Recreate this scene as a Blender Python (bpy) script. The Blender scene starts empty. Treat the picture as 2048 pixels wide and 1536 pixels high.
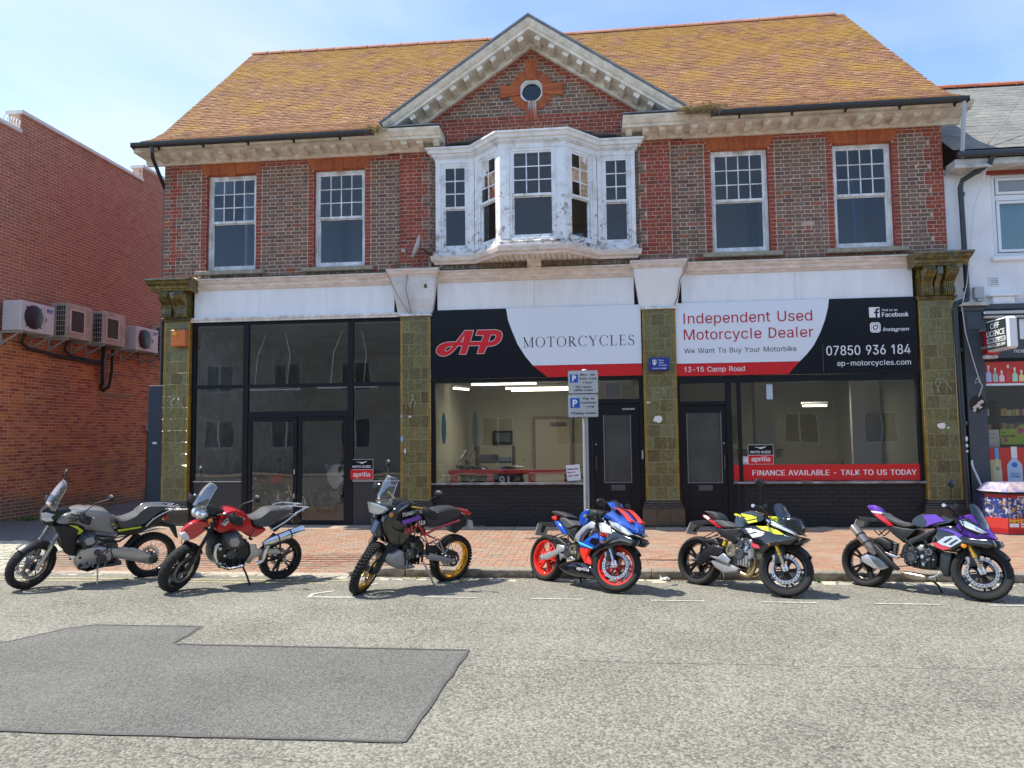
import bpy, bmesh, math, random
import numpy as np
from mathutils import Vector, Matrix
from mathutils.noise import noise as pnoise

random.seed(7)
S = bpy.context.scene
COL = S.collection
rad = math.radians

# ------------------------------------------------------------------ camera
cam_d = bpy.data.cameras.new('camera')
cam = bpy.data.objects.new('camera', cam_d)
COL.objects.link(cam)
S.camera = cam
cam_d.sensor_fit = 'HORIZONTAL'
cam_d.sensor_width = 36.0
cam_d.lens = 36.0 * 1450.0 / 2048.0
cam_d.clip_start = 0.1
cam_d.clip_end = 3000
CAM = Vector((0.0, -13.748, 1.80))
def cam_axes(yaw, pitch, roll):
 cy, sy, cp, sp, cr, sr = math.cos(yaw), math.sin(yaw), math.cos(pitch), math.sin(pitch), math.cos(roll), math.sin(roll)
 f = Vector((sy * cp, cy * cp, sp)); r = Vector((cy, -sy, 0)); u = r.cross(f)
 return cr * r + sr * u, -sr * r + cr * u, f
_r, _u, _f = cam_axes(rad(-6.03789), rad(3.91384), rad(-0.63497))
cam.matrix_world = Matrix(((_r.x, _u.x, -_f.x, CAM.x), (_r.y, _u.y, -_f.y, CAM.y), (_r.z, _u.z, -_f.z, CAM.z), (0, 0, 0, 1)))

# ------------------------------------------------------------------ light
SUN_EL, SUN_AZ = 60.0, 2.5          # light travels +X and a touch +Y
W = bpy.data.worlds.new('World'); S.world = W; W.use_nodes = True
def setup_world():
 nt = W.node_tree; N = nt.nodes; L = nt.links; N.clear()
 out = N.new('ShaderNodeOutputWorld'); bg = N.new('ShaderNodeBackground')
 sky = N.new('ShaderNodeTexSky'); sky.sky_type = 'NISHITA'; sky.sun_disc = False
 sky.sun_elevation = rad(SUN_EL); sky.sun_rotation = rad(270 - SUN_AZ)
 sky.air_density = 0.8; sky.dust_density = 0.15; sky.ozone_density = 1.3; sky.altitude = 60
 tc = N.new('ShaderNodeTexCoord'); mp = N.new('ShaderNodeMapping'); mp.inputs['Scale'].default_value = (1.0, 1.0, 2.6)
 mp.inputs['Location'].default_value = (3.1, 0.4, 0.2)
 n1 = N.new('ShaderNodeTexNoise'); n1.inputs['Scale'].default_value = 2.1; n1.inputs['Detail'].default_value = 7; n1.inputs['Roughness'].default_value = .52
 n1.inputs['Distortion'].default_value = .35
 cr = N.new('ShaderNodeValToRGB'); cr.color_ramp.elements[0].position = .42; cr.color_ramp.elements[1].position = .74
 mul = N.new('ShaderNodeMath'); mul.operation = 'MULTIPLY'; mul.inputs[1].default_value = .62
 mx = N.new('ShaderNodeMix'); mx.data_type = 'RGBA'
 mx.inputs['B'].default_value = (2.9, 3.15, 3.5, 1)
 L.new(tc.outputs['Generated'], mp.inputs[0]); L.new(mp.outputs[0], n1.inputs['Vector'])
 L.new(n1.outputs['Fac'], cr.inputs[0]); L.new(cr.outputs[0], mul.inputs[0])
 L.new(mul.outputs[0], mx.inputs['Factor']); L.new(sky.outputs[0], mx.inputs['A'])
 L.new(mx.outputs['Result'], bg.inputs[0]); bg.inputs[1].default_value = 0.15
 L.new(bg.outputs[0], out.inputs[0])
setup_world()
sun_d = bpy.data.lights.new('sun', 'SUN'); sun_d.energy = 2.85; sun_d.angle = rad(0.53); sun_d.color = (1.0, .94, .82)
sun = bpy.data.objects.new('sun', sun_d); COL.objects.link(sun)
_d = Vector((math.cos(rad(SUN_EL)) * math.cos(rad(SUN_AZ)), math.cos(rad(SUN_EL)) * math.sin(rad(SUN_AZ)), -math.sin(rad(SUN_EL))))
sun.rotation_euler = _d.to_track_quat('-Z', 'Y').to_euler()
sun.location = (-20, -2, 30)
S.view_settings.view_transform = 'Standard'; S.view_settings.look = 'None'
S.view_settings.exposure = 1.2; S.view_settings.gamma = 1.0; S.view_settings.use_curve_mapping = False
S.render.film_transparent = False
try:
 S.cycles.max_bounces = 8; S.cycles.transparent_max_bounces = 16
except Exception: pass

# ------------------------------------------------------------------ materials
MATS = {}
def _new(name):
 m = bpy.data.materials.new(name); m.use_nodes = True
 nt = m.node_tree
 return m, nt, nt.nodes, nt.links, nt.nodes['Principled BSDF']
def mat(name, col=(.5, .5, .5), rough=.6, metal=0., coat=0., bump=0., bscale=40., var=0., vscale=3., stretch=None, emit=None, es=0., spec=.5, vcol=None):
 """plain principled surface with optional colour mottling (var) and fine relief (bump)"""
 if name in MATS: return MATS[name]
 m, nt, N, L, b = _new(name)
 b.inputs['Base Color'].default_value = (*col, 1); b.inputs['Roughness'].default_value = rough
 b.inputs['Metallic'].default_value = metal; b.inputs['Coat Weight'].default_value = coat
 b.inputs['Specular IOR Level'].default_value = spec
 if coat: b.inputs['Coat Roughness'].default_value = .06
 if emit:
  b.inputs['Emission Color'].default_value = (*emit, 1); b.inputs['Emission Strength'].default_value = es
 if var or bump:
  g = N.new('ShaderNodeNewGeometry'); mp = N.new('ShaderNodeMapping'); L.new(g.outputs['Position'], mp.inputs[0])
  if stretch: mp.inputs['Scale'].default_value = stretch
  if var:
   n = N.new('ShaderNodeTexNoise'); n.inputs['Scale'].default_value = vscale; n.inputs['Detail'].default_value = 6; n.inputs['Roughness'].default_value = .65
   L.new(mp.outputs[0], n.inputs['Vector'])
   r = N.new('ShaderNodeValToRGB'); r.color_ramp.elements[0].position = .32; r.color_ramp.elements[1].position = .68
   lo = vcol or tuple(c * (1 - var) for c in col); hi = tuple(min(1, c * (1 + var * .35)) for c in col)
   r.color_ramp.elements[0].color = (*lo, 1); r.color_ramp.elements[1].color = (*hi, 1)
   L.new(n.outputs['Fac'], r.inputs[0]); L.new(r.outputs[0], b.inputs['Base Color'])
  if bump:
   n2 = N.new('ShaderNodeTexNoise'); n2.inputs['Scale'].default_value = bscale; n2.inputs['Detail'].default_value = 4
   L.new(mp.outputs[0], n2.inputs['Vector'])
   bp = N.new('ShaderNodeBump'); bp.inputs['Strength'].default_value = bump; bp.inputs['Distance'].default_value = .01
   L.new(n2.outputs['Fac'], bp.inputs['Height']); L.new(bp.outputs[0], b.inputs['Normal'])
 MATS[name] = m
 return m
def ramp(N, cols, interp='LINEAR'):
 r = N.new('ShaderNodeValToRGB'); cr = r.color_ramp; cr.interpolation = interp
 while len(cr.elements) > 1: cr.elements.remove(cr.elements[-1])
 for i, (p, c) in enumerate(cols):
  e = cr.elements[0] if i == 0 else cr.elements.new(p)
  e.position = p; e.color = (*c, 1)
 return r
def vmat(name, cols, rough=.8, noise_amt=.35, nscale=14., bump=.5, bscale=90., blotch=None, coat=0., grime=None):
 """one tint per piece (per island + per object), plus grain; blotch=(colour, scale, lo, hi) lays patches over pieces"""
 if name in MATS: return MATS[name]
 m, nt, N, L, b = _new(name)
 g = N.new('ShaderNodeNewGeometry'); oi = N.new('ShaderNodeObjectInfo')
 ad = N.new('ShaderNodeMath'); ad.operation = 'ADD'; fr = N.new('ShaderNodeMath'); fr.operation = 'FRACT'
 L.new(g.outputs['Random Per Island'], ad.inputs[0]); L.new(oi.outputs['Random'], ad.inputs[1]); L.new(ad.outputs[0], fr.inputs[0])
 r = ramp(N, cols); L.new(fr.outputs[0], r.inputs[0])
 n = N.new('ShaderNodeTexNoise'); n.inputs['Scale'].default_value = nscale; n.inputs['Detail'].default_value = 5; n.inputs['Roughness'].default_value = .7
 L.new(g.outputs['Position'], n.inputs['Vector'])
 mr = N.new('ShaderNodeMapRange'); mr.inputs['From Min'].default_value = .3; mr.inputs['From Max'].default_value = .7
 mr.inputs['To Min'].default_value = 1 - noise_amt; mr.inputs['To Max'].default_value = 1 + noise_amt * .6
 L.new(n.outputs['Fac'], mr.inputs['Value'])
 mx = N.new('ShaderNodeMix'); mx.data_type = 'RGBA'; mx.blend_type = 'MULTIPLY'; mx.inputs['Factor'].default_value = 1
 L.new(r.outputs[0], mx.inputs['A']); L.new(mr.outputs[0], mx.inputs['B'])
 last = mx.outputs['Result']
 for bl in (blotch or []):
  c, sc, lo, hi, amt = bl[:5]
  n3 = N.new('ShaderNodeTexNoise'); n3.inputs['Scale'].default_value = sc; n3.inputs['Detail'].default_value = 6; n3.inputs['Roughness'].default_value = .6
  src = g.outputs['Position']
  if len(bl) > 5:
   mpp = N.new('ShaderNodeMapping'); mpp.inputs['Location'].default_value = bl[5]; L.new(src, mpp.inputs[0]); src = mpp.outputs[0]
  L.new(src, n3.inputs['Vector'])
  ra = N.new('ShaderNodeMapRange'); ra.inputs['From Min'].default_value = lo; ra.inputs['From Max'].default_value = hi; ra.inputs['To Max'].default_value = amt
  fac = n3.outputs['Fac']
  if len(bl) > 6:   # weight along height: (z0, z1)
   sx = N.new('ShaderNodeSeparateXYZ'); L.new(g.outputs['Position'], sx.inputs[0])
   mz = N.new('ShaderNodeMapRange'); mz.inputs['From Min'].default_value = bl[6][0]; mz.inputs['From Max'].default_value = bl[6][1]
   mz.inputs['To Min'].default_value = bl[6][2]; mz.inputs['To Max'].default_value = bl[6][3]
   L.new(sx.outputs['Z'], mz.inputs['Value'])
   a2 = N.new('ShaderNodeMath'); a2.operation = 'ADD'; L.new(fac, a2.inputs[0]); L.new(mz.outputs[0], a2.inputs[1]); fac = a2.outputs[0]
  L.new(fac, ra.inputs['Value'])
  m3 = N.new('ShaderNodeMix'); m3.data_type = 'RGBA'; m3.inputs['B'].default_value = (*c, 1)
  L.new(ra.outputs[0], m3.inputs['Factor']); L.new(last, m3.inputs['A']); last = m3.outputs['Result']
 L.new(last, b.inputs['Base Color'])
 b.inputs['Roughness'].default_value = rough; b.inputs['Coat Weight'].default_value = coat
 if bump:
  n2 = N.new('ShaderNodeTexNoise'); n2.inputs['Scale'].default_value = bscale; n2.inputs['Detail'].default_value = 4
  L.new(g.outputs['Position'], n2.inputs['Vector'])
  bp = N.new('ShaderNodeBump'); bp.inputs['Strength'].default_value = bump; bp.inputs['Distance'].default_value = .004
  L.new(n2.outputs['Fac'], bp.inputs['Height']); L.new(bp.outputs[0], b.inputs['Normal'])
 MATS[name] = m
 return m
def glassmat(name, tint=(.8, .82, .82), refl=.10, rough=0.0):
 if name in MATS: return MATS[name]
 m = bpy.data.materials.new(name); m.use_nodes = True
 nt = m.node_tree; N = nt.nodes; L = nt.links; N.clear()
 o = N.new('ShaderNodeOutputMaterial'); t = N.new('ShaderNodeBsdfTransparent'); t.inputs[0].default_value = (*tint, 1)
 gl = N.new('ShaderNodeBsdfGlossy'); gl.inputs['Roughness'].default_value = rough; gl.inputs[0].default_value = (.95, .97, 1, 1)
 fr = N.new('ShaderNodeFresnel'); fr.inputs[0].default_value = 1.5
 ad = N.new('ShaderNodeMath'); ad.operation = 'ADD'; ad.inputs[1].default_value = refl - .04; ad.use_clamp = True
 g = N.new('ShaderNodeNewGeometry'); n = N.new('ShaderNodeTexNoise'); n.inputs['Scale'].default_value = 1.3; n.inputs['Detail'].default_value = 1
 bp = N.new('ShaderNodeBump'); bp.inputs['Strength'].default_value = .18; bp.inputs['Distance'].default_value = .01
 L.new(g.outputs['Position'], n.inputs['Vector']); L.new(n.outputs['Fac'], bp.inputs['Height']); L.new(bp.outputs[0], gl.inputs['Normal'])
 mx = N.new('ShaderNodeMixShader')
 L.new(fr.outputs[0], ad.inputs[0]); L.new(ad.outputs[0], mx.inputs[0]); L.new(t.outputs[0], mx.inputs[1]); L.new(gl.outputs[0], mx.inputs[2]); L.new(mx.outputs[0], o.inputs[0])
 MATS[name] = m
 return m

# ------------------------------------------------------------------ mesh helpers
class MB:
 def __init__(s): s.v = []; s.f = []; s.m = []; s.cur = 0
 def add(s, vs, fs):
  o = len(s.v); s.v += [tuple(p) for p in vs]
  s.f += [tuple(i + o for i in f) for f in fs]; s.m += [s.cur] * len(fs)
  return s
 def box(s, x0, x1, y0, y1, z0, z1, c=0.):
  if x0 > x1: x0, x1 = x1, x0
  if y0 > y1: y0, y1 = y1, y0
  if z0 > z1: z0, z1 = z1, z0
  c = min(c, (x1 - x0) * .45, (y1 - y0) * .45, (z1 - z0) * .45)
  if c <= 0:
   v = [(x, y, z) for z in (z0, z1) for y in (y0, y1) for x in (x0, x1)]
   return s.add(v, [(0, 2, 3, 1), (4, 5, 7, 6), (0, 1, 5, 4), (2, 6, 7, 3), (0, 4, 6, 2), (1, 3, 7, 5)])
  v = []; idx = {}
  for ix, x in ((0, x0), (1, x1)):
   for iy, y in ((0, y0), (1, y1)):
    for iz, z in ((0, z0), (1, z1)):
     sx, sy, sz = (1 if ix == 0 else -1), (1 if iy == 0 else -1), (1 if iz == 0 else -1)
     for k, p in enumerate(((x, y + sy * c, z + sz * c), (x + sx * c, y, z + sz * c), (x + sx * c, y + sy * c, z))):
      idx[(ix, iy, iz, k)] = len(v); v.append(p)
  I = lambda *a: idx[a]
  f = []
  f.append((I(0,0,0,0), I(0,0,1,0), I(0,1,1,0), I(0,1,0,0))); f.append((I(1,0,0,0), I(1,1,0,0), I(1,1,1,0), I(1,0,1,0)))
  f.append((I(0,0,0,1), I(1,0,0,1), I(1,0,1,1), I(0,0,1,1))); f.append((I(0,1,0,1), I(0,1,1,1), I(1,1,1,1), I(1,1,0,1)))
  f.append((I(0,0,0,2), I(0,1,0,2), I(1,1,0,2), I(1,0,0,2))); f.append((I(0,0,1,2), I(1,0,1,2), I(1,1,1,2), I(0,1,1,2)))
  for a in (0, 1):
   for b_ in (0, 1):
    q = [I(0,a,b_,1), I(1,a,b_,1), I(1,a,b_,2), I(0,a,b_,2)]; f.append(tuple(q if (a == b_) else q[::-1]))
    q = [I(a,0,b_,0), I(a,1,b_,0), I(a,1,b_,2), I(a,0,b_,2)]; f.append(tuple(q if (a != b_) else q[::-1]))
    q = [I(a,b_,0,0), I(a,b_,1,0), I(a,b_,1,1), I(a,b_,0,1)]; f.append(tuple(q if (a == b_) else q[::-1]))
  for a in (0, 1):
   for b_ in (0, 1):
    for c_ in (0, 1):
     q = [I(a,b_,c_,0), I(a,b_,c_,1), I(a,b_,c_,2)]; f.append(tuple(q if (a + b_ + c_) % 2 == 1 else q[::-1]))
  return s.add(v, f)
 def prism(s, poly, a, b, ax='y'):
  """poly in the two other axes, extruded from a to b along ax"""
  n = len(poly); v = []
  for t in (a, b):
   for p, q in poly:
    v.append((p, t, q) if ax == 'y' else (t, p, q) if ax == 'x' else (p, q, t))
  f = [tuple(range(n)), tuple(range(2 * n - 1, n - 1, -1))] + [(i, i + n, (i + 1) % n + n, (i + 1) % n) for i in range(n)]
  return s.add(v, f)
 def tube(s, path, r, n=8, cap=True, closed=False):
  P = [Vector(p) for p in path]; R = r if isinstance(r, (list, tuple)) else [r] * len(P)
  m = len(P); v = []; up = None
  for i, p in enumerate(P):
   if closed: t = (P[(i + 1) % m] - P[i - 1])
   else: t = (P[min(i + 1, m - 1)] - P[max(i - 1, 0)])
   if t.length < 1e-9: t = Vector((0, 0, 1))
   t.normalize()
   if up is None:
    up = Vector((0, 0, 1)) if abs(t.z) < .9 else Vector((0, 1, 0))
   a = up - t * up.dot(t)
   if a.length < 1e-6: a = t.orthogonal()
   a.normalize(); b = t.cross(a); up = a
   for k in range(n):
    an = 2 * math.pi * k / n
    v.append(p + (a * math.cos(an) + b * math.sin(an)) * R[i])
  f = []
  for i in range(m if closed else m - 1):
   j = (i + 1) % m
   for k in range(n):
    k2 = (k + 1) % n
    f.append((i * n + k, i * n + k2, j * n + k2, j * n + k))
  if cap and not closed:
   f.append(tuple(range(n - 1, -1, -1))); f.append(tuple((m - 1) * n + k for k in range(n)))
  return s.add(v, f)
 def lathe(s, prof, c=(0, 0, 0), ax='y', n=32, a0=0., a1=360., closed=False):
  """prof: (radius, along-axis)"""
  full = abs(a1 - a0) > 359; v = []; m = n if full else n + 1; k = len(prof)
  for i in range(m):
   an = rad(a0 + (a1 - a0) * i / n); ca, sa = math.cos(an), math.sin(an)
   for r, h in prof:
    p = (r * ca, h, r * sa) if ax == 'y' else (h, r * ca, r * sa) if ax == 'x' else (r * ca, r * sa, h)
    v.append((p[0] + c[0], p[1] + c[1], p[2] + c[2]))
  f = []
  for i in range(n):
   j = (i + 1) % m
   for q in range(k if closed else k - 1):
    q2 = (q + 1) % k
    f.append((i * k + q, j * k + q, j * k + q2, i * k + q2))
  return s.add(v, f)
 def ribbon(s, pts, w, z=None):
  """flat strip on the ground along pts (x,y[,z])"""
  v = []; f = []
  for i, p in enumerate(pts):
   a = pts[max(i - 1, 0)]; b = pts[min(i + 1, len(pts) - 1)]
   dx, dy = b[0] - a[0], b[1] - a[1]; l = math.hypot(dx, dy) or 1
   ww = w[i] if isinstance(w, list) else w
   zz = p[2] if len(p) > 2 else z
   v += [(p[0] - dy / l * ww / 2, p[1] + dx / l * ww / 2, zz), (p[0] + dy / l * ww / 2, p[1] - dx / l * ww / 2, zz)]
  for i in range(len(pts) - 1): f.append((2 * i, 2 * i + 1, 2 * i + 3, 2 * i + 2))
  return s.add(v, f)
 def xf(s, M):
  s.v = [tuple(M @ Vector(p)) for p in s.v]; return s
 def build(s, name, mt, parent=None, smooth=False, angle=None, **tags):
  me = bpy.data.meshes.new(name); me.from_pydata(s.v, [], s.f)
  mts = mt if isinstance(mt, (list, tuple)) else [mt]
  for m in mts: me.materials.append(m)
  if len(mts) > 1: me.polygons.foreach_set('material_index', s.m)
  if smooth: me.polygons.foreach_set('use_smooth', [True] * len(me.polygons))
  me.validate(); me.update()
  bm = bmesh.new(); bm.from_mesh(me); bmesh.ops.recalc_face_normals(bm, faces=bm.faces[:]); bm.to_mesh(me); bm.free()
  if smooth:
   try: me.set_sharp_from_angle(angle=rad(angle or 35))
   except Exception: pass
  o = bpy.data.objects.new(name, me); COL.objects.link(o)
  if parent: o.parent = parent
  for k, v in tags.items(): o[k] = v
  return o
def thing(name, label, cat, loc=(0, 0, 0), group=None, rot=None):
 o = bpy.data.objects.new(name, None); COL.objects.link(o); o.location = loc
 o.empty_display_size = .2
 if rot: o.rotation_euler = rot
 o['label'] = label; o['category'] = cat
 if group: o['group'] = group
 return o
def tag(o, label, cat, group=None):
 o['label'] = label; o['category'] = cat
 if group: o['group'] = group
 return o
def struct(o): o['kind'] = 'structure'; return o

# pieces: a template block with its four front edges eased; instances share mesh data, the remainder is one joined part
def block_template(c=.006, front='-y'):
 """unit block centred on 0, size 1, front face toward -Y eased by c (given in metres, applied at placement)"""
 return None
def piece_arrays(items, ease=.004):
 """items: (cx,cy,cz, sx,sy,sz, rotation 3x3 or None) with the eased front toward local -Y"""
 n = len(items); V = np.zeros((n, 12, 3))
 for i, (cx, cy, cz, sx, sy, sz, R) in enumerate(items):
  hx, hy, hz = sx / 2, sy / 2, sz / 2; e = min(ease, hx * .4, hz * .4)
  P = np.array([[-hx, hy, -hz], [hx, hy, -hz], [hx, hy, hz], [-hx, hy, hz],
                      [-hx, -hy + e, -hz], [hx, -hy + e, -hz], [hx, -hy + e, hz], [-hx, -hy + e, hz],
                      [-hx + e, -hy, -hz + e], [hx - e, -hy, -hz + e], [hx - e, -hy, hz - e], [-hx + e, -hy, hz - e]])
  if R is not None: P = P @ np.asarray(R).T
  V[i] = P + (cx, cy, cz)
 F0 = np.array([[0, 1, 5, 4], [1, 2, 6, 5], [2, 3, 7, 6], [3, 0, 4, 7], [4, 5, 9, 8], [5, 6, 10, 9], [6, 7, 11, 10], [7, 4, 8, 11], [8, 9, 10, 11]])
 return V, F0
def mass_mesh(name, V, F0):
 n, k, _ = V.shape
 F = (F0[None] + (np.arange(n) * k)[:, None, None]).reshape(-1, 4)
 me = bpy.data.meshes.new(name)
 me.vertices.add(n * k); me.vertices.foreach_set('co', V.reshape(-1).astype(np.float32))
 me.loops.add(F.size); me.loops.foreach_set('vertex_index', F.reshape(-1).astype(np.int32))
 me.polygons.add(len(F)); me.polygons.foreach_set('loop_start', np.arange(0, F.size, 4, dtype=np.int32))
 me.update(calc_edges=True); me.validate(); me.shade_flat()
 return me
_unit = {}
def pieces(name, items, mt, parent, limit=300, ease=.004, rest=None, M=None):
 """the `limit` items nearest the camera become objects called name; the rest one joined stuff part"""
 if not items: return
 pm = parent.matrix_world if parent else Matrix()
 key = lambda it: (it[0] + parent.location.x - CAM.x) ** 2 + (it[1] + parent.location.y - CAM.y) ** 2 + (it[2] + parent.location.z - CAM.z) ** 2
 order = sorted(items, key=key)
 sing, bulk = order[:limit], order[limit:]
 cache = {}
 for it in sing:
  cx, cy, cz, sx, sy, sz, R = it
  k = (round(sx, 2), round(sy, 2), round(sz, 2), mt.name, ease)
  if k not in cache:
   V, F0 = piece_arrays([(0, 0, 0, k[0], k[1], k[2], None)], ease)
   cache[k] = mass_mesh(name, V, F0); cache[k].materials.append(mt)
  o = bpy.data.objects.new(name, cache[k]); COL.objects.link(o); o.parent = parent
  o.location = (cx, cy, cz); o.scale = (sx / k[0], sy / k[1], sz / k[2])
  if R is not None: o.rotation_euler = Matrix([list(r) for r in R]).to_euler()
 if bulk:
  V, F0 = piece_arrays(bulk, ease)
  me = mass_mesh(rest or name + '_field', V, F0); me.materials.append(mt)
  o = bpy.data.objects.new(rest or name + '_field', me); COL.objects.link(o); o.parent = parent; o['kind'] = 'stuff'
def jr(a=.004):
 """small random rotation matrix"""
 ax, ay, az = (random.gauss(0, a) for _ in range(3))
 return [[1, -az, ay], [az, 1, -ax], [-ay, ax, 1]]

def textmesh(body, size, mt, name, parent, loc, rot=(math.pi / 2, 0, 0), bold=0., shear=0., align='LEFT', width=None, height=None, ext=.0015, sx=1., space=1., lines=1.):
 cu = bpy.data.curves.new(name, 'FONT'); cu.body = body; cu.size = size; cu.offset = bold; cu.shear = shear
 cu.extrude = ext; cu.align_x = align; cu.resolution_u = 3; cu.space_character = space; cu.space_line = lines
 o = bpy.data.objects.new(name, cu); COL.objects.link(o)
 dg = bpy.context.evaluated_depsgraph_get(); dg.update()
 me = bpy.data.meshes.new_from_object(o.evaluated_get(dg)); bpy.data.objects.remove(o)
 me.materials.clear(); me.materials.append(mt)
 xs = [v.co.x for v in me.vertices]; ys = [v.co.y for v in me.vertices]
 kx, ky = sx, 1.
 if xs and width:
  w = max(xs) - min(xs); kx = width / w
 if ys and height: ky = height / (max(ys) - min(ys))
 if xs:
  x0 = min(xs) if align == 'LEFT' else (min(xs) + max(xs)) / 2 if align == 'CENTER' else max(xs)
  y0 = min(ys) if height else 0
  for v in me.vertices: v.co.x = (v.co.x - x0) * kx; v.co.y = (v.co.y - y0) * ky
 ob = bpy.data.objects.new(name, me); COL.objects.link(ob); ob.parent = parent; ob.location = loc; ob.rotation_euler = rot
 return ob
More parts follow.
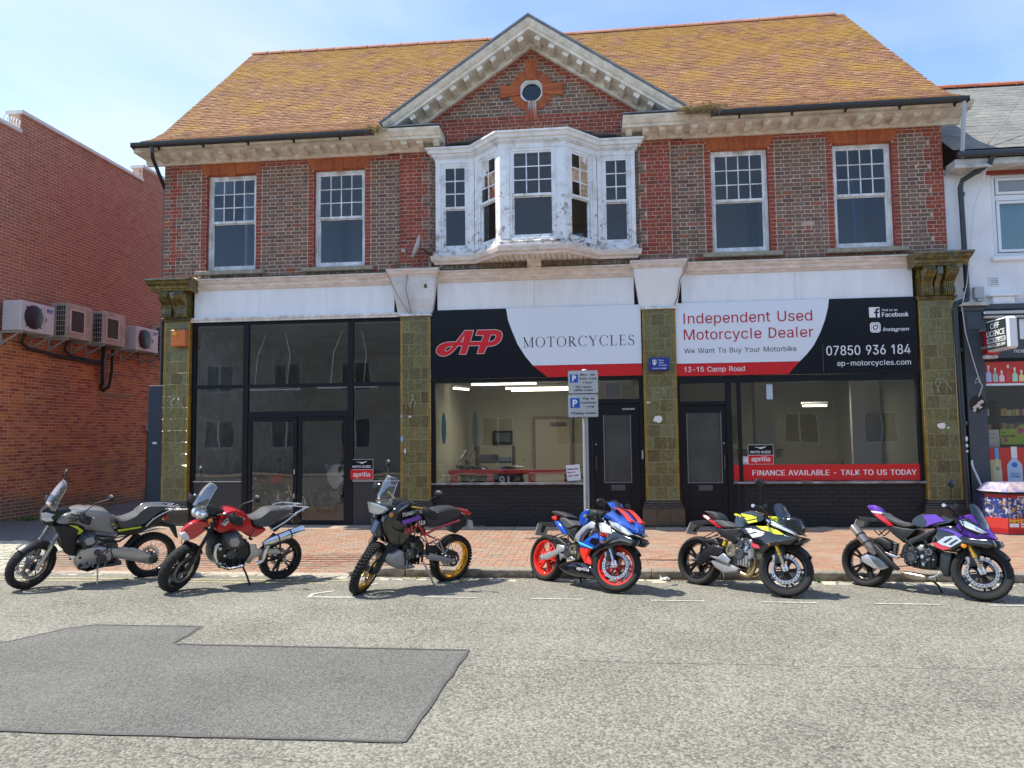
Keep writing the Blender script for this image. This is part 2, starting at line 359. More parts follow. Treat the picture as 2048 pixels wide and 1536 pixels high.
# ------------------------------------------------------------------ grotesque lettering: advance, then outlines as x, y, x, y ... (cap height 127)
GL = {'-':[113,[84,61,84,47,29,47,29,61]],'.':[47,[24,-1,19,0,16,2,13,6,12,10,13,15,16,18,19,21,24,22,28,21,32,18,34,15,35,10,34,6,32,2,28,0]],'0':[113,[57,-2,44,0,32,6,24,15,17,28,13,44,12,64,13,83,17,99,24,112,33,121,44,127,57,129,70,127,81,121,90,112,96,99,100,83,101,64,100,44,96,28,90,15,81,6,70,0],[57,12,65,14,73,18,78,26,83,36,85,49,86,64,85,79,83,91,78,101,73,109,65,113,57,115,48,113,41,109,35,101,31,91,28,79,27,64,28,49,31,36,35,26,41,18,48,14]],'3':[113,[54,-2,43,-1,33,2,24,7,18,14,13,23,11,33,27,33,29,27,32,22,36,18,41,15,48,13,55,12,62,13,69,15,74,19,79,23,81,29,82,36,81,43,79,49,75,54,69,58,61,61,50,62,39,62,39,75,72,112,72,113,17,113,17,127,93,127,93,115,53,70,53,72,66,72,77,69,86,63,93,56,97,46,98,36,97,26,93,17,86,9,77,3,67,-1]],'4':[113,[10,26,10,40,62,127,78,127,27,41,103,41,103,26],[70,0,70,30,70,37,70,79,86,79,86,0]],'5':[113,[55,-2,45,-1,35,3,27,8,21,15,17,23,15,33,31,33,32,27,34,22,38,18,43,15,49,13,55,12,63,13,69,16,74,20,79,26,81,33,82,41,81,48,78,55,74,61,69,66,62,68,54,69,48,69,42,67,36,65,32,61,17,63,24,127,92,127,92,113,38,113,33,75,34,75,39,79,44,81,51,83,57,83,66,83,73,80,80,76,86,71,91,65,95,58,97,50,98,41,96,29,92,19,86,10,77,4,67,0]],'6':[113,[57,-2,45,0,36,4,27,10,21,19,17,29,16,40,17,50,20,60,26,71,34,85,63,127,80,127,38,65,36,65,41,72,49,77,54,78,59,79,70,77,79,74,87,68,92,60,96,50,97,39,96,28,92,18,86,10,78,4,68,0],[57,12,64,13,70,16,75,20,79,25,81,32,82,39,81,47,79,53,75,59,70,63,64,65,57,66,50,65,43,63,38,59,34,53,32,47,31,40,32,32,34,25,38,20,43,16,50,13]],'7':[113,[24,0,81,112,81,113,16,113,16,127,98,127,98,112,41,0]],'8':[113,[57,-2,44,-1,34,3,25,8,19,15,14,24,13,34,14,42,16,49,20,55,25,60,31,64,38,66,38,67,30,70,23,77,19,85,18,95,19,104,23,112,29,119,36,124,46,128,57,129,67,128,77,124,84,119,90,112,94,104,95,95,94,85,90,77,83,70,75,67,75,66,82,64,88,60,93,55,97,49,99,42,100,34,99,24,95,15,88,8,79,3,69,-1],[57,12,64,13,71,15,77,18,81,23,83,28,84,35,83,41,81,47,76,52,71,56,64,58,57,59,49,58,42,56,37,52,32,47,30,41,29,35,30,28,32,23,36,18,42,15,49,13],[57,72,63,73,69,75,73,78,77,83,79,88,80,94,79,100,77,105,73,109,69,112,63,114,57,115,50,114,44,112,40,109,36,105,34,100,33,94,34,88,36,83,40,78,44,75,50,73]],'9':[113,[57,129,68,128,78,124,86,117,92,109,96,98,97,87,96,77,93,67,88,56,79,42,50,0,33,0,75,62,77,62,72,55,64,50,60,49,54,49,44,50,34,54,27,59,21,67,17,77,16,88,17,99,21,109,27,117,36,124,45,128],[57,115,50,114,44,112,38,107,35,102,32,95,31,88,32,80,35,74,38,68,44,64,50,62,57,61,64,62,70,64,75,68,79,74,81,80,82,88,81,95,79,102,75,107,70,112,64,114]],'A':[120,[4,0,50,127,69,127,116,0,99,0,72,76,66,93,58,120,61,120,53,93,48,76,21,0],[27,36,27,50,92,50,92,36]],'B':[114,[15,0,15,127,60,127,72,126,82,123,90,117,95,110,98,102,100,93,99,86,97,80,93,75,89,71,84,69,79,67,79,66,85,64,91,61,96,57,101,51,104,43,104,34,103,25,100,17,94,10,86,4,75,1,62,0],[31,14,61,14,74,16,82,20,87,26,89,34,88,40,86,46,82,51,76,54,70,57,62,58,31,58],[31,71,59,71,66,72,72,74,77,77,81,82,83,87,84,93,83,101,78,107,71,111,60,113,31,113]],'C':[128,[67,-2,51,0,38,6,26,16,17,29,12,45,10,64,12,82,17,98,26,111,38,121,51,127,67,129,76,128,85,126,93,123,101,118,107,112,112,105,116,96,118,87,102,87,100,93,97,99,94,103,89,107,84,110,79,112,73,114,67,114,56,112,46,108,38,101,31,91,27,78,26,64,27,49,31,36,38,26,46,19,56,15,67,13,73,14,79,15,84,17,89,20,94,24,97,29,100,34,102,40,118,40,116,31,112,23,107,16,101,9,93,5,85,1,76,-1]],'D':[126,[55,0,24,0,24,14,54,14,68,16,79,20,88,27,95,37,99,49,100,64,99,78,95,90,89,100,80,107,69,111,55,113,23,113,23,127,56,127,74,125,88,120,100,110,108,98,114,82,115,64,114,45,108,30,100,17,88,8,73,2],[31,127,31,0,15,0,15,127]],'E':[105,[15,0,15,127,93,127,93,113,31,113,31,71,89,71,89,57,31,57,31,14,94,14,94,0]],'F':[103,[15,0,15,127,92,127,92,113,31,113,31,70,87,70,87,55,31,55,31,0]],'K':[117,[26,36,26,54,35,65,44,76,53,86,91,127,112,127,58,69,57,69],[15,0,15,127,31,127,31,84,31,56,31,48,31,0],[93,0,47,65,57,77,112,0]],'L':[98,[15,0,15,127,31,127,31,14,90,14,90,0]],'M':[157,[15,0,15,127,38,127,69,47,72,40,75,31,78,21,80,12,77,12,79,21,82,30,86,40,88,47,119,127,142,127,142,0,126,0,126,73,126,82,126,92,127,103,127,114,128,114,124,102,120,91,117,80,114,73,85,0,72,0,43,73,40,80,36,90,32,102,28,114,30,114,30,104,30,93,30,82,30,73,30,0]],'N':[131,[15,0,15,127,34,127,86,46,91,38,97,27,103,14,101,13,100,27,100,39,100,49,100,127,116,127,116,0,97,0,51,73,44,83,37,95,27,113,30,113,31,96,31,82,31,73,31,0]],'O':[133,[67,-2,51,0,38,6,26,16,17,29,12,45,10,64,12,82,17,98,26,111,38,121,51,127,67,129,82,127,96,121,107,111,116,98,121,82,123,64,121,45,116,29,107,16,96,6,82,0],[67,13,78,15,87,19,96,26,102,36,106,49,108,64,106,79,102,91,96,101,87,108,78,113,67,114,56,112,46,108,38,101,31,91,27,79,26,64,27,49,31,36,38,26,46,19,56,15]],'R':[112,[15,0,15,127,59,127,72,126,83,122,92,116,98,108,101,99,102,88,101,77,98,68,92,60,83,54,72,51,59,49,24,49,24,64,58,64,67,64,74,67,80,70,83,75,86,81,86,88,86,95,83,101,80,106,74,110,67,112,58,113,31,113,31,0],[88,0,58,57,76,57,107,0]],'S':[112,[56,-2,43,-1,32,2,23,8,16,15,12,24,10,34,26,34,28,27,31,22,36,18,42,15,48,13,56,12,64,13,71,15,78,18,82,23,85,28,86,35,86,40,83,45,79,48,74,51,61,56,46,60,32,65,22,72,15,82,13,93,14,103,19,112,26,119,34,124,45,128,57,129,69,128,79,124,88,119,94,112,99,104,100,94,84,94,82,103,76,109,67,113,56,115,49,114,42,112,36,109,32,105,30,100,29,94,30,88,33,83,37,80,42,77,53,73,66,70,78,66,84,63,90,59,95,55,99,49,101,43,102,35,101,25,97,16,90,8,81,3,69,-1]],'T':[112,[8,113,8,127,104,127,104,113,64,113,64,0,48,0,48,113]],'U':[129,[65,-2,51,-1,38,4,29,11,21,20,17,31,15,43,15,127,31,127,31,45,32,36,35,28,40,22,47,17,55,14,65,13,74,14,83,17,89,22,94,28,97,36,98,45,98,127,114,127,114,43,113,31,108,20,101,11,91,4,79,-1]],'V':[120,[51,0,4,127,21,127,48,52,54,34,62,8,59,8,67,35,72,52,99,127,116,127,69,0]],'W':[172,[39,0,4,127,21,127,41,49,44,36,47,23,49,10,47,10,50,23,53,36,56,49,77,127,95,127,115,49,119,36,122,23,124,10,122,10,125,23,128,36,131,49,151,127,167,127,133,0,114,0,92,81,88,98,84,119,87,119,84,99,79,81,58,0]],'Y':[118,[51,0,51,52,4,127,23,127,48,86,56,73,62,58,56,58,63,73,70,86,95,127,114,127,67,52,67,0]],'a':[97,[40,-2,31,-1,24,1,17,5,12,11,9,18,8,27,8,34,11,40,15,45,19,48,25,51,31,53,45,55,58,57,66,59,69,64,68,70,67,74,64,78,60,80,55,82,49,83,43,82,37,81,29,75,25,68,10,73,14,81,20,87,26,91,33,94,41,96,48,96,60,95,66,93,71,90,76,86,81,80,83,72,84,63,84,0,69,0,69,13,68,13,63,6,59,3,54,0,48,-2],[43,11,50,12,57,15,62,19,66,23,68,29,69,34,69,47,65,45,58,44,50,43,44,42,34,40,29,38,26,35,24,31,23,26,24,22,25,18,28,15,32,13,37,12]],'b':[106,[57,-2,49,-1,43,1,38,4,34,8,30,15,28,15,28,0,13,0,13,127,28,127,28,80,30,80,34,86,38,90,43,93,49,95,57,96,68,95,78,90,86,83,92,73,96,61,98,47,96,33,92,21,86,11,78,4,69,-1],[55,12,63,13,70,16,75,22,79,29,81,38,82,47,81,57,79,65,75,72,70,78,63,81,55,82,47,81,40,78,35,73,31,66,29,57,28,47,29,37,31,29,35,22,40,16,47,13]],'c':[99,[52,-2,40,-1,29,4,21,11,14,21,10,33,9,47,10,61,14,73,21,83,29,90,40,95,52,96,59,96,65,94,71,92,76,89,81,85,85,80,88,75,90,69,76,65,73,72,67,78,61,81,52,82,43,81,36,78,31,72,27,65,25,56,24,47,25,38,27,29,31,22,36,16,43,13,52,12,61,13,68,17,73,22,76,29,91,26,88,19,85,14,81,9,77,5,71,2,65,0,59,-2]],'d':[106,[49,-2,38,-1,28,4,20,11,14,21,10,33,9,47,10,61,14,73,20,83,28,90,38,95,49,96,57,95,63,93,68,90,72,86,77,80,78,80,78,127,93,127,93,0,78,0,78,15,77,15,72,8,68,4,63,1,57,-1],[51,12,59,13,66,16,71,22,75,29,77,37,78,47,77,57,75,66,71,73,66,78,59,81,51,82,43,81,36,78,31,72,27,65,25,57,24,47,25,38,27,29,31,22,36,16,43,13]],'e':[101,[53,-2,40,-1,29,4,20,11,14,21,10,33,9,47,10,60,14,72,20,82,29,90,39,95,51,96,59,95,66,94,73,90,80,85,85,79,89,70,92,60,93,48,93,42,19,42,19,55,84,55,77,51,77,59,74,67,71,74,66,78,59,82,51,83,43,81,37,78,31,74,27,67,25,60,24,53,24,44,25,35,28,27,32,20,38,15,45,12,53,12,59,12,63,13,68,15,71,18,74,22,76,26,91,23,88,16,84,10,78,5,71,1,62,-1]],'i':[42,[13,0,13,95,28,95,28,0],[21,111,17,111,13,114,11,117,10,121,11,125,13,128,17,130,21,131,25,130,28,128,31,125,32,121,31,117,28,114,25,111]],'k':[95,[27,34,27,53,30,53,71,95,90,95,46,50,44,50],[13,0,13,127,28,127,28,0],[73,0,37,46,48,57,93,0]],'m':[152,[13,0,13,95,28,95,28,74,27,74,29,81,33,86,38,91,43,94,49,96,55,97,64,95,72,90,77,83,80,74,78,74,80,80,84,86,89,90,95,94,102,96,109,97,117,96,124,93,130,88,135,82,138,74,139,64,139,0,124,0,124,63,122,72,118,78,112,82,105,83,99,82,94,80,89,77,86,73,84,68,84,62,84,0,69,0,69,65,67,72,63,78,57,81,50,83,44,82,39,80,35,77,31,72,29,67,28,59,28,0]],'n':[102,[28,57,28,0,13,0,13,95,28,95,28,72,26,72,31,83,38,91,47,95,57,96,66,95,74,92,80,87,85,80,88,71,89,60,89,0,74,0,74,59,73,69,68,76,61,81,52,82,46,82,40,79,35,76,32,71,29,64]],'o':[104,[52,-2,40,-1,29,4,21,11,14,21,10,33,9,47,10,61,14,73,21,83,29,90,40,95,52,96,64,95,75,90,83,83,90,73,94,61,95,47,94,33,90,21,83,11,75,4,64,-1],[52,12,61,13,68,16,73,22,77,29,79,38,80,47,79,56,77,65,73,72,68,78,61,81,52,82,43,81,36,78,31,72,27,65,25,56,24,47,25,38,27,29,31,22,36,16,43,13]],'p':[106,[13,-36,13,95,28,95,28,80,30,80,34,86,38,90,43,93,49,95,57,96,68,95,78,90,86,83,92,73,96,61,98,47,96,33,92,21,86,11,78,4,69,-1,57,-2,49,-1,43,1,38,4,34,8,30,15,28,15,28,-36],[55,12,63,13,70,16,75,22,79,29,81,38,82,47,81,57,79,65,75,72,70,78,63,81,55,82,47,81,40,78,35,73,31,66,29,57,28,47,29,37,31,29,35,22,40,16,47,13]],'r':[65,[13,0,13,95,28,95,28,80,29,80,32,87,38,92,45,95,53,96,57,96,61,96,61,81,57,81,52,81,45,81,40,79,35,75,31,71,29,65,28,59,28,0]],'s':[91,[45,-2,36,-1,28,1,21,4,15,9,11,16,9,24,23,27,26,20,31,15,37,12,45,11,54,12,61,16,66,20,67,26,66,30,64,34,59,37,53,39,37,43,26,46,18,52,13,59,12,68,13,76,16,83,22,88,29,93,37,95,47,96,56,95,63,93,70,90,75,85,78,79,81,72,67,69,65,74,61,79,55,82,47,83,39,82,33,79,29,75,27,69,28,65,31,61,36,58,43,56,57,52,69,48,77,43,81,36,83,27,82,19,78,12,72,6,65,2,56,-1]],'t':[57,[51,95,51,82,2,82,2,95],[16,118,31,118,31,24,32,19,34,15,37,13,43,12,46,13,50,13,53,0,48,-1,42,-1,31,1,23,5,18,13,16,23]],'u':[103,[46,-1,37,0,29,3,22,8,17,15,14,24,13,35,13,95,28,95,28,36,30,26,34,19,41,14,50,13,56,13,62,15,67,19,71,24,73,31,74,38,74,95,89,95,89,0,75,0,75,23,77,23,71,12,64,4,56,0]],'y':[97,[12,-35,15,-21,18,-22,26,-22,29,-21,33,-18,35,-15,38,-9,41,0,4,95,21,95,41,39,47,22,51,5,46,5,51,22,56,39,76,95,93,95,51,-15,48,-21,44,-27,40,-31,35,-34,29,-36,23,-36,16,-36]]}
GL = {c: (v[0], [list(zip(q[0::2], q[1::2])) for q in v[1:]]) for c, v in GL.items()}
GL['I'] = (62, [[(23, 0), (23, 127), (39, 127), (39, 0)]]); GL['l'] = (54, [[(19, 0), (19, 127), (34, 127), (34, 0)]])
GL['1'] = (93, [[(44, 0), (44, 105), (43, 105), (14, 84), (14, 102), (44, 127), (60, 127), (60, 0)]]); GL[' '] = (66, [])
GL['D'] = (112, [[(11, 0), (11, 127), (49, 127), (73, 120), (90, 105), (99, 84), (101, 64), (99, 43), (90, 23), (73, 7), (49, 0)], [(27, 15), (27, 112), (48, 112), (66, 107), (78, 95), (84, 80), (85, 64), (84, 47), (78, 32), (66, 20), (48, 15)]])
GL['k'] = (84, [[(8, 0), (8, 127), (24, 127), (24, 52), (58, 95), (78, 95), (44, 55), (80, 0), (61, 0), (33, 43), (24, 32), (24, 0)]])
def glyph_line(parent, body, x0, x1, z0, z1, y, mt, bold=0., shear=0., name='lettering', depth=.0016):
 if any(c not in GL for c in body):
  sz = (z1 - z0) / .73; return textmesh(body, sz, mt, name, parent, (x0, y, z0), bold=bold * sz * .5, shear=shear, width=x1 - x0)
 k = (z1 - z0) / 127.0; adv = sum(GL[c][0] for c in body) - 15; kx = (x1 - x0) / adv
 cu = bpy.data.curves.new(name, 'CURVE'); cu.dimensions = '2D'; cu.fill_mode = 'BOTH'; cu.extrude = depth / 2
 x = -7
 for c in body:
  a, loops = GL[c]
  for L_ in loops:
   sp = cu.splines.new('POLY'); sp.points.add(len(L_) - 1); sp.use_cyclic_u = True
   for i, (px, pz) in enumerate(L_): sp.points[i].co = (x0 + (x + px + pz * shear) * kx, z0 + pz * k, 0, 1)
  x += a
 o = bpy.data.objects.new(name, cu); COL.objects.link(o); dg = bpy.context.evaluated_depsgraph_get(); dg.update()
 me = bpy.data.meshes.new_from_object(o.evaluated_get(dg)); bpy.data.objects.remove(o); me.materials.clear(); me.materials.append(mt)
 if bold:      # heavier weight: the outline laid down again a hair to either side
  bm = bmesh.new(); bm.from_mesh(me)
  for q in (-1, 1):
   c = bmesh.new(); c.from_mesh(me)
   for v in c.verts: v.co.x += q * bold * (z1 - z0); v.co.z += q * .0003 + .0004
   t = bpy.data.meshes.new('t'); c.to_mesh(t); c.free(); bm.from_mesh(t); bpy.data.meshes.remove(t)
  bm.to_mesh(me); bm.free()
 ob = bpy.data.objects.new(name, me); COL.objects.link(ob); ob.parent = parent; ob.location = (0, y, 0); ob.rotation_euler = (math.pi / 2, 0, 0)
 return ob
# ================================================================== ground
KY = -4.36                      # kerb face
def zroad(y): return 0.0 if y < -5.7 else -0.05 * min(1, (y + 5.7) / (KY + 5.7))
def smooth(t): t = max(0., min(1., t)); return t * t * (3 - 2 * t)
def zpave(x, y): return .055 - .095 * smooth((-2.7 - x) / .75) * smooth((-3.1 - y) / 1.0)
def asphalt(name, base, dark, light, chip=190., bstr=.9, crack=True):
 m, nt, N, L, b = _new(name)
 g = N.new('ShaderNodeNewGeometry')
 v = N.new('ShaderNodeTexVoronoi'); v.inputs['Scale'].default_value = chip; L.new(g.outputs['Position'], v.inputs['Vector'])
 v2 = N.new('ShaderNodeTexVoronoi'); v2.inputs['Scale'].default_value = chip * .42; L.new(g.outputs['Position'], v2.inputs['Vector'])
 n = N.new('ShaderNodeTexNoise'); n.inputs['Scale'].default_value = .9; n.inputs['Detail'].default_value = 9; n.inputs['Roughness'].default_value = .62
 L.new(g.outputs['Position'], n.inputs['Vector'])
 n2 = N.new('ShaderNodeTexNoise'); n2.inputs['Scale'].default_value = 26; n2.inputs['Detail'].default_value = 6; n2.inputs['Roughness'].default_value = .75
 L.new(g.outputs['Position'], n2.inputs['Vector'])
 r = ramp(N, [(0, dark), (.5, base), (1, light)])
 # per-chip tint
 sep = N.new('ShaderNodeSeparateXYZ'); L.new(v.outputs['Color'], sep.inputs[0])
 a = N.new('ShaderNodeMath'); a.operation = 'MULTIPLY_ADD'; a.inputs[1].default_value = .62; L.new(sep.outputs['X'], a.inputs[0])
 q = N.new('ShaderNodeMapRange'); q.inputs['From Min'].default_value = .3; q.inputs['From Max'].default_value = .7; q.inputs['To Min'].default_value = .10; q.inputs['To Max'].default_value = .36
 L.new(n.outputs['Fac'], q.inputs['Value']); L.new(q.outputs[0], a.inputs[2])
 a2 = N.new('ShaderNodeMath'); a2.operation = 'MULTIPLY_ADD'; a2.inputs[1].default_value = .75; L.new(n2.outputs['Fac'], a2.inputs[0])
 a3 = N.new('ShaderNodeMath'); a3.operation = 'SUBTRACT'; L.new(a.outputs[0], a3.inputs[0]); a3.inputs[1].default_value = .40
 L.new(a3.outputs[0], a2.inputs[2]); L.new(a2.outputs[0], r.inputs[0])
 last = r.outputs[0]
 L.new(last, b.inputs['Base Color']); b.inputs['Roughness'].default_value = .92; b.inputs['Specular IOR Level'].default_value = .3
 h = N.new('ShaderNodeMath'); h.operation = 'ADD'; L.new(v.outputs['Distance'], h.inputs[0])
 h2 = N.new('ShaderNodeMath'); h2.operation = 'MULTIPLY_ADD'; h2.inputs[1].default_value = .9; L.new(v2.outputs['Distance'], h2.inputs[0]); L.new(n2.outputs['Fac'], h2.inputs[2]); L.new(h2.outputs[0], h.inputs[1])
 bp = N.new('ShaderNodeBump'); bp.inputs['Strength'].default_value = bstr; bp.inputs['Distance'].default_value = .006; bp.invert = True
 L.new(h.outputs[0], bp.inputs['Height']); L.new(bp.outputs[0], b.inputs['Normal'])
 return m
M_road = asphalt('asphalt_worn', (.225, .214, .178), (.075, .071, .060), (.39, .375, .315), 62, 1.)
M_patch = asphalt('asphalt_patch', (.148, .144, .132), (.075, .073, .068), (.235, .228, .208), 85, .6)
M_alley = asphalt('asphalt_alley', (.15, .148, .145), (.08, .08, .08), (.24, .235, .22), 150, .6)
M_seal = mat('bitumen_seal', (.115, .112, .105), .6, bump=.3, bscale=60, var=.3, vscale=9)
M_line = mat('road_paint_white', (.66, .65, .60), .8, bump=.4, bscale=120, var=.45, vscale=22, vcol=(.33, .32, .29))
M_yline = mat('road_paint_yellow', (.62, .55, .27), .85, bump=.4, bscale=120, var=.45, vscale=14, vcol=(.33, .31, .22))

mb = MB()
xs = [-70, -20, -12.4, -5, 0, 5, 12, 20, 70]; ys = [-70, -30, -17.4, -12, -9, -7, -5.7, -5.0, KY + .01]
for x in xs:
 for y in ys: mb.v.append((x, y, zroad(y)))
k = len(ys)
for i in range(len(xs) - 1):
 for j in range(k - 1): mb.f.append((i * k + j, (i + 1) * k + j, (i + 1) * k + j + 1, i * k + j + 1)); mb.m.append(0)
struct(mb.build('road', M_road))
# far ground sheet to the horizon, under everything
mb = MB(); mb.add([(-900, -900, -.16), (900, -900, -.16), (900, 900, -.16), (-900, 900, -.16)], [(0, 1, 2, 3)])
struct(mb.build('ground', mat('earth', (.16, .15, .12), .95, var=.3, vscale=.2)))

def wob(x, y, a=.012, s=3.): return a * pnoise(Vector((x * s, y * s, 1.7)))
# smoother square-cut repair in the road
P = [(-7.6, -7.96), (-5.62, -7.80), (-5.174, -7.66), (-4.96, -7.2), (-4.78, -7.075), (-3.673, -7.055), (-3.631, -7.628), (-1.035, -7.641), (-1.123, -9.478), (-3.64, -9.513), (-7.6, -9.62)]
def densify(P, step=.12, a=.012, closed=True):
 out = []
 for i in range(len(P) if closed else len(P) - 1):
  p, q = P[i], P[(i + 1) % len(P)]; n = max(1, int(math.dist(p, q) / step))
  for t in range(n):
   x = p[0] + (q[0] - p[0]) * t / n; y = p[1] + (q[1] - p[1]) * t / n
   out.append((x + wob(x, y, a, 5), y + wob(y, x, a, 5)))
 return out
D = densify(P)
mb = MB(); mb.add([(x, y, .004) for x, y in D], [tuple(range(len(D)))])
o = mb.build('road_patch', M_patch); struct(o)
mb = MB()
for seg, w in ((((-3.60, -7.65), (-1.035, -7.655), (-1.06, -8.2), (-1.11, -9.46), (-3.64, -9.50), (-7.6, -9.60)), .032), (((-5.62, -7.82), (-5.174, -7.68), (-4.96, -7.22), (-4.78, -7.09), (-3.7, -7.075), (-3.65, -7.62)), .016)):
 pts = densify(list(seg), .07, .014, False) + [seg[-1]]
 mb.ribbon(pts, [w * (.75 + .5 * abs(pnoise(Vector((p[0] * 4, p[1] * 4, 5))))) for p in pts], .008)
struct(mb.build('patch_seal', M_seal))
# cracks and old joints
mb = MB()
def crack(pts, w, z=.0035, a=.035):
 pp = densify(pts, .045, a, False)
 mb.ribbon(pp, [w * max(.15, .35 + 1.6 * abs(pnoise(Vector((p[0] * 7, p[1] * 7, 9))))) for p in pp], z)
crack([(-.98, -7.80), (.4, -7.87), (1.6, -7.86), (3.2, -7.83), (4.8, -7.85)], .0065)
crack([(-7.4, -6.62), (-6.2, -6.7), (-5.3, -6.95)], .006)
crack([(-3.62, -7.05), (-2.9, -6.9), (-2.0, -6.8)], .004)
crack([(1.0, -8.9), (1.8, -9.3), (2.6, -9.2)], .0035)
crack([(-3.0, -9.55), (-2.2, -9.75), (-1.2, -9.72)], .004)
struct(mb.build('road_crack', mat('crack_dark', (.085, .08, .072), .95)))

# painted markings
lines = [(-1.854, -1.262), (-.662, -.102), (.621, 1.175), (1.781, 2.329), (2.90, 3.539), (4.014, 4.6), (5.2, 5.8), (6.4, 7.0)]
for a, b in lines:
 y = -5.722 - .008 * (a + 1.8)
 pts = densify([(a, y), (b, y - .006)], .06, .006, False) + [(b, y - .006)]
 mb = MB(); mb.ribbon(pts, [.032 + .012 * pnoise(Vector((p[0] * 9, 3, 1))) for p in pts], .006)
 struct(mb.build('bay_dash', M_line))
mb = MB()
mb.ribbon([(x, y, zroad(y) + .006) for x, y in densify([(-2.62, -5.775), (-3.15, -5.80), (-3.17, -5.62), (-2.94, -5.38)], .06, .01, False)], .05)
mb.ribbon([(x, y, zroad(y) + .006) for x, y in densify([(-2.86, -5.22), (-2.6, -4.85)], .06, .006, False)], .05)
struct(mb.build('bay_marking', M_line))
for yy in (-4.72, -4.92):
 mb = MB()
 pts = densify([(-14, yy), (-2.75 if yy > -4.8 else -3.1, yy)], .15, .012, False)
 mb.ribbon([(x, y, zroad(y) + .006) for x, y in pts], [.05 * (.8 + .6 * pnoise(Vector((p[0] * 3, yy, 1)))) for p in pts])
 struct(mb.build('yellow_line', M_yline))

# ---- pavement: bedding sheet, red block paving, slabs by the wall, kerb stones, setts at the crossover
M_bed = mat('joint_sand', (.27, .20, .15), .95, bump=.4, bscale=80, var=.3, vscale=6)
M_pav = vmat('clay_paver', [(0, (.33, .165, .105)), (.25, (.37, .21, .135)), (.5, (.33, .235, .165)), (.7, (.38, .235, .15)), (.85, (.26, .20, .15)), (1, (.36, .175, .11))], .85, .14, 9, .4, 120,
             blotch=[((.34, .30, .25), 1.1, .5, .75, .45), ((.12, .10, .09), 5.0, .66, .74, .5, (3, 1, 0))])
M_slab = vmat('wall_slab', [(0, (.36, .29, .21)), (.5, (.42, .35, .26)), (1, (.32, .26, .2))], .85, .25, 8, .5, 90)
M_kerb = vmat('granite_kerb', [(0, (.28, .25, .20)), (.5, (.34, .30, .24)), (1, (.24, .21, .17))], .85, .55, 18, 1., 45, blotch=[((.07, .055, .035), 9, .48, .62, .8, (0, 0, 0), (-.04, .055, .14, -.20))])
M_kerb2 = vmat('kerb_pale', [(0, (.42, .37, .30)), (.5, (.48, .42, .34)), (1, (.36, .31, .25))], .85, .3, 16, .6, 60)
M_sett = vmat('sett', [(0, (.50, .47, .36)), (.5, (.60, .56, .43)), (1, (.42, .40, .32))], .85, .25, 12, .7, 45)
mb = MB(); xs = [-12.4 + i * .35 for i in range(90)]; ys = [KY + .12, -4.0, -3.6, -3.3, -3.0, -2, -1, 0, .6]
for x in xs:
 for y in ys: mb.v.append((x, y, zpave(x, y) - .014))
k = len(ys)
for i in range(len(xs) - 1):
 for j in range(k - 1): mb.f.append((i * k + j, (i + 1) * k + j, (i + 1) * k + j + 1, i * k + j + 1)); mb.m.append(0)
pave = struct(mb.build('pavement', M_bed))
Rup = [[1, 0, 0], [0, 0, 1], [0, -1, 0]]       # front (-Y) turned up (+Z)
def up(a=.006):
 return (np.array(jr(a)) @ np.array(Rup, float)).tolist()
items = []
row = 0; y = -4.20
while y < -.42:
 x = -8.15 + (row % 2) * .105 + random.uniform(-.01, .01)
 while x < 12:
  skip = (abs(x - -3.05) < .36 and abs(y + 2.42) < .2) or (abs(x + .98) < .17 and abs(y + 1.55) < .1)
  if not skip:
   items.append((x + .1, y + .05, zpave(x, y) - .03 + random.gauss(0, .0012), .200, .06, .099, up(.007)))
  x += .2045
 y += .1035; row += 1
pieces('paver', items, M_pav, pave, 300, .005, 'paver_field')
items = []
x = -8.5
while x < 12:
 w = random.uniform(.42, .6)
 items.append((x + w / 2, -.20, .03, w - .008, .06, .44, up(.003))); x += w
pieces('edge_slab', items, M_slab, pave, 300, .006)
# inspection covers in the paving
M_iron = mat('cast_iron', (.13, .115, .10), .7, .3, bump=.8, bscale=70, var=.4, vscale=12)
for nm, cx, cy, sx, sy, lab in (('inspection_cover', -3.05, -2.42, .62, .32, 'recessed inspection cover of paving bricks in front of the shop with the black doors'), ('stopcock_cover', -.98, -1.55, .26, .14, 'small brown iron stopcock cover set in the red paving near the middle shop')):
 mb = MB(); z = .057
 mb.box(cx - sx/2, cx + sx/2, cy - sy/2, cy - sy/2 + .012, z - .03, z); mb.box(cx - sx/2, cx + sx/2, cy + sy/2 - .012, cy + sy/2, z - .03, z)
 mb.box(cx - sx/2, cx - sx/2 + .012, cy - sy/2 + .012, cy + sy/2 - .012, z - .03, z); mb.box(cx + sx/2 - .012, cx + sx/2, cy - sy/2 + .012, cy + sy/2 - .012, z - .03, z)
 if sx < .4:
  mb.box(cx - sx/2 + .012, cx + sx/2 - .012, cy - sy/2 + .012, cy + sy/2 - .012, z - .03, z - .005)
  for q in range(6): mb.box(cx - .1 + q * .036, cx - .085 + q * .036, cy - .045, cy + .045, z - .005, z - .001)
  fr = mb.build(nm, M_iron)
 else:
  fr = mb.build(nm, M_iron)
  its = []
  for r_ in range(3):
   for q in range(3): its.append((cx - .198 + q * .198, cy - .098 + r_ * .098, z - .036, .19, .06, .092, up(.003)))
  pieces('paver', its, mat('cover_paver', (.27, .17, .13), .85, bump=.4, bscale=90, var=.3, vscale=9), fr, 20)
 tag(fr, lab, 'drain cover')
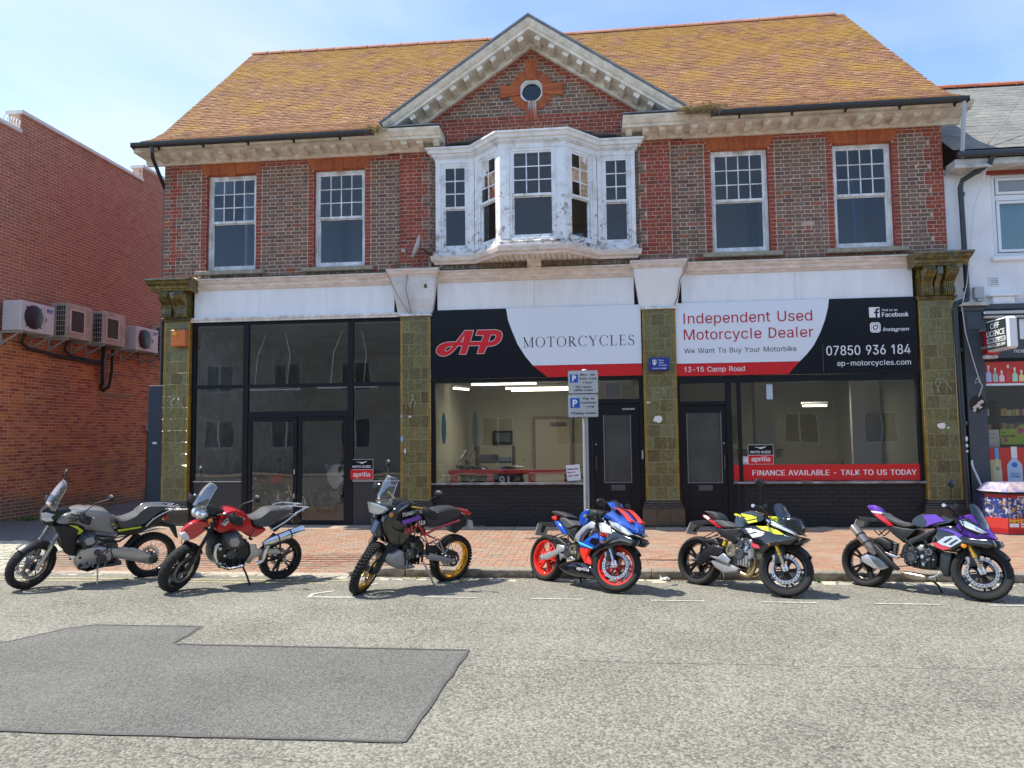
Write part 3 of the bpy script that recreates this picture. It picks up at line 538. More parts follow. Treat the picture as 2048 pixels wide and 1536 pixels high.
# kerb stones
kerb = thing('kerb', 'dark granite kerb along the red pavement, dropping flush towards the alley', 'kerb', (0, 0, 0)); del kerb['category']; del kerb['label']; kerb['kind'] = 'structure'
itA, itB = [], []
x = -12.3
while x < 12:
 w = random.uniform(.55, .95)
 zt = zpave(x + w / 2, KY + .05) + .004
 if x < -3.3: itB.append((x + w/2, KY + .08, zt - .1, w - .012, .17, .2, jr(.004)))
 else:
  tilt = (zpave(x + w, KY) - zpave(x, KY)) / w; R = np.array(jr(.004)); R[0][2] = -tilt; R[2][0] = tilt
  itA.append((x + w/2, KY + .08, zt - .12, w - .005, .17, .24, R.tolist()))
 x += w
pieces('kerb_stone', itA, M_kerb, kerb, 300, .012); pieces('kerb_stone', itB, M_kerb2, kerb, 300, .012)
# pale cap strip on top of the kerb where it is worn
# setts at alley mouth and channel
items = []
y = KY + .24; row = 0
while y < -2.1:
 x = -12.3 + (row % 2) * .07
 while x < -8.25:
  w = random.uniform(.12, .19); items.append((x + w/2, y, zpave(x, y) - .035 + random.gauss(0, .0025), w - .007, .08, .107, up(.015))); x += w
 y += .115; row += 1
for r_ in range(1):
 x = -8.3
 while x < -3.5:
  w = random.uniform(.12, .2); items.append((x + w/2, KY - .06, zroad(KY) - .028 + random.gauss(0, .003), w - .012, .06, .1, up(.02))); x += w
for r_ in range(2):
 x = -3.5
 while x < 7.4:
  w = random.uniform(.14, .24)
  if not (.93 < x + w/2 < 1.45 ) : items.append((x + w/2, KY - .07 - r_ * .12, zroad(KY - .07 - r_ * .12) - .030 + random.gauss(0, .003), w - .012, .06, .11, up(.015)))
  x += w
setts = thing('gutter_setts', '', '', (0, 0, 0)); del setts['label']; del setts['category']; setts['kind'] = 'structure'
pieces('sett', items, M_sett, setts, 300, .012, 'sett_field')
# alley tarmac
mb = MB(); mb.add([(-12.4, -2.15, .058), (-8.3, -2.15, .058), (-8.3, 14, .06), (-12.4, 14, .06)], [(0, 1, 2, 3)])
struct(mb.build('alley', M_alley))
# iron gully grate in the channel
g = thing('gully_grate', 'rusty iron gully grate in the gutter between the blue and the yellow motorcycle', 'drain grate', (1.19, KY - .14, zroad(KY) + .002))
mb = MB(); mb.box(-.25, .25, -.11, .11, -.03, -.022); mb.box(-.25, .25, -.115, -.10, -.03, .004); mb.box(-.25, .25, .10, .115, -.03, .004); mb.box(-.25, -.235, -.10, .10, -.03, .004); mb.box(.235, .25, -.10, .10, -.03, .004)
M_rust = mat('rusty_iron', (.19, .12, .08), .85, .2, bump=.8, bscale=50, var=.5, vscale=20)
mb.build('grate_frame', M_rust, g)
for q in range(10):
 mb = MB(); mb.box(-.226 + q * .0465, -.205 + q * .0465, -.099, .099, -.02, .004, .003); mb.build('bar', M_rust, g)
# litter by the grate
mb = MB(); random.seed(3)
n = 7
for i in range(n):
 for j in range(n):
  mb.v.append((.84 + i * .02 + random.uniform(-.006, .006), KY - .13 + j * .012, zroad(KY) + .012 + abs(random.gauss(0, .022))))
for i in range(n - 1):
 for j in range(n - 1): mb.f.append((i*n+j, (i+1)*n+j, (i+1)*n+j+1, i*n+j+1)); mb.m.append(0)
tag(mb.build('crumpled_paper', mat('paper', (.75, .75, .74), .8)), 'crumpled white paper lying in the gutter by the iron grate', 'litter')
random.seed(11)
# weeds and dead leaves
M_weed = mat('weed_leaf', (.10, .20, .04), .7, var=.4, vscale=20)
M_straw = mat('straw', (.50, .40, .22), .85, var=.4, vscale=30)
def tuft(name, mt, x, y, z, n, r, h, label, cat, lean=.5, w=.006, group=None):
 mb = MB()
 for i in range(n):
  a = random.uniform(0, 6.28); d = r * math.sqrt(random.random()); px, py = x + d * math.cos(a) , y + d * math.sin(a) * .5
  hh = h * random.uniform(.4, 1); lx, ly = random.gauss(0, lean * hh), random.gauss(0, lean * hh * .6); ww = w * random.uniform(.6, 1.4)
  mb.add([(px - ww, py, z), (px + ww, py, z), (px + lx * .5 + ww, py + ly * .5, z + hh * .6), (px + lx * .5 - ww, py + ly * .5, z + hh * .6), (px + lx, py + ly, z + hh)], [(0, 1, 2, 3), (3, 2, 4)])
 return tag(mb.build(name, mt), label, cat, group)
tuft('weed', M_weed, 2.62, KY - .05, zroad(KY) - .01, 60, .16, .07, 'green weeds growing from the gutter at the kerb, right of the yellow motorcycle', 'weed', .9, .008)
tuft('weed', M_weed, -2.3, KY - .05, zroad(KY) - .01, 30, .1, .04, 'small weeds in the gutter by the kerb, under the black motorcycle', 'weed', .9, .008)
tuft('weed', M_weed, -12.0, .75, .05, 50, .25, .12, 'low green weeds at the foot of the brick side wall', 'weed', .8, .012)
tuft('dead_leaves', mat('dead_leaf', (.27, .19, .11), .9, var=.5, vscale=30), -8.75, -.1, .05, 90, .45, .03, 'dry leaves and grass gathered at the foot of the alley gate', 'leaf litter', 3.0, .016)
mb = MB()
for i in range(420):
 x = random.uniform(-3.6, 7); y = KY - abs(random.gauss(0, .09)) - .01; s_ = random.uniform(.004, .016); z = zroad(y) + .003
 a = random.uniform(0, 3.1); c, s2 = math.cos(a) * s_, math.sin(a) * s_
 mb.add([(x - c, y - s2, z), (x + s2, y - c, z + s_ * .5), (x + c, y + s2, z), (x - s2, y + c, z + s_ * .3)], [(0, 1, 2), (0, 2, 3)])
for i in range(120):
 x = random.uniform(-3.6, 7); y = random.uniform(-4.1, -.4); s_ = random.uniform(.004, .014); z = .057
 a = random.uniform(0, 3.1); c, s2 = math.cos(a) * s_, math.sin(a) * s_
 mb.add([(x - c, y - s2, z), (x + s2, y - c, z + s_ * .3), (x + c, y + s2, z), (x - s2, y + c, z)], [(0, 1, 2), (0, 2, 3)])
o = mb.build('gutter_debris', mat('debris', (.45, .40, .30), .9, var=.6, vscale=9, vcol=(.16, .11, .07))); o['kind'] = 'stuff'; o['label'] = 'grit, dead leaves and scraps along the gutter and paving'
# ================================================================== the shop building
XC = -1.01
brick_noise = dict(noise_amt=.28, nscale=22, bump=.6, bscale=110)
M_mortar = mat('mortar', (.60, .45, .36), .95, bump=.5, bscale=90, var=.35, vscale=5)
M_red = vmat('red_brick', [(0, (.27, .055, .03)), (.4, (.36, .075, .038)), (.75, (.31, .062, .034)), (1, (.20, .05, .035))], .85, blotch=[((.17, .09, .07), 1.4, .56, .74, .5)], **brick_noise)
M_brn = vmat('brown_brick', [(0, (.18, .105, .07)), (.35, (.25, .155, .11)), (.62, (.20, .12, .085)), (.86, (.13, .085, .07)), (1, (.34, .12, .06))], .88, blotch=[((.15, .13, .085), 1.2, .54, .78, .45)], **brick_noise)
M_rub = vmat('rubbed_brick', [(0, (.42, .10, .035)), (.5, (.50, .135, .045)), (1, (.36, .085, .035))], .8, .25, 20, .3, 90, blotch=[((.20, .06, .035), 3.0, .5, .75, .5)])
M_white = mat('weathered_white_paint', (.84, .85, .86), .55, bump=.35, bscale=45, var=.22, vscale=7, vcol=(.50, .49, .46), stretch=(1, 1, .45))
M_peel = vmat('peeling_white_paint', [(0, (.80, .81, .82)), (1, (.86, .87, .88))], .6, .08, 5, .8, 30, blotch=[((.30, .25, .20), 9, .60, .68, .85, (0, 0, 0), (5.2, 6.9, .085, -.05)), ((.56, .54, .50), 4, .5, .65, .7)])
M_cream = mat('cornice_cream', (.82, .78, .70), .7, bump=.4, bscale=40, var=.3, vscale=5, vcol=(.55, .50, .40))
M_panel = mat('fascia_panel', (.86, .87, .88), .45, bump=.1, bscale=12, var=.1, vscale=1.8, stretch=(2.2, 1, .5))
M_stone = mat('sill_stone', (.38, .34, .25), .9, bump=.6, bscale=60, var=.4, vscale=10)
M_pink = mat('cornice_pale_stone', (.78, .69, .62), .75, bump=.4, bscale=50, var=.3, vscale=5, vcol=(.58, .50, .43), stretch=(1, 1, 3))
M_lead = mat('lead', (.22, .24, .27), .5, .2, bump=.3, bscale=20, var=.4, vscale=6)
M_black = mat('black_gloss_paint', (.007, .009, .014), .42, spec=.28, bump=.06, bscale=30)
M_gutter = mat('black_gutter', (.02, .022, .026), .35, coat=.2)
M_glass = glassmat('window_glass', (.80, .83, .84), .055)
M_glassd = glassmat('shop_glass', (.96, .97, .97), .05)
M_room = mat('room_wall', (.50, .49, .46), .9)
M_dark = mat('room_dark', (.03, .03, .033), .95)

shop = thing('shop_building', 'two storey brick motorcycle shop with mossy tiled roof, pediment and white bay window', 'building')
def part(name, mt, mb_, parent=None, smooth=False, **k): return mb_.build(name, mt, parent or shop, smooth, **k)

# ---- brickwork of the first floor. zones are decided brick by brick
WIN = [(-7.14, .53), (-4.88, .53), (2.90, .53), (5.12, .53)]
WZ0, WZ1 = 5.13, 7.13
Z0 = 4.93; NC = 35; CH = .075
def arch_half(z):      # half width of the flat arch at height z
 return .56 + (z - WZ1) * .37 if z > WZ1 - .01 else 0
def solid_intervals(z, xa, xb):
 """clip a course against openings; returns intervals"""
 iv = [(xa, xb)]
 cuts = []
 for c, h in WIN:
  hh = h if z < WZ1 else (arch_half(z) + .0 if z < 7.53 else 0)
  if z > WZ0 - .02 and hh: cuts.append((c - hh, c + hh))
 if 5.25 < z < 7.16: cuts.append((-2.90, .94))
 for a, b in cuts:
  n = []
  for p, q in iv:
   if b <= p or a >= q: n.append((p, q)); continue
   if a > p: n.append((p, a))
   if b < q: n.append((b, q))
  iv = n
 return iv
def zone(x, z, course):
 t = (course // 3) % 2
 if z > 7.27: return 'r'
 if z < 5.16: return 'b' if random.random() < .7 else 'r'
 if x < -8.2 - (.115 if t else 0): return 'r' if (x > -8.5 or random.random() < .35) else 'b'
 if x > 6.2 + (.115 if t else 0): return 'r'
 for c, h in WIN:
  if abs(x - c) < h + .118: return 'r'
 if -3.64 < x < -3.18 + (.115 if t else 0): return 'r'
 if 1.62 > x > 1.16 - (.115 if t else 0): return 'r'
 return 'b'
red, brn = [], []
def cut_zones(z, course, a, b):
 """split a course at the borders of the red dressings"""
 if z > 7.27 or z < 5.16: return [(a, b)]
 t = (course // 3) % 2; E = [-8.2 - (.115 if t else 0), 6.2 + (.115 if t else 0), -3.64, -3.18 + (.115 if t else 0), 1.16 - (.115 if t else 0), 1.62, -3.0, 1.02]
 for c, h in WIN: E += [c - h - .118, c + h + .118]
 E = sorted(e for e in E if a + .02 < e < b - .02); P_ = [a] + E + [b]; return [(p + (.005 if p != a else 0), q - (.005 if q != b else 0)) for p, q in zip(P_, P_[1:])]
def lay(z, course, intervals, y0=0., zone_f=zone, pier=True):
 if pier: intervals = [q for a, b in intervals for q in cut_zones(z, course, a, b)]
 for a, b in intervals:
  x = a - (0.0 if course % 2 else .056); k = course % 2
  while x < b - .02:
   w = .215 if k % 2 == 0 else .1025
   p, q = max(x, a), min(x + w, b)
   if q - p > .03:
    cx = (p + q) / 2; zn = zone_f(cx, z, course)
    y = y0
    if pier and (-3.64 < cx < -3.0 or 1.02 < cx < 1.64): y -= .045
    if zn == 'b': y += .003
    y += random.gauss(0, .0012)
    (red if zn == 'r' else brn).append((cx, y + .05, z, q - p, .1, .065, jr(.003)))
   x += w + .0105; k += 1
for i in range(NC):
 z = Z0 + .0325 + i * CH
 if z > 7.52: break
 lay(z, i, solid_intervals(z, -8.585, 6.535))
# tympanum
PZ0, PAPEX, PT = 7.56, 9.42, math.tan(rad(34.0))
RC = (XC, 8.50)
def tz(x, z, c):
 d = (PAPEX - (z - 0)) / PT - abs(x - XC)     # distance (along x) from the raking edge
 return 'r' if (d < .33 or z < 8.02) else 'b'
i = 0
while True:
 z = 7.60 + i * CH
 hw = (PAPEX - z) / PT
 if hw < .05: break
 iv = [(XC - min(hw, 1.95 + (0)), XC + min(hw, 1.95))] if z < 7.9 else [(XC - hw, XC + hw)]
 ri = .62
 dz = z - RC[1]
 cut = 0
 if abs(dz) < .40: cut = math.sqrt(.40 ** 2 - dz * dz)
 if abs(dz) < .12: cut = max(cut, .60)
 if .3 < abs(dz) < .62: cut = max(cut, .09 + .05 * (abs(dz) - .3) / .3)
 if cut: iv = [(iv[0][0], XC - cut), (XC + cut, iv[0][1])]
 lay(z, i, iv, 0., tz, False)
 i += 1
mb = MB()      # mortar backing behind bricks, built round the openings
Bk = .0025
xs = sorted({-8.58, 6.53} | {c + s * h for c, h in WIN for s in (-1, 1)} | {-2.90, .94})
def backing(x0, x1, z0, z1, y=Bk): mb.box(x0, x1, y + .004, y + .22, z0, z1)
prev = -8.58
for a, b in [(c - h, c + h) for c, h in WIN[:2]] + [(-2.90, .94)] + [(c - h, c + h) for c, h in WIN[2:]]:
 backing(prev, a, Z0, 7.55); prev = b
 if a == -2.90: backing(a, b, Z0, 5.25); backing(a, b, 7.16, 7.55)
 else: backing(a, b, Z0, WZ0); backing(a, b, WZ1, 7.55)
backing(prev, 6.53, Z0, 7.55)
mb.box(-3.63, -3.01, -.0385, .006, Z0, 7.5); mb.box(1.03, 1.63, -.0385, .006, Z0, 7.5)
n = 40
ring = [(XC + .27 * math.cos(2 * math.pi * k / n), RC[1] + .27 * math.sin(2 * math.pi * k / n)) for k in range(n)]
# tympanum backing as a fan of quads round the round window
hw0 = (PAPEX - 7.56) / PT
def edge_pt(a):
 dx, dz = math.cos(a), math.sin(a); best = 9
 if dz < 0: best = min(best, (7.56 - RC[1]) / dz)
 for s in (1, -1):
  den = dz + s * dx * PT
  if den > 1e-6: best = min(best, (PAPEX - RC[1]) / den)
 return (RC[0] + dx * best, RC[1] + dz * best)
angs = sorted({2 * math.pi * k / n for k in range(n)} | {math.pi / 2, math.atan2(7.56 - RC[1], hw0) + 2 * math.pi, math.atan2(7.56 - RC[1], -hw0) + 2 * math.pi})
for k in range(len(angs)):
 a, b = angs[k], angs[(k + 1) % len(angs)]
 p, q = edge_pt(a), edge_pt(b)
 r1 = (RC[0] + .27 * math.cos(a), RC[1] + .27 * math.sin(a)); r2 = (RC[0] + .27 * math.cos(b), RC[1] + .27 * math.sin(b))
 mb.add([(r1[0], .0068, r1[1]), (p[0], .0068, p[1]), (q[0], .0068, q[1]), (r2[0], .0068, r2[1])], [(0, 1, 2, 3)])
wall = part('wall', M_mortar, mb)
pieces('brick', red, M_red, wall, 150, .005, 'red_brickwork')
pieces('brick', brn, M_brn, wall, 150, .005, 'brown_brickwork')
# plain side walls and back of the house
mb = MB(); mb.box(-8.58, -8.36, .235, 7.8, 0, 7.5); mb.box(6.31, 6.53, .235, 7.8, 0, 7.5); mb.box(-8.36, 6.31, 7.6, 7.8, 0, 7.5)
mb.add([(-8.58, .3, 7.5), (-8.58, 7.8, 7.5), (-8.58, 4.05, 11.6)], [(0, 1, 2)]); mb.add([(6.53, .3, 7.5), (6.53, 7.8, 7.5), (6.53, 4.05, 11.6)], [(0, 1, 2)])
part('side_wall', M_red, mb)

# ---- flat arches of rubbed brick, with a keystone
for c, h in WIN:
 mb = MB(); nb = 23
 for k in range(nb):
  if abs(k - 11) <= 1 and k != 11: continue
  w0 = 1.12 / nb; a = -.56 + k * w0; b = a + w0
  if k == 11: a, b = -.56 + 10 * w0, -.56 + 13 * w0
  s = lambda t: t * (1 + .37 * .40 / .56)
  y = -.014 if k == 11 else 0; z0 = WZ1 - (.05 if k == 11 else 0)
  g = .0015
  mb.prism([(c + a + g, z0), (c + b - g, z0), (c + s(b) - g, WZ1 + .395), (c + s(a) + g, WZ1 + .395)], y - .004, .012, 'y')
 mb.box(c - .53, c + .53, .012, .20, WZ1 - .006, WZ1 + .03)
 part('flat_arch', M_rub, mb)
# red dressed reveals
rev = []
for c, h in WIN:
 for s in (-1, 1):
  for k in range(26):
   z = WZ0 + .004 + k * .0765; rev.append((c + s * (h - .0025), .052, z + .033, .006, .094, .066, None))
pieces('reveal_brick', rev, M_red, wall, 300, .001)
# ---- round window with rubbed brick ring and four keystones
mb = MB(); nb = 32
for k in range(nb):
 a0, a1 = 2 * math.pi * k / nb + .008, 2 * math.pi * (k + 1) / nb - .008
 mb.prism([(RC[0] + .24 * math.cos(a0), RC[1] + .24 * math.sin(a0)), (RC[0] + .42 * math.cos(a0), RC[1] + .42 * math.sin(a0)), (RC[0] + .42 * math.cos(a1), RC[1] + .42 * math.sin(a1)), (RC[0] + .24 * math.cos(a1), RC[1] + .24 * math.sin(a1))], -.012, .06)
for k in range(4):
 a = k * math.pi / 2; ca, sa = math.cos(a), math.sin(a)
 for f in (-1, 0, 1):
  P_ = [(.215, f * .055 - .026), (.215, f * .055 + .026), (.62, f * .088 + .042), (.62, f * .088 - .042)]
  mb.prism([(RC[0] + u * ca - w * sa, RC[1] + u * sa + w * ca) for u, w in P_], -.03, .05)
rw = part('round_window', M_rub, mb)
mb = MB(); mb.lathe([(.245, -.008), (.245, .10), (.19, .10), (.19, .03), (.215, -.008)], (RC[0], .02, RC[1]), 'y', 32, closed=True); part('frame', M_peel, mb, rw, True)
mb = MB(); mb.lathe([(.001, .09), (.2, .09)], (RC[0], .02, RC[1]), 'y', 28); part('pane', M_glass, mb, rw)
mb = MB()
random.seed(5)
for k in range(14):
 x = RC[0] + random.uniform(-.06, .1); z = RC[1] - random.uniform(.2, .3); l = random.uniform(.08, .34)
 mb.add([(x - .008, -.034, z), (x + .008, -.034, z), (x + random.uniform(-.01, .01), -.034, z - l)], [(0, 1, 2)])
part('bird_droppings', mat('droppings', (.62, .58, .52), .9), mb, rw)['kind'] = 'stuff'
random.seed(21)

# ---- eaves cornice with modillions
def sweep(profile, path, closed=False):
 """profile: (out, z) list, path: (x,y) list; mitred sweep with out to the path's right side"""
 m = MB(); n = len(path); k = len(profile); P_ = [Vector(p) for p in path]
 for i, p in enumerate(P_):
  d0 = (P_[i] - P_[i - 1]).normalized() if i > 0 else None; d1 = (P_[i + 1] - P_[i]).normalized() if i < n - 1 else None
  if d0 is None: d0 = d1
  if d1 is None: d1 = d0
  n0 = Vector((d0.y, -d0.x)); n1 = Vector((d1.y, -d1.x)); nn = (n0 + n1)
  nn = nn / (nn.length_squared / 2) if nn.length > 1e-6 else n0
  for o, z in profile: m.v.append((p.x + nn.x * o, p.y + nn.y * o, z))
 for i in range(n - 1):
  for j in range(k):
   j2 = (j + 1) % k
   m.f.append((i * k + j, (i + 1) * k + j, (i + 1) * k + j2, i * k + j2)); m.m.append(0)
 m.f.append(tuple(range(k))); m.m.append(0); m.f.append(tuple((n - 1) * k + j for j in range(k - 1, -1, -1))); m.m.append(0)
 return m
CZ = 7.36
corn = [(0, CZ), (.06, CZ), (.08, CZ + .04), (.10, CZ + .05), (.10, CZ + .10), (.52, CZ + .105), (.52, CZ + .15), (.55, CZ + .155), (.60, CZ + .21), (.60, CZ + .235), (0, CZ + .24)]
PL, PR = -3.90, 1.88           # where the pediment's returns begin
def modil(x, y0, z, w=.115, d=.36, parent=None):
 m = MB(); m.prism([(y0 - .10, z + .10), (y0 - .10, z + .02), (y0 - .22, z + .012), (y0 - d - .06, z + .045), (y0 - d - .06, z + .10)], x - w / 2, x + w / 2, 'x')
 m.box(x - w / 2 - .012, x + w / 2 + .012, y0 - d - .075, y0 - .10, z + .082, z + .103)
 return m
for a, b, nm in ((-8.585 - .35, PL + .02, 'eaves_cornice'), (PR - .02, 6.535 + .30, 'eaves_cornice')):
 c_ = part(nm, M_cream, sweep(corn, [(a, 0), (b, 0)]))
 first = None; x = -8.47 + .0 if a < 0 else 2.03
 while x < (PL - .1 if a < 0 else 6.6):
  if first is None: first = modil(0, 0, CZ).build('modillion', M_cream, c_); first.location = (x, 0, 0)
  else:
   o = first.copy(); COL.objects.link(o); o.parent = c_; o.location = (x, 0, 0)
  x += .327
# pediment returns (broken entablature blocks)
for a, b in ((PL, -2.72), (.72, PR)):
 rp = [(0, CZ), (.06, CZ), (.08, CZ + .04), (.10, CZ + .09), (.44, CZ + .095), (.44, CZ + .14), (.48, CZ + .15), (.56, CZ + .23), (.58, CZ + .265), (0, CZ + .29)]
 c_ = part('pediment_return', M_cream, sweep(rp, [(a - .02, .02), (a - .02, -.05), (b, -.05), (b, .05)] if False else [(a, -.045), (b, -.045)]))
 for k in range(4):
  x = a + .12 + k * (b - a - .24) / 3
  modil(x, -.05, CZ - .008, .11, .30).build('modillion', M_cream, c_)
 mb = MB(); mb.box(a - .01, b + .01, -.64, .3, CZ + .292, CZ + .31); mb.build('lead_cover', M_lead, c_)
# raking cornice
RA = rad(34.0); ca, sa = math.cos(RA), math.sin(RA)
AP = (XC, 9.66)                # apex of the upper edge
LEN = 3.42
for s in (-1, 1):
 m = MB()
 # profile in (out y, down d): d measured perpendicular below the upper edge
 prof = [(.60, .0), (.60, .05), (.55, .10), (.51, .115), (.51, .16), (.12, .165), (.12, .23), (.08, .27), (.0, .27), (.0, .0)]
 k = len(prof)
 for t in (0, LEN):
  for o, d in prof:
   off = 0 if t == 0 else 0
   # mitre at apex: vertical cut
   x = s * (t * ca - (d * sa if t else 0)); z = -t * sa - (d * ca if t else d / ca)
   m.v.append((AP[0] + x, -o, AP[1] + z))
 for j in range(k): m.f.append((j, k + j, k + (j + 1) % k, (j + 1) % k)); m.m.append(0)
 m.f.append(tuple(k + j for j in range(k))); m.m.append(0)
 rk = part('raking_cornice', M_cream, m)
 t = .34
 while t < LEN - .25:
  mm = MB(); w = .115
  d0, d1 = .165, .245
  pts = []
  for tt, dd in ((t - w/2, d0), (t + w/2, d0), (t + w/2, d1), (t - w/2, d1)):
   pts.append((AP[0] + s * (tt * ca - dd * sa), AP[1] - tt * sa - dd * ca))
  mm.prism(pts, -.47, -.12); mm.build('modillion', M_cream, rk); t += .315
 m = MB()
 def rk_pt(t, d): return (AP[0] + s * (t * ca - d * sa), AP[1] - t * sa - d * ca)
 P4 = [rk_pt(0, -.035), rk_pt(LEN + .04, -.035), rk_pt(LEN + .04, -.004), rk_pt(0, -.004)]
 P4[0] = (AP[0], AP[1] + .042); P4[3] = (AP[0], AP[1] + .005)
 m.prism(P4, -.645, 1.0); m.build('lead_edge', M_lead, rk)
# ---- roof: covering deck + plain tiles in courses with a bellcast at the eaves
def roof_pt(s):      # distance s up the slope -> (y,z)
 P_ = [(-.66, 7.60), (-.30, 7.80), (.10, 8.10), (4.05, 11.92)]
 for i in range(3):
  d = math.dist(P_[i], P_[i + 1])
  if s <= d or i == 2:
   t = s / d; return (P_[i][0] + (P_[i + 1][0] - P_[i][0]) * t, P_[i][1] + (P_[i + 1][1] - P_[i][1]) * t, math.atan2(P_[i + 1][1] - P_[i][1], P_[i + 1][0] - P_[i][0]))
  s -= d
 return None
M_tile = vmat('clay_roof_tile', [(0, (.27, .125, .06)), (.3, (.35, .17, .08)), (.6, (.31, .15, .075)), (.85, (.22, .10, .055)), (1, (.42, .24, .12))], .9, .25, 30, .5, 80,
              blotch=[((.37, .20, .03), 1.5, .47, .60, .75, (2, 0, 0), (8.1, 10.6, -.07, .07)), ((.40, .27, .06), 7, .55, .68, .6, (5, 1, 0)), ((.58, .42, .24), 14, .62, .72, .45, (9, 9, 0)), ((.07, .06, .05), 26, .66, .72, .7, (1, 2, 3))])
M_deck = mat('roof_underlay', (.05, .035, .028), .95)
mb = MB(); E0, E1 = -8.70, 6.64
pr = [roof_pt(0)[:2], (-.30, 7.80), (.10, 8.10), (4.05, 11.92), (8.2, 7.7)]
for i in range(4):
 (y0, z0), (y1, z1) = pr[i], pr[i + 1]
 for xa, xb in (((E0 + .02, XC - 2.70), (XC + 2.70, E1 - .02)) if i < 2 else ((E0 + .02, E1 - .32),)):
  mb.add([(xa, y0, z0 - .03), (xb, y0, z0 - .03), (xb, y1, z1 - .03), (xa, y1, z1 - .03)], [(0, 1, 2, 3)])
roof = part('roof', M_deck, mb)
items = []; s = 0.; c = 0
TOT = math.dist((-.66, 7.6), (-.3, 7.8)) + math.dist((-.3, 7.8), (.1, 8.1)) + math.dist((.1, 8.1), (4.05, 11.92))
random.seed(17)
while s < TOT - .05:
 y, z, an = roof_pt(s + .08)
 hwp = (AP[1] - .02 - z) / math.tan(RA)
 x = E0 + (0 if c % 2 else -.083)
 sag = 0
 while x < E1:
  a, b = max(x, E0), min(x + .163, E1 - .30 * s / TOT)
  cx = (a + b) / 2
  if b - a > .04 and not (abs(cx - XC) < hwp - .02 and z < AP[1]):
   t = an - .13 + random.gauss(0, .016); ct, st = math.cos(t), math.sin(t); r_ = random.gauss(0, .006)
   # local: x across, front(-Y) = upper face normal, z = up the slope
   R = [[1, 0, r_], [0, st, ct], [0, -ct, st]]
   sg = -.045 * math.sin((cx + 8.7) / 15.3 * math.pi) - .012 * pnoise(Vector((cx * .7, s * .8, 0)))
   items.append((cx, y, z + .004 + sg * min(1, s / 3) + random.gauss(0, .0018), b - a - .003, .019, .165, R))
  x += .1665
 s += .100; c += 1
pieces('roof_tile', items, M_tile, roof, 300, .004, 'roof_tile_field')
mb = MB(); x = E0
while x < E1 - .62:
 l = .45;
 sgz = -.045 * math.sin((x + .2 + 8.7) / 15.3 * math.pi)
 if abs(x - XC) > -1: mb.lathe([(.105, 0), (.11, l - .012), (.098, l - .012)], (x, 4.05, 11.865 + sgz), 'x', 12, 0, 180)
 x += l
part('ridge_tiles', vmat('ridge_clay', [(0, (.40, .17, .10)), (1, (.48, .22, .14))], .85, .2, 8, .3, 60), mb, roof)
mb = MB()
for q in range(26): # verge pointing
 pass
# pediment roof planes running back
mb = MB()
for s_ in (-1, 1):
 zlow = AP[1] - LEN * sa
 yl = None
 def ymain(z): return .10 + (z - 8.10) * (4.05 - .10) / (11.92 - 8.10) if z > 8.1 else -.3
 mb.add([(AP[0], -.6, AP[1]), (AP[0] + s_ * LEN * ca, -.6, zlow), (AP[0] + s_ * LEN * ca, .0, zlow), (AP[0] + s_ * (AP[1] - 8.10) / math.tan(RA), .12, 8.10), (AP[0], ymain(AP[1]) + .1, AP[1])], [(0, 1, 2, 3, 4)])
part('pediment_roof', M_lead, mb, roof)
# straw from nests at the ends of the gutters
def straw(x0, x1, y, z, n, lab, drop=.2):
 m = MB()
 for i in range(n):
  x = random.uniform(x0, x1); l = random.uniform(.06, drop); zz = z + random.uniform(-.02, .05); yy = y + random.uniform(-.08, .05)
  dx, dy, dz = random.gauss(0, .06), random.gauss(-.02, .04), -random.uniform(.0, l)
  if random.random() < .4: dx, dz = random.gauss(0, .12), random.uniform(-.03, .05)
  m.add([(x - .004, yy, zz), (x + .004, yy, zz), (x + dx * .6 + .003, yy + dy, zz + dz * .6 + .01), (x + dx, yy + dy, zz + dz)], [(0, 1, 2), (1, 3, 2)])
 tag(m.build('bird_nest', M_straw), lab, 'nest')
straw(1.83, 2.42, -.72, 7.60, 700, 'straw bird nest hanging from the right end of the pediment by the gutter', .26)
straw(-4.06, -3.86, -.72, 7.56, 260, 'straw bird nest stuffed into the gutter left of the pediment', .18)
# gutters
def gutter(x0, x1, lab):
 m = MB(); pr_ = []
 for k in range(9):
  a = math.pi * k / 8; pr_.append((.068 * math.cos(a), -.068 * math.sin(a)))
 pr_ = [(.068, .02)] + pr_ + [(-.068, .02), (-.062, .02)] + [(-.062 * math.cos(math.pi * k / 8), -.062 * math.sin(math.pi * k / 8)) for k in range(9)] + [(.062, .02)]
 for x in (x0, x1):
  for y, z in pr_: m.v.append((x, -.70 + y, 7.545 + z))
 k = len(pr_)
 for j in range(k): m.f.append((j, k + j, k + (j + 1) % k, (j + 1) % k)); m.m.append(0)
 m.box(x0 - .006, x0, -.772, -.628, 7.475, 7.566); m.box(x1, x1 + .006, -.772, -.628, 7.475, 7.566)
 g_ = part('gutter', M_gutter, m, smooth=False)
 x = x0 + .5
 while x < x1:
  b_ = MB(); b_.lathe([(.078, -.015), (.078, .015)], (x, -.70, 7.545), 'x', 10, 180, 360); b_.box(x - .015, x + .015, -.64, -.60, 7.45, 7.545); b_.build('gutter_bracket', M_gutter, g_); x += .92
 return g_
gutter(-8.83, -3.98, ''); gutter(2.3, 6.66, '')
mb = MB(); mb.tube([(-8.42, -.70, 7.49), (-8.42, -.70, 7.38), (-8.47, -.60, 7.30), (-8.62, .02, 6.98), (-8.64, .12, 6.9), (-8.64, .12, .2)], .036, 10)
part('downpipe', M_gutter, mb, smooth=True)
mb = MB(); mb.tube([(6.60, -.70, 7.50), (6.60, -.70, 7.40), (6.70, -.36, 6.78), (6.70, -.33, 6.62)], .036, 10)
part('downpipe', mat('grey_pipe', (.42, .47, .52), .4), mb, smooth=True)

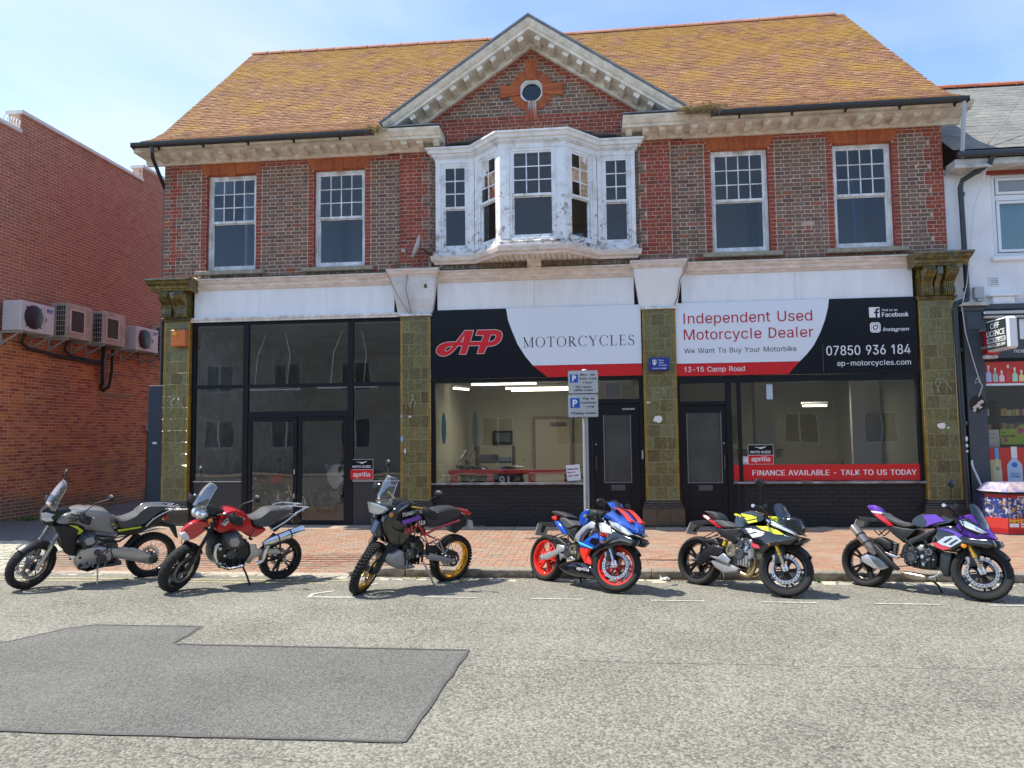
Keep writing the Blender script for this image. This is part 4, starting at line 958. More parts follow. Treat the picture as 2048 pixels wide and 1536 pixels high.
# ---- sash windows
def sash(parent, M, w, z0, z1, zm, nx, ny, wood, frame_w=.055, depth=.09, horns=True, glass=M_glass):
 """window in the local frame M (x along, -y outward, z up) from -w/2..w/2"""
 def put(name, mt, m, smooth=False): m.xf(M); return m.build(name, mt, fr if name != 'window' else parent, smooth)
 m = MB(); f = frame_w
 m.box(-w/2, -w/2 + f, 0, depth, z0, z1, .004); m.box(w/2 - f, w/2, 0, depth, z0, z1, .004)
 m.box(-w/2 + f, w/2 - f, 0, depth, z1 - f, z1, .004); m.box(-w/2 + f, w/2 - f, -.01, depth + .02, z0, z0 + f * 1.1, .004)
 m.xf(M); fr = m.build('window', wood, parent)
 a, b = -w/2 + f, w/2 - f; t0, t1 = zm + .02, z1 - f; s = .038
 m = MB()
 m.box(a, a + s, .02, .05, t0 - .02, t1); m.box(b - s, b, .02, .05, t0 - .02, t1); m.box(a + s, b - s, .02, .05, t1 - s, t1); m.box(a + s, b - s, .016, .052, t0 - .035, t0 + .012, .004)
 if horns:
  m.box(a + .002, a + s, .022, .048, t0 - .085, t0 - .0205); m.box(b - s, b - .002, .022, .048, t0 - .085, t0 - .0205)
 ga, gb, g0, g1 = a + s, b - s, t0 + .012, t1 - s; br = .02
 for i in range(1, nx):
  x = ga + (gb - ga) * i / nx; m.box(x - br/2, x + br/2, .024, .046, g0, g1)
 for j in range(1, ny):
  z = g0 + (g1 - g0) * j / ny
  for i in range(nx):
   xa = ga + (gb - ga) * i / nx + (br/2 if i else 0); xb = ga + (gb - ga) * (i + 1) / nx - (br/2 if i < nx - 1 else 0)
   m.box(xa, xb, .026, .044, z - br/2, z + br/2)
 put('upper_sash', wood, m)
 for i in range(nx):
  for j in range(ny):
   xa = ga + (gb - ga) * i / nx; xb = ga + (gb - ga) * (i + 1) / nx; za = g0 + (g1 - g0) * j / ny; zb = g0 + (g1 - g0) * (j + 1) / ny
   m = MB(); e = random.gauss(0, .0012); e2 = random.gauss(0, .0012)
   m.add([(xa, .034 + e, za), (xb, .034 + e2, za), (xb, .034 - e, zb), (xa, .034 - e2, zb)], [(0, 1, 2, 3)]); put('pane', glass, m)
 m = MB(); u0 = z0 + f * 1.1
 m.box(a, a + s, .055, .085, u0, t0 - .03); m.box(b - s, b, .055, .085, u0, t0 - .03); m.box(a + s, b - s, .055, .085, u0, u0 + .07); m.box(a + s, b - s, .055, .085, t0 - .055, t0 - .03)
 put('lower_sash', wood, m)
 m = MB(); m.add([(a + s, .07, u0 + .07), (b - s, .07, u0 + .07), (b - s, .0705, t0 - .055), (a + s, .0712, t0 - .055)], [(0, 1, 2, 3)]); put('pane', glass, m)
 return fr
for c, h in WIN:
 sash(shop, Matrix.Translation((c, .095, 0)), 2 * h - .012, WZ0 + .006, WZ1 - .01, 6.16, 4, 3, M_white)
 m = MB(); m.box(c - .72, c + .72, -.10, .09, WZ0 - .085, WZ0, .012); part('window_sill', M_stone, m)

# ---- the oriel bay
BZ0, BZ1 = 5.33, 7.16
bay_path = [(-2.90, -.14), (-2.13, -.14), (-1.56, -.74), (-.35, -.74), (.23, -.14), (.95, -.14)]
full = [(-2.90, .02)] + bay_path + [(.95, .02)]
bay = part('bay_window', M_peel, sweep([(.0, BZ0 - .10), (.035, BZ0 - .10), (.035, BZ0 - .02), (.015, BZ0), (-.10, BZ0), (-.10, BZ0 - .10)], full))
m = sweep([(-.11, BZ1 - .10), (.0, BZ1 - .10), (.0, BZ1), (.02, BZ1 + .005), (.02, BZ1 + .035), (-.11, BZ1 + .035)], full); part('bay_head', M_peel, m, bay)
m = sweep([(-.11, BZ1 + .0355), (.055, BZ1 + .0355), (.055, BZ1 + .075), (.11, BZ1 + .08), (.13, BZ1 + .13), (.17, BZ1 + .15), (.17, BZ1 + .18), (-.11, BZ1 + .19)], full); part('bay_cornice', M_peel, m, bay)
# dentils
mb = MB()
for i in range(len(full) - 1):
 a, b = Vector(full[i]), Vector(full[i + 1]); d = (b - a); L_ = d.length; d.normalize(); nrm = Vector((d.y, -d.x)); k = 0
 t = .03
 while t < L_ - .02:
  p = a + d * t
  q = [p + d * w_ + nrm * o_ for w_, o_ in ((-.012, .02), (.012, .02), (.012, .046), (-.012, .046))]
  mb.prism([tuple(z) for z in q], BZ1 + .004, BZ1 + .034, 'z'); t += .042
part('dentils', M_peel, mb, bay)['kind'] = 'stuff'
bay_w = [.42, .40, .80, .40, .42]
for i in range(5):
 a, b = Vector(bay_path[i]), Vector(bay_path[i + 1]); d = b - a; L_ = d.length; d.normalize(); nrm = Vector((d.y, -d.x)); mid = (a + b) / 2
 W_ = {0: .55, 1: .60, 2: .86, 3: .60, 4: .55}[i]
 Mx = Matrix(((d.x, -nrm.x, 0, mid.x), (d.y, -nrm.y, 0, mid.y), (0, 0, 1, 0), (0, 0, 0, 1)))
 for s_ in (-1, 1):
  m = MB(); x0, x1 = sorted((s_ * W_ / 2, s_ * L_ / 2)); m.box(x0 + (.0 if s_ > 0 else .004), x1 - (.0 if s_ < 0 else .004), 0, .10, BZ0 + .001, BZ1 - .101, .003)
  m.box(x0 + .03, x1 - .03, -.006, .001, BZ0 + .12, BZ1 - .2) if (x1 - x0) > .18 and False else None
  m.xf(Mx); m.build('corner_post', M_peel, bay)
 o = sash(bay, Mx @ Matrix.Translation((0, .01, 0)), W_ - .004, BZ0 + .002, BZ1 - .102, 6.18, 3 if i == 2 else 2, 3, M_peel, .045)
m = MB()
cap = [(x, y) for x, y in full]
capo = [(-3.02, .02), (-3.02, -.27), (-2.2, -.27), (-1.62, -.87), (-.29, -.87), (.30, -.27), (1.07, -.27), (1.07, .02)]
m.add([(x, y, BZ1 + .192) for x, y in capo], [tuple(range(8))])
m.add([(x, y, BZ1 + .21) for x, y in [(-2.95, .012), (-2.95, -.18), (-2.15, -.18), (-1.58, -.78), (-.33, -.78), (.25, -.18), (1.0, -.18), (1.0, .012)]] + [(-2.9, .005, BZ1 + .30), (.95, .005, BZ1 + .30)], [(0, 1, 8), (1, 2, 3, 8), (3, 4, 9, 8), (4, 5, 6, 9), (6, 7, 9)])
part('bay_roof', M_lead, m, bay)
# boarded soffit and curved moulding under the bay
m = sweep([(-.02, BZ0 - .26), (.02, BZ0 - .26), (.03, BZ0 - .22), (.07, BZ0 - .20), (.09, BZ0 - .13), (.09, BZ0 - .102), (-.02, BZ0 - .102)], full); part('bay_base_moulding', M_pink, m, bay)
x = -2.85; mb = None
k = 0
m = MB(); m.box(-2.899, -2.86, .02, 3.2, 5.05, 7.48); m.box(.90, .939, .02, 3.2, 5.05, 7.48); m.build('room_wall', M_dark, bay)  # near-black lining added to keep the sunlit bay interior dark
while x < .92:
 x1 = x + .095
 def yo(x):
  for i in range(len(full) - 1):
   (a, p), (b, q) = full[i], full[i + 1]
   if b > a and a <= x <= b: return p + (q - p) * (x - a) / (b - a)
  return -.14
 ya, yb = yo(x) + .03, yo(min(x1, .945)) + .03
 m = MB(); zz = BZ0 - .235
 m.add([(x + .003, .02, zz), (x1 - .003, .02, zz), (x1 - .003, yb, zz), (x + .003, ya, zz), (x + .003, .02, zz + .02), (x1 - .003, .02, zz + .02), (x1 - .003, yb, zz + .02), (x + .003, ya, zz + .02)], [(0, 1, 2, 3), (4, 5, 6, 7), (0, 1, 5, 4), (1, 2, 6, 5), (2, 3, 7, 6), (3, 0, 4, 7)])
 m.build('soffit_board', M_cream, bay); x += .1
for bx in (-.985,):
 m = MB(); m.prism([(.02, 4.86), (-.12, 4.86), (-.14, 4.92), (-.20, 5.05), (-.30, BZ0 - .236), (.02, BZ0 - .236)], bx - .13, bx + .13, 'x'); m.build('bracket', M_pink, bay)
# rotten, splintered strip hanging at the bay foot
mb = MB(); random.seed(9)
for k in range(150):
 x = random.uniform(-2.15, .1); y = yo(x) - random.uniform(.03, .11); z = BZ0 - random.uniform(.005, .05); l = random.uniform(.03, .16)
 s_ = random.uniform(.003, .009)
 mb.add([(x, y, z + s_), (x + l, y + random.uniform(-.02, .02) + (0), z + random.uniform(-.03, .02)), (x + l * .5, y - .01, z - s_)], [(0, 1, 2)])
part('rotten_splinters', mat('rotten_wood', (.20, .13, .09), .95, var=.6, vscale=30), mb, bay)['kind'] = 'stuff'
# moss and weeds on the bay roof, bird spikes on the ledges
def fuzz(name, mt, x0, x1, yf, z, n, h, lean, parent, w=.003):
 m = MB()
 for k in range(n):
  x = random.uniform(x0, x1); y = yf(x) + random.uniform(-.03, .03); hh = h * random.uniform(.4, 1); lx = random.gauss(0, lean); ly = random.gauss(0, lean)
  m.add([(x - w, y, z), (x + w, y, z), (x + lx, y + ly, z + hh)], [(0, 1, 2)])
 o = m.build(name, mt, parent); o['kind'] = 'stuff'; return o
M_spike = mat('bird_spike', (.55, .50, .42), .4, .6)
M_moss = mat('moss', (.13, .13, .07), .95, var=.6, vscale=18)
fuzz('roof_weeds', M_straw, -1.6, 1.0, lambda x: yo(min(max(x, -2.8), .9)) - .02, BZ1 + .20, 260, .16, .04, bay)
fuzz('roof_weeds', M_moss, -2.9, 1.0, lambda x: yo(min(max(x, -2.8), .9)) - .08, BZ1 + .185, 900, .035, .02, bay, .012)
ob = fuzz('bird_spikes', M_spike, -3.9, 1.9, lambda x: -.10, 4.985, 900, .12, .035, shop, .0022)
fuzz('bird_spikes', M_spike, -7.9, -4.2, lambda x: -.12, 4.97, 260, .07, .04, shop, .0022)
fuzz('ledge_moss', M_moss, -8.0, 5.9, lambda x: -.14, 4.965, 2600, .025, .02, shop, .012)
# ================================================================== ground floor of the shop
random.seed(31)
M_gtile = vmat('green_glazed_tile', [(0, (.14, .13, .045)), (.35, (.19, .18, .07)), (.6, (.12, .10, .04)), (.8, (.20, .21, .10)), (1, (.10, .07, .03))], .3, .5, 30, .03, 25, coat=.2,
    blotch=[((.27, .28, .14), 22, .50, .64, .45), ((.06, .055, .025), 27, .52, .66, .45, (7, 2, 5)), ((.13, .07, .015), 6, .55, .7, .75, (4, 2, 0))])
M_gedge = vmat('amber_glazed_edge', [(0, (.34, .21, .02)), (1, (.28, .16, .02))], .12, .35, 12, .1, 30, coat=.7, blotch=[((.14, .11, .03), 5, .5, .65, .7)])
M_gdark = vmat('dark_glazed_plinth', [(0, (.055, .047, .036)), (.5, (.075, .066, .048)), (1, (.05, .04, .033))], .25, .4, 14, .15, 30, coat=.4)
M_gcap = vmat('green_gold_glaze', [(0, (.10, .085, .02)), (.5, (.16, .12, .025)), (1, (.085, .075, .028))], .14, .6, 12, .1, 30, coat=.6, blotch=[((.30, .19, .02), 10, .52, .66, .7), ((.04, .04, .035), 8, .58, .7, .7, (3, 3, 3))])
M_grout = mat('tile_grout', (.34, .28, .14), .9)
def pilaster(x0, x1, ztop, bracket, edge=(True, True)):
 t = MB(); t.box(x0 + .004, x1 - .004, -.0415, .16, .50, ztop)
 p = t.build('tiled_pilaster', M_grout, shop)
 H, Wd = .2305, .247; z = .555; r = 0; its = []; k = 0
 while z < ztop - .02:
  zt = min(z + H, ztop); x = x0 + .042 + (0 if r % 2 else -.125)
  while x < x1 - .042:
   a, b = max(x, x0 + .042), min(x + Wd, x1 - .042)
   if b - a > .02: its.append(((a + b) / 2, -.024, (z + zt) / 2, b - a - .005, .04, zt - z - .005, jr(.0035)))
   x += Wd
  z += H; r += 1
 pieces('tile', its, M_gtile, p, 300, .004)
 its = []
 z = .555
 while z < ztop - .02:
  zt = min(z + H, ztop)
  for xe in (x0, x1 - .040): its.append((xe + .02, .058, (z + zt) / 2, .040, .212, zt - z - .004, None))
  z += H
 pieces('edge_tile', its, M_gedge, p, 300, .016)
 m = MB()       # moulded base and plinth
 for (e, za, zb) in ((.075, .06, .40), (.06, .401, .44), (.048, .441, .475), (.03, .476, .515), (.012, .516, .55)):
  m.box(x0 - e, x1 + e, -.04 - e, .16, za, zb, .012)
 q = m.build('plinth', M_gdark, p)
 its = [(x0 - .075 + (x1 - x0 + .15) * (i + .5) / 3, -.116, .225, (x1 - x0 + .15) / 3 - .004, .012, .31, None) for i in range(3)]
 pieces('plinth_tile', its, M_gdark, p, 10, .003)
 if bracket:
  zc = 4.14
  m = MB()
  for (e, za, zb) in ((.035, zc, zc + .03), (.05, zc + .0305, zc + .055), (.01, zc - .03, zc - .0005)): m.box(x0 - e, x1 + e, -.04 - e, .16, za, zb, .008)
  m.box(x0 + .0, x1 - .0, -.03, .16, zc + .056, 4.70)
  m.build('bracket_back', M_gcap, p)
  w = x1 - x0
  for cx in (x0 + .115, x1 - .115):
   m = MB(); n = 18
   # scroll bracket: S-profile, five rounded reeds across
   prof = []
   for i in range(n + 1):
    t_ = i / n; z = 4.69 - t_ * .49
    out = .27 if t_ < .08 else .30 * (1 - .55 * smooth((t_ - .15) / .5)) + .02 * math.sin(t_ * 9)
    prof.append((z, max(.07, out)))
   for k in range(5):
    a = cx - .09 + k * .036; b = a + .034
    v = []
    for z, o in prof:
     for xx, f_ in ((a, .0), (a + .008, .014), (b - .008, .014), (b, 0.)): v.append((xx, -.03 - o - f_ + .014, z))
    fs = []
    for i in range(n):
     for j in range(3): fs.append((i * 4 + j, i * 4 + j + 1, i * 4 + j + 5, i * 4 + j + 4))
    m.add(v, fs)
   poly = [(-.03, 4.69)] + [(-.03 - o + .014, z) for z, o in prof] + [(-.03, prof[-1][0])]
   for xx in (cx - .094, cx + .088): m.prism(poly, xx, xx + .006, 'x')
   m.lathe([(.001, -.098), (.035, -.105), (.075, -.098), (.095, -.09), (.095, .09), (.075, .098), (.035, .105), (.001, .098)], (cx, -.22, 4.60), 'x', 18)
   m.box(cx - .10, cx + .10, -.115, -.03, 4.196, 4.225, .006); m.box(cx - .10, cx + .10, -.16, -.03, 4.40, 4.43, .01)
   m.build('scroll_bracket', M_gcap, p, True, 40)
  cx = (x0 + x1) / 2; m = MB()
  m.prism([(-.03, 4.69), (-.26, 4.69), (-.26, 4.56), (-.22, 4.56), (-.21, 4.50), (-.13, 4.42), (-.10, 4.34), (-.10, 4.20), (-.03, 4.20)], cx - .05, cx + .05, 'x')
  for k in (-1, 0, 1): m.box(cx + k * .028 - .006, cx + k * .028 + .006, -.108, -.101, 4.21, 4.33)
  m.build('fluted_bracket', M_gcap, p)
  cap = [(0, 4.70), (.30, 4.70), (.31, 4.74), (.33, 4.75), (.34, 4.79), (.40, 4.84), (.41, 4.865), (.45, 4.90), (.45, 4.93), (.28, 4.985), (0, 4.99)]
  c_ = sweep(cap, [(x0 + .03, .16), (x0 + .03, -.03), (x1 - .03, -.03), (x1 - .03, .16)] if False else [(x0 - .0, .16), (x0 - .0, 0.0), (x1, 0.0), (x1, .16)])
  # side projections kept small: squeeze x overhang
  c_.v = [(max(x0 - .20, min(x1 + .20, x0 - (x0 - x) * .45 if x < x0 else x1 + (x - x1) * .45 if x > x1 else x)), y, z) for x, y, z in c_.v]
  c_.build('bracket_cap', M_gcap, p)
 else:
  m = MB(); e = .13
  # white plastered console flaring upward
  zb, zt = 4.16, 4.84
  a0, a1 = x0 - .04, x1 + .04; b0, b1 = x0 - .14, x1 + .14
  m.add([(a0, -.05, zb), (a1, -.05, zb), (a1, .14, zb), (a0, .14, zb), (b0, -.24, zt), (b1, -.24, zt), (b1, .14, zt), (b0, .14, zt)], [(0, 1, 2, 3), (4, 5, 6, 7), (0, 1, 5, 4), (1, 2, 6, 5), (2, 3, 7, 6), (3, 0, 4, 7)])
  con = m.build('console', M_panel if x0 > 0 else mat('console_paint', (.70, .72, .75), .6, bump=.3, bscale=20, var=.18, vscale=2.2, vcol=(.52, .50, .47)), p)
  m = MB(); m.box(x0 - .03, x1 + .03, -.10, .1, ztop + .001, ztop + .03, .004); m.box(x0 - .015, x1 + .015, -.075, .1, ztop + .031, ztop + .058, .004); m.build('console_base', M_white, p)
  m = sweep([(0, 4.842), (.02, 4.842), (.035, 4.87), (.06, 4.89), (.075, 4.94), (.09, 4.955), (.09, 4.985), (0, 4.99)], [(b0 + .02, .14), (b0 + .02, -.22), (b1 - .02, -.22), (b1 - .02, .14)]); m.build('console_cap', M_pink, p)
 return p
PX = [(-8.50, -7.955), (-3.63, -3.03), (1.02, 1.64), (5.965, 6.575)]
pil = [pilaster(PX[0][0], PX[0][1], 4.11, True), pilaster(PX[1][0], PX[1][1], 4.10, False), pilaster(PX[2][0], PX[2][1], 4.10, False), pilaster(PX[3][0], PX[3][1], 4.11, True)]
# shopfront cornice and white fascia boards
cor = [(-.02, 4.75), (.02, 4.75), (.03, 4.78), (.06, 4.80), (.07, 4.85), (.11, 4.88), (.115, 4.92), (.15, 4.93), (.15, 4.955), (-.02, 4.985)]
for a, b in ((PX[0][1] + .06, PX[1][0] - .13), (PX[1][1] + .13, PX[2][0] - .13), (PX[2][1] + .13, PX[3][0] - .06)):
 m = sweep(cor, [(a, .0), (b, .0)]); part('shopfront_cornice', M_pink, m)
 m = MB(); m.box(a, b, .0, .15, 4.986, 5.0); part('cornice_flashing', M_lead, m)
 m = MB()
 n = 3 if a < -7 else 2
 for k in range(n):
  xa, xb = a + (b - a) * k / n, a + (b - a) * (k + 1) / n; m.box(xa + .002, xb - .002, .012, .06, 4.16, 4.749)
 part('fascia_board', M_panel, m)
m = sweep([(0, 4.10), (.03, 4.10), (.035, 4.13), (.06, 4.15), (.065, 4.185), (0, 4.19)], [(PX[0][1] + .002, .01), (PX[1][0] - .002, .01)]); part('fascia_moulding', M_white, m)
m = MB(); m.box(-8.58, 6.53, .10, .22, 4.10, 4.95); part('wall_band', M_dark, m)
# ---- left shop: black aluminium screen with double doors
YF = .06
def frame_rect(m, x0, x1, z0, z1, w, y0=YF, d=.06):
 m.box(x0, x0 + w, y0, y0 + d, z0, z1, .003); m.box(x1 - w, x1, y0, y0 + d, z0, z1, .003); m.box(x0 + w, x1 - w, y0, y0 + d, z1 - w, z1, .003); m.box(x0 + w, x1 - w, y0, y0 + d, z0, z0 + w, .003)
def pane(name, x0, x1, z0, z1, y, parent, mt=None):
 m = MB(); m.box(x0, x1, y, y + .006, z0, z1); return m.build(name, mt or M_glassd, parent)
m = MB(); d = .07
zt, zm_, zh = 4.10, 2.80, 2.25
m.box(-7.955, -7.87, YF, YF + d, .06, zt, .003); m.box(-3.64, -3.60, YF, YF + d, .06, zt, .003)
for x in (-6.86, -4.70): m.box(x - .01, x + .10, YF - .006, YF + d, .06, zt - .061, .003)
m.box(-7.87, -3.64, YF + .002, YF + d - .002, zt - .06, zt, .003)
for a, b in ((-7.87, -6.87), (-6.76, -4.71), (-4.60, -3.64)): m.box(a, b, YF + .003, YF + d - .003, zm_ - .035, zm_ + .035, .003)
m.box(-6.76, -4.71, YF + .003, YF + d - .003, zh - .08, zh + .04, .003)
fr = part('shop_screen', M_black, m)
for a, b in ((-7.87, -6.87), (-6.76, -4.71), (-4.60, -3.64)): pane('pane', a, b, zm_ + .035, zt - .06, YF + .03, fr)
pane('pane', -6.76, -4.71, zh + .04, zm_ - .035, YF + .03, fr)
for a, b in ((-7.87, -6.87), (-4.60, -3.64)):
 pane('pane', a, b, .94, zm_ - .035, YF + .03, fr)
 m = MB(); m.box(a, b, YF + .01, YF + .05, .06, .90); m.build('stall_riser', mat('charcoal_panel', (.035, .037, .042), .45, bump=.1, bscale=20), fr)
 m = MB(); m.box(a, b, YF - .02, YF + .055, .902, .925, .003); m.build('sill_bar', mat('pale_metal', (.55, .56, .57), .35, .7), fr)
for a, b in ((-6.755, -5.745), (-5.725, -4.715)):
 m = MB(); frame_rect(m, a, b, .075, zh - .085, .075, YF + .012, .05); dr = m.build('glass_door', M_black, fr)
 pane('pane', a + .075, b - .075, .15, zh - .16, YF + .04, dr)
 for z in (1.12, 1.98) if False else (1.05, .58):
  m = MB(); xx = b - .045 if a < -6 else a + .03;
  if a < -6: m.box(xx - .012, xx + .012, YF - .004, YF + .012, z, z + .09, .003); m.build('lock', mat('pale_metal'), dr)
m = MB(); m.box(-7.955, -3.60, -.06, .13, .04, .061); part('door_threshold', M_slab, m)
# ---- middle shop
M_ballow = vmat('black_painted_brick', [(0, (.012, .013, .015)), (1, (.018, .019, .021))], .6, .3, 20, .4, 60)
def stall_wall(x0, x1, z0, z1):
 m = MB(); m.box(x0, x1, .052, .15, z0, z1); w = m.build('stall_wall', mat('black_mortar', (.014, .014, .016), .6), shop)
 its = []; z = z0; r = 0
 while z < z1 - .03:
  x = x0 - (.11 if r % 2 else 0)
  while x < x1:
   a, b = max(x, x0), min(x + .215, x1)
   if b - a > .03: its.append(((a + b) / 2, .07 + random.gauss(0, .001), z + .0325, b - a, .05, .066, jr(.003)))
   x += .222
  z += .0725; r += 1
 pieces('brick', its, M_ballow, w, 300, .004)
stall_wall(-3.03, -.11, .06, .83); stall_wall(2.70, 5.965, .06, .83)
m = MB(); m.box(-3.03, 1.02, .02, .16, 2.79, 2.86); m.box(-3.03, -2.955, .04, .12, .87, 2.79, .004); m.box(-.13, -.06, .04, .12, .87, 2.79, .004); m.box(-.06, .05, .045, .115, .06, 2.79, .004) ; m.box(.94, 1.02, .04, .12, .06, 2.79, .004)
m.box(.05, .94, .045, .115, 2.34, 2.43, .004)
fr = part('shopfront_frame', M_black, m)
pane('shop_pane', -2.955, -.13, .90, 2.79, .08, fr); pane('fanlight', .05, .94, 2.43, 2.79, .08, fr)
M_sill = mat('worn_painted_sill', (.35, .36, .36), .5, bump=.4, bscale=30, var=.7, vscale=9, vcol=(.06, .06, .065), stretch=(.6, 1, 1))
m = MB(); m.box(-3.03, -.06, -.03, .12, .835, .872, .006); part('window_sill', M_sill, m)
def shop_door(x0, x1, zt, gx0, gx1, gz0, gz1, knob):
 m = MB(); m.box(x0, gx0, .07, .115, .07, zt, .004); m.box(gx1, x1, .07, .115, .07, zt, .004); m.box(gx0, gx1, .07, .115, gz1, zt, .004); m.box(gx0, gx1, .07, .115, .07, gz0, .004)
 for za, zb in ((.16, .34), (.36, .56)):
  if zb < gz0 - .15: m.box(gx0 + .02, gx1 - .02, .062, .0695, za, zb, .006)
 dr = m.build('shop_door', M_black, shop)
 m = MB(); w = .018; m.box(gx0, gx1, .06, .07, gz0 - w, gz0); m.box(gx0 - w, gx0, .06, .07, gz0 - w, gz1); m.box(gx1, gx1 + w, .06, .07, gz0 - w, gz1); m.build('glazing_bead', mat('grey_bead', (.16, .17, .18), .4), dr)
 m = MB(); m.box(gx0, gx1, .09, .098, gz0, gz1); m.build('obscured_pane', mat('obscured_glass', (.055, .062, .058), .22, spec=.7, bump=.15, bscale=120, var=.4, vscale=1.6), dr)
 cx = (gx0 + gx1) / 2
 m = MB(); m.box(cx - .13, cx + .13, .056, .0615, gz0 - .16, gz0 - .055, .003); m.box(cx - .11, cx + .11, .050, .0565, gz0 - .135, gz0 - .08, .004); m.build('letterbox', mat('dull_letterbox', (.10, .10, .11), .4, .4), dr)
 m = MB(); m.tube([(knob, .07, 1.35), (knob, .03, 1.35), (knob, .03, 1.10), (knob, .07, 1.10)], .011, 8); m.build('door_handle', mat('dark_metal', (.10, .10, .11), .3, .8), dr)
 m = MB(); m.lathe([(.001, -.012), (.016, -.012), (.016, .0)], (knob, .07, 1.58), 'y', 12); m.build('lock', mat('steel', (.5, .5, .5), .3, .9), dr)
 return dr
shop_door(.052, .938, 2.338, .28, .76, .875, 2.13, .12)
m = MB(); m.box(.62, .86, .045, .069, 2.22, 2.255, .003); part('door_closer', mat('steel'), m)
m = MB(); m.box(.965, .995, .02, .04, 1.30, 1.46, .003); part('door_intercom', mat('pale_metal'), m)
# ---- right shop
m = MB(); m.box(1.64, 5.965, .02, .16, 2.70, 2.82); m.box(1.64, 1.70, .04, .12, .06, 2.70, .004); m.box(2.53, 2.63, .045, .115, .06, 2.70, .004); m.box(2.74, 2.80, .03, .11, .06, 2.70, .006); m.box(5.90, 5.965, .04, .12, .86, 2.70, .004)
m.box(1.70, 2.53, .045, .115, 2.29, 2.36, .004); m.box(2.63, 2.74, .05, .10, .06, .86)
fr = part('shopfront_frame', M_black, m)
pane('fanlight', 1.70, 2.53, 2.36, 2.70, .08, fr); pane('shop_pane', 2.80, 5.90, .90, 2.70, .08, fr); pane('side_pane', 2.63, 2.74, .86, 2.70, .075, fr)
shop_door(1.702, 2.528, 2.288, 1.82, 2.42, .865, 2.15, 2.47)
m = MB(); m.box(2.62, 5.965, -.03, .12, .835, .872, .006); part('window_sill', M_sill, m)
m = MB(); m.box(-3.03, 1.02, -.10, .13, .03, .0605); m.box(1.64, 5.965, -.10, .13, .03, .0605); part('door_threshold', M_gdark, m)

# ---- rooms behind the glass
M_int = mat('interior_cream', (.38, .375, .30), .85, var=.1, vscale=1)
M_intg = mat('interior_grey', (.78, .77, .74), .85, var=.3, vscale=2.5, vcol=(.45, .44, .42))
M_ceil = mat('interior_ceiling', (.5, .5, .48), .9)
M_flo = mat('interior_floor', (.42, .40, .37), .5, var=.2, vscale=2)
def room(name, x0, x1, y1, z0, z1, wm, back=None, ceil=M_ceil, floor=M_flo, left=None, right=None):
 m = MB(); m.box(x0 - .05, x0, .17, y1, z0, z1); r_ = m.build('room_wall', left or wm, shop)
 m = MB(); m.box(x1, x1 + .05, .17, y1, z0, z1); m.build('room_wall', right or wm, shop)
 m = MB(); m.box(x0, x1, y1, y1 + .05, z0, z1); m.build('room_back_wall', back or wm, shop)
 m = MB(); m.box(x0, x1, .17, y1, z1, z1 + .05); m.build('room_ceiling', ceil, shop)
 m = MB(); m.box(x0, x1, .17, y1, z0 - .05, z0); m.build('room_floor', floor, shop)
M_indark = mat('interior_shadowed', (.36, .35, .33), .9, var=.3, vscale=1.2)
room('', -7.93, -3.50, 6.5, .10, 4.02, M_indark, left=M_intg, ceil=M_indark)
room('', -3.20, 1.20, 5.2, .12, 3.02, M_int)
room('', 1.50, 6.10, 5.0, .12, 3.02, M_int)
for c, h in WIN:
 m = MB(); m.box(c - 1.4, c + 1.4, 3.2, 3.3, 5.0, 7.5); m.build('room_back_wall', M_room, shop)
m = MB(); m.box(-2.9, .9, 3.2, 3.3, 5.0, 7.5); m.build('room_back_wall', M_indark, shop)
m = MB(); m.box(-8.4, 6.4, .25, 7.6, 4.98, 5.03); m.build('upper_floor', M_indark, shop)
m = MB(); m.box(-8.4, 6.4, .25, 7.6, 7.48, 7.5); m.build('upper_ceiling', M_room, shop)
for x in (-6.0, -3.2, 1.4, 4.0):
 m = MB(); m.box(x - .05, x + .05, .25, 3.2, 5.03, 7.48); m.build('room_wall', M_room, shop)
# fluorescent tubes
M_tube = mat('lit_tube', (1, 1, 1), .5, emit=(1, .93, .72), es=2.6)
M_tubew = mat('unlit_tube_white', (.75, .77, .78), .5)
def batten(x0, x1, y, z, lit, lab, ang=0, cord=0):
 t = thing('strip_light', lab, 'strip light', ((x0 + x1) / 2, y, z), 'strip lights in the shops', (0, 0, ang)); L_ = abs(x1 - x0) / 2
 m = MB(); m.box(-L_, L_, -.05, .05, 0, .05, .004); m.build('housing', M_tubew, t)
 m = MB(); m.tube([(-L_ + .02, 0, -.03), (L_ - .02, 0, -.03)], .018, 10); m.build('tube', M_tube if lit else M_tubew, t, True)
 if cord:
  for s_ in (-.35, .35):
   m = MB(); m.tube([(s_, 0, .05), (s_ + .06, 0, cord * .6), (s_ * .6 + .1, 0, cord)], .008, 5); m.build('hanging_wire', M_tubew, t)
batten(-7.25, -5.95, .75, 2.80, False, 'unlit white strip light hanging on wires in the left shop window, the left one', 0, 1.15)
batten(-5.62, -4.30, .75, 2.82, False, 'unlit white strip light hanging on wires in the left shop window, the right one', 0, 1.15)
batten(-2.55, -1.1, 1.8, 2.90, True, 'lit strip light on the ceiling of the middle shop, nearest the window')
batten(-1.95, -.1, 3.1, 2.88, True, 'lit strip light further back on the ceiling of the middle shop, the long one')
batten(-1.9, -.2, 3.9, 2.88, True, 'lit strip light at the very back of the ceiling of the middle shop')
batten(-3.25, -2.55, 2.6, 2.86, True, 'short lit strip light seen end on at the left of the middle shop', 1.2)
batten(4.6, 5.15, 2.6, 2.36, True, 'short lit strip light glowing on the wall of the right shop', .05)
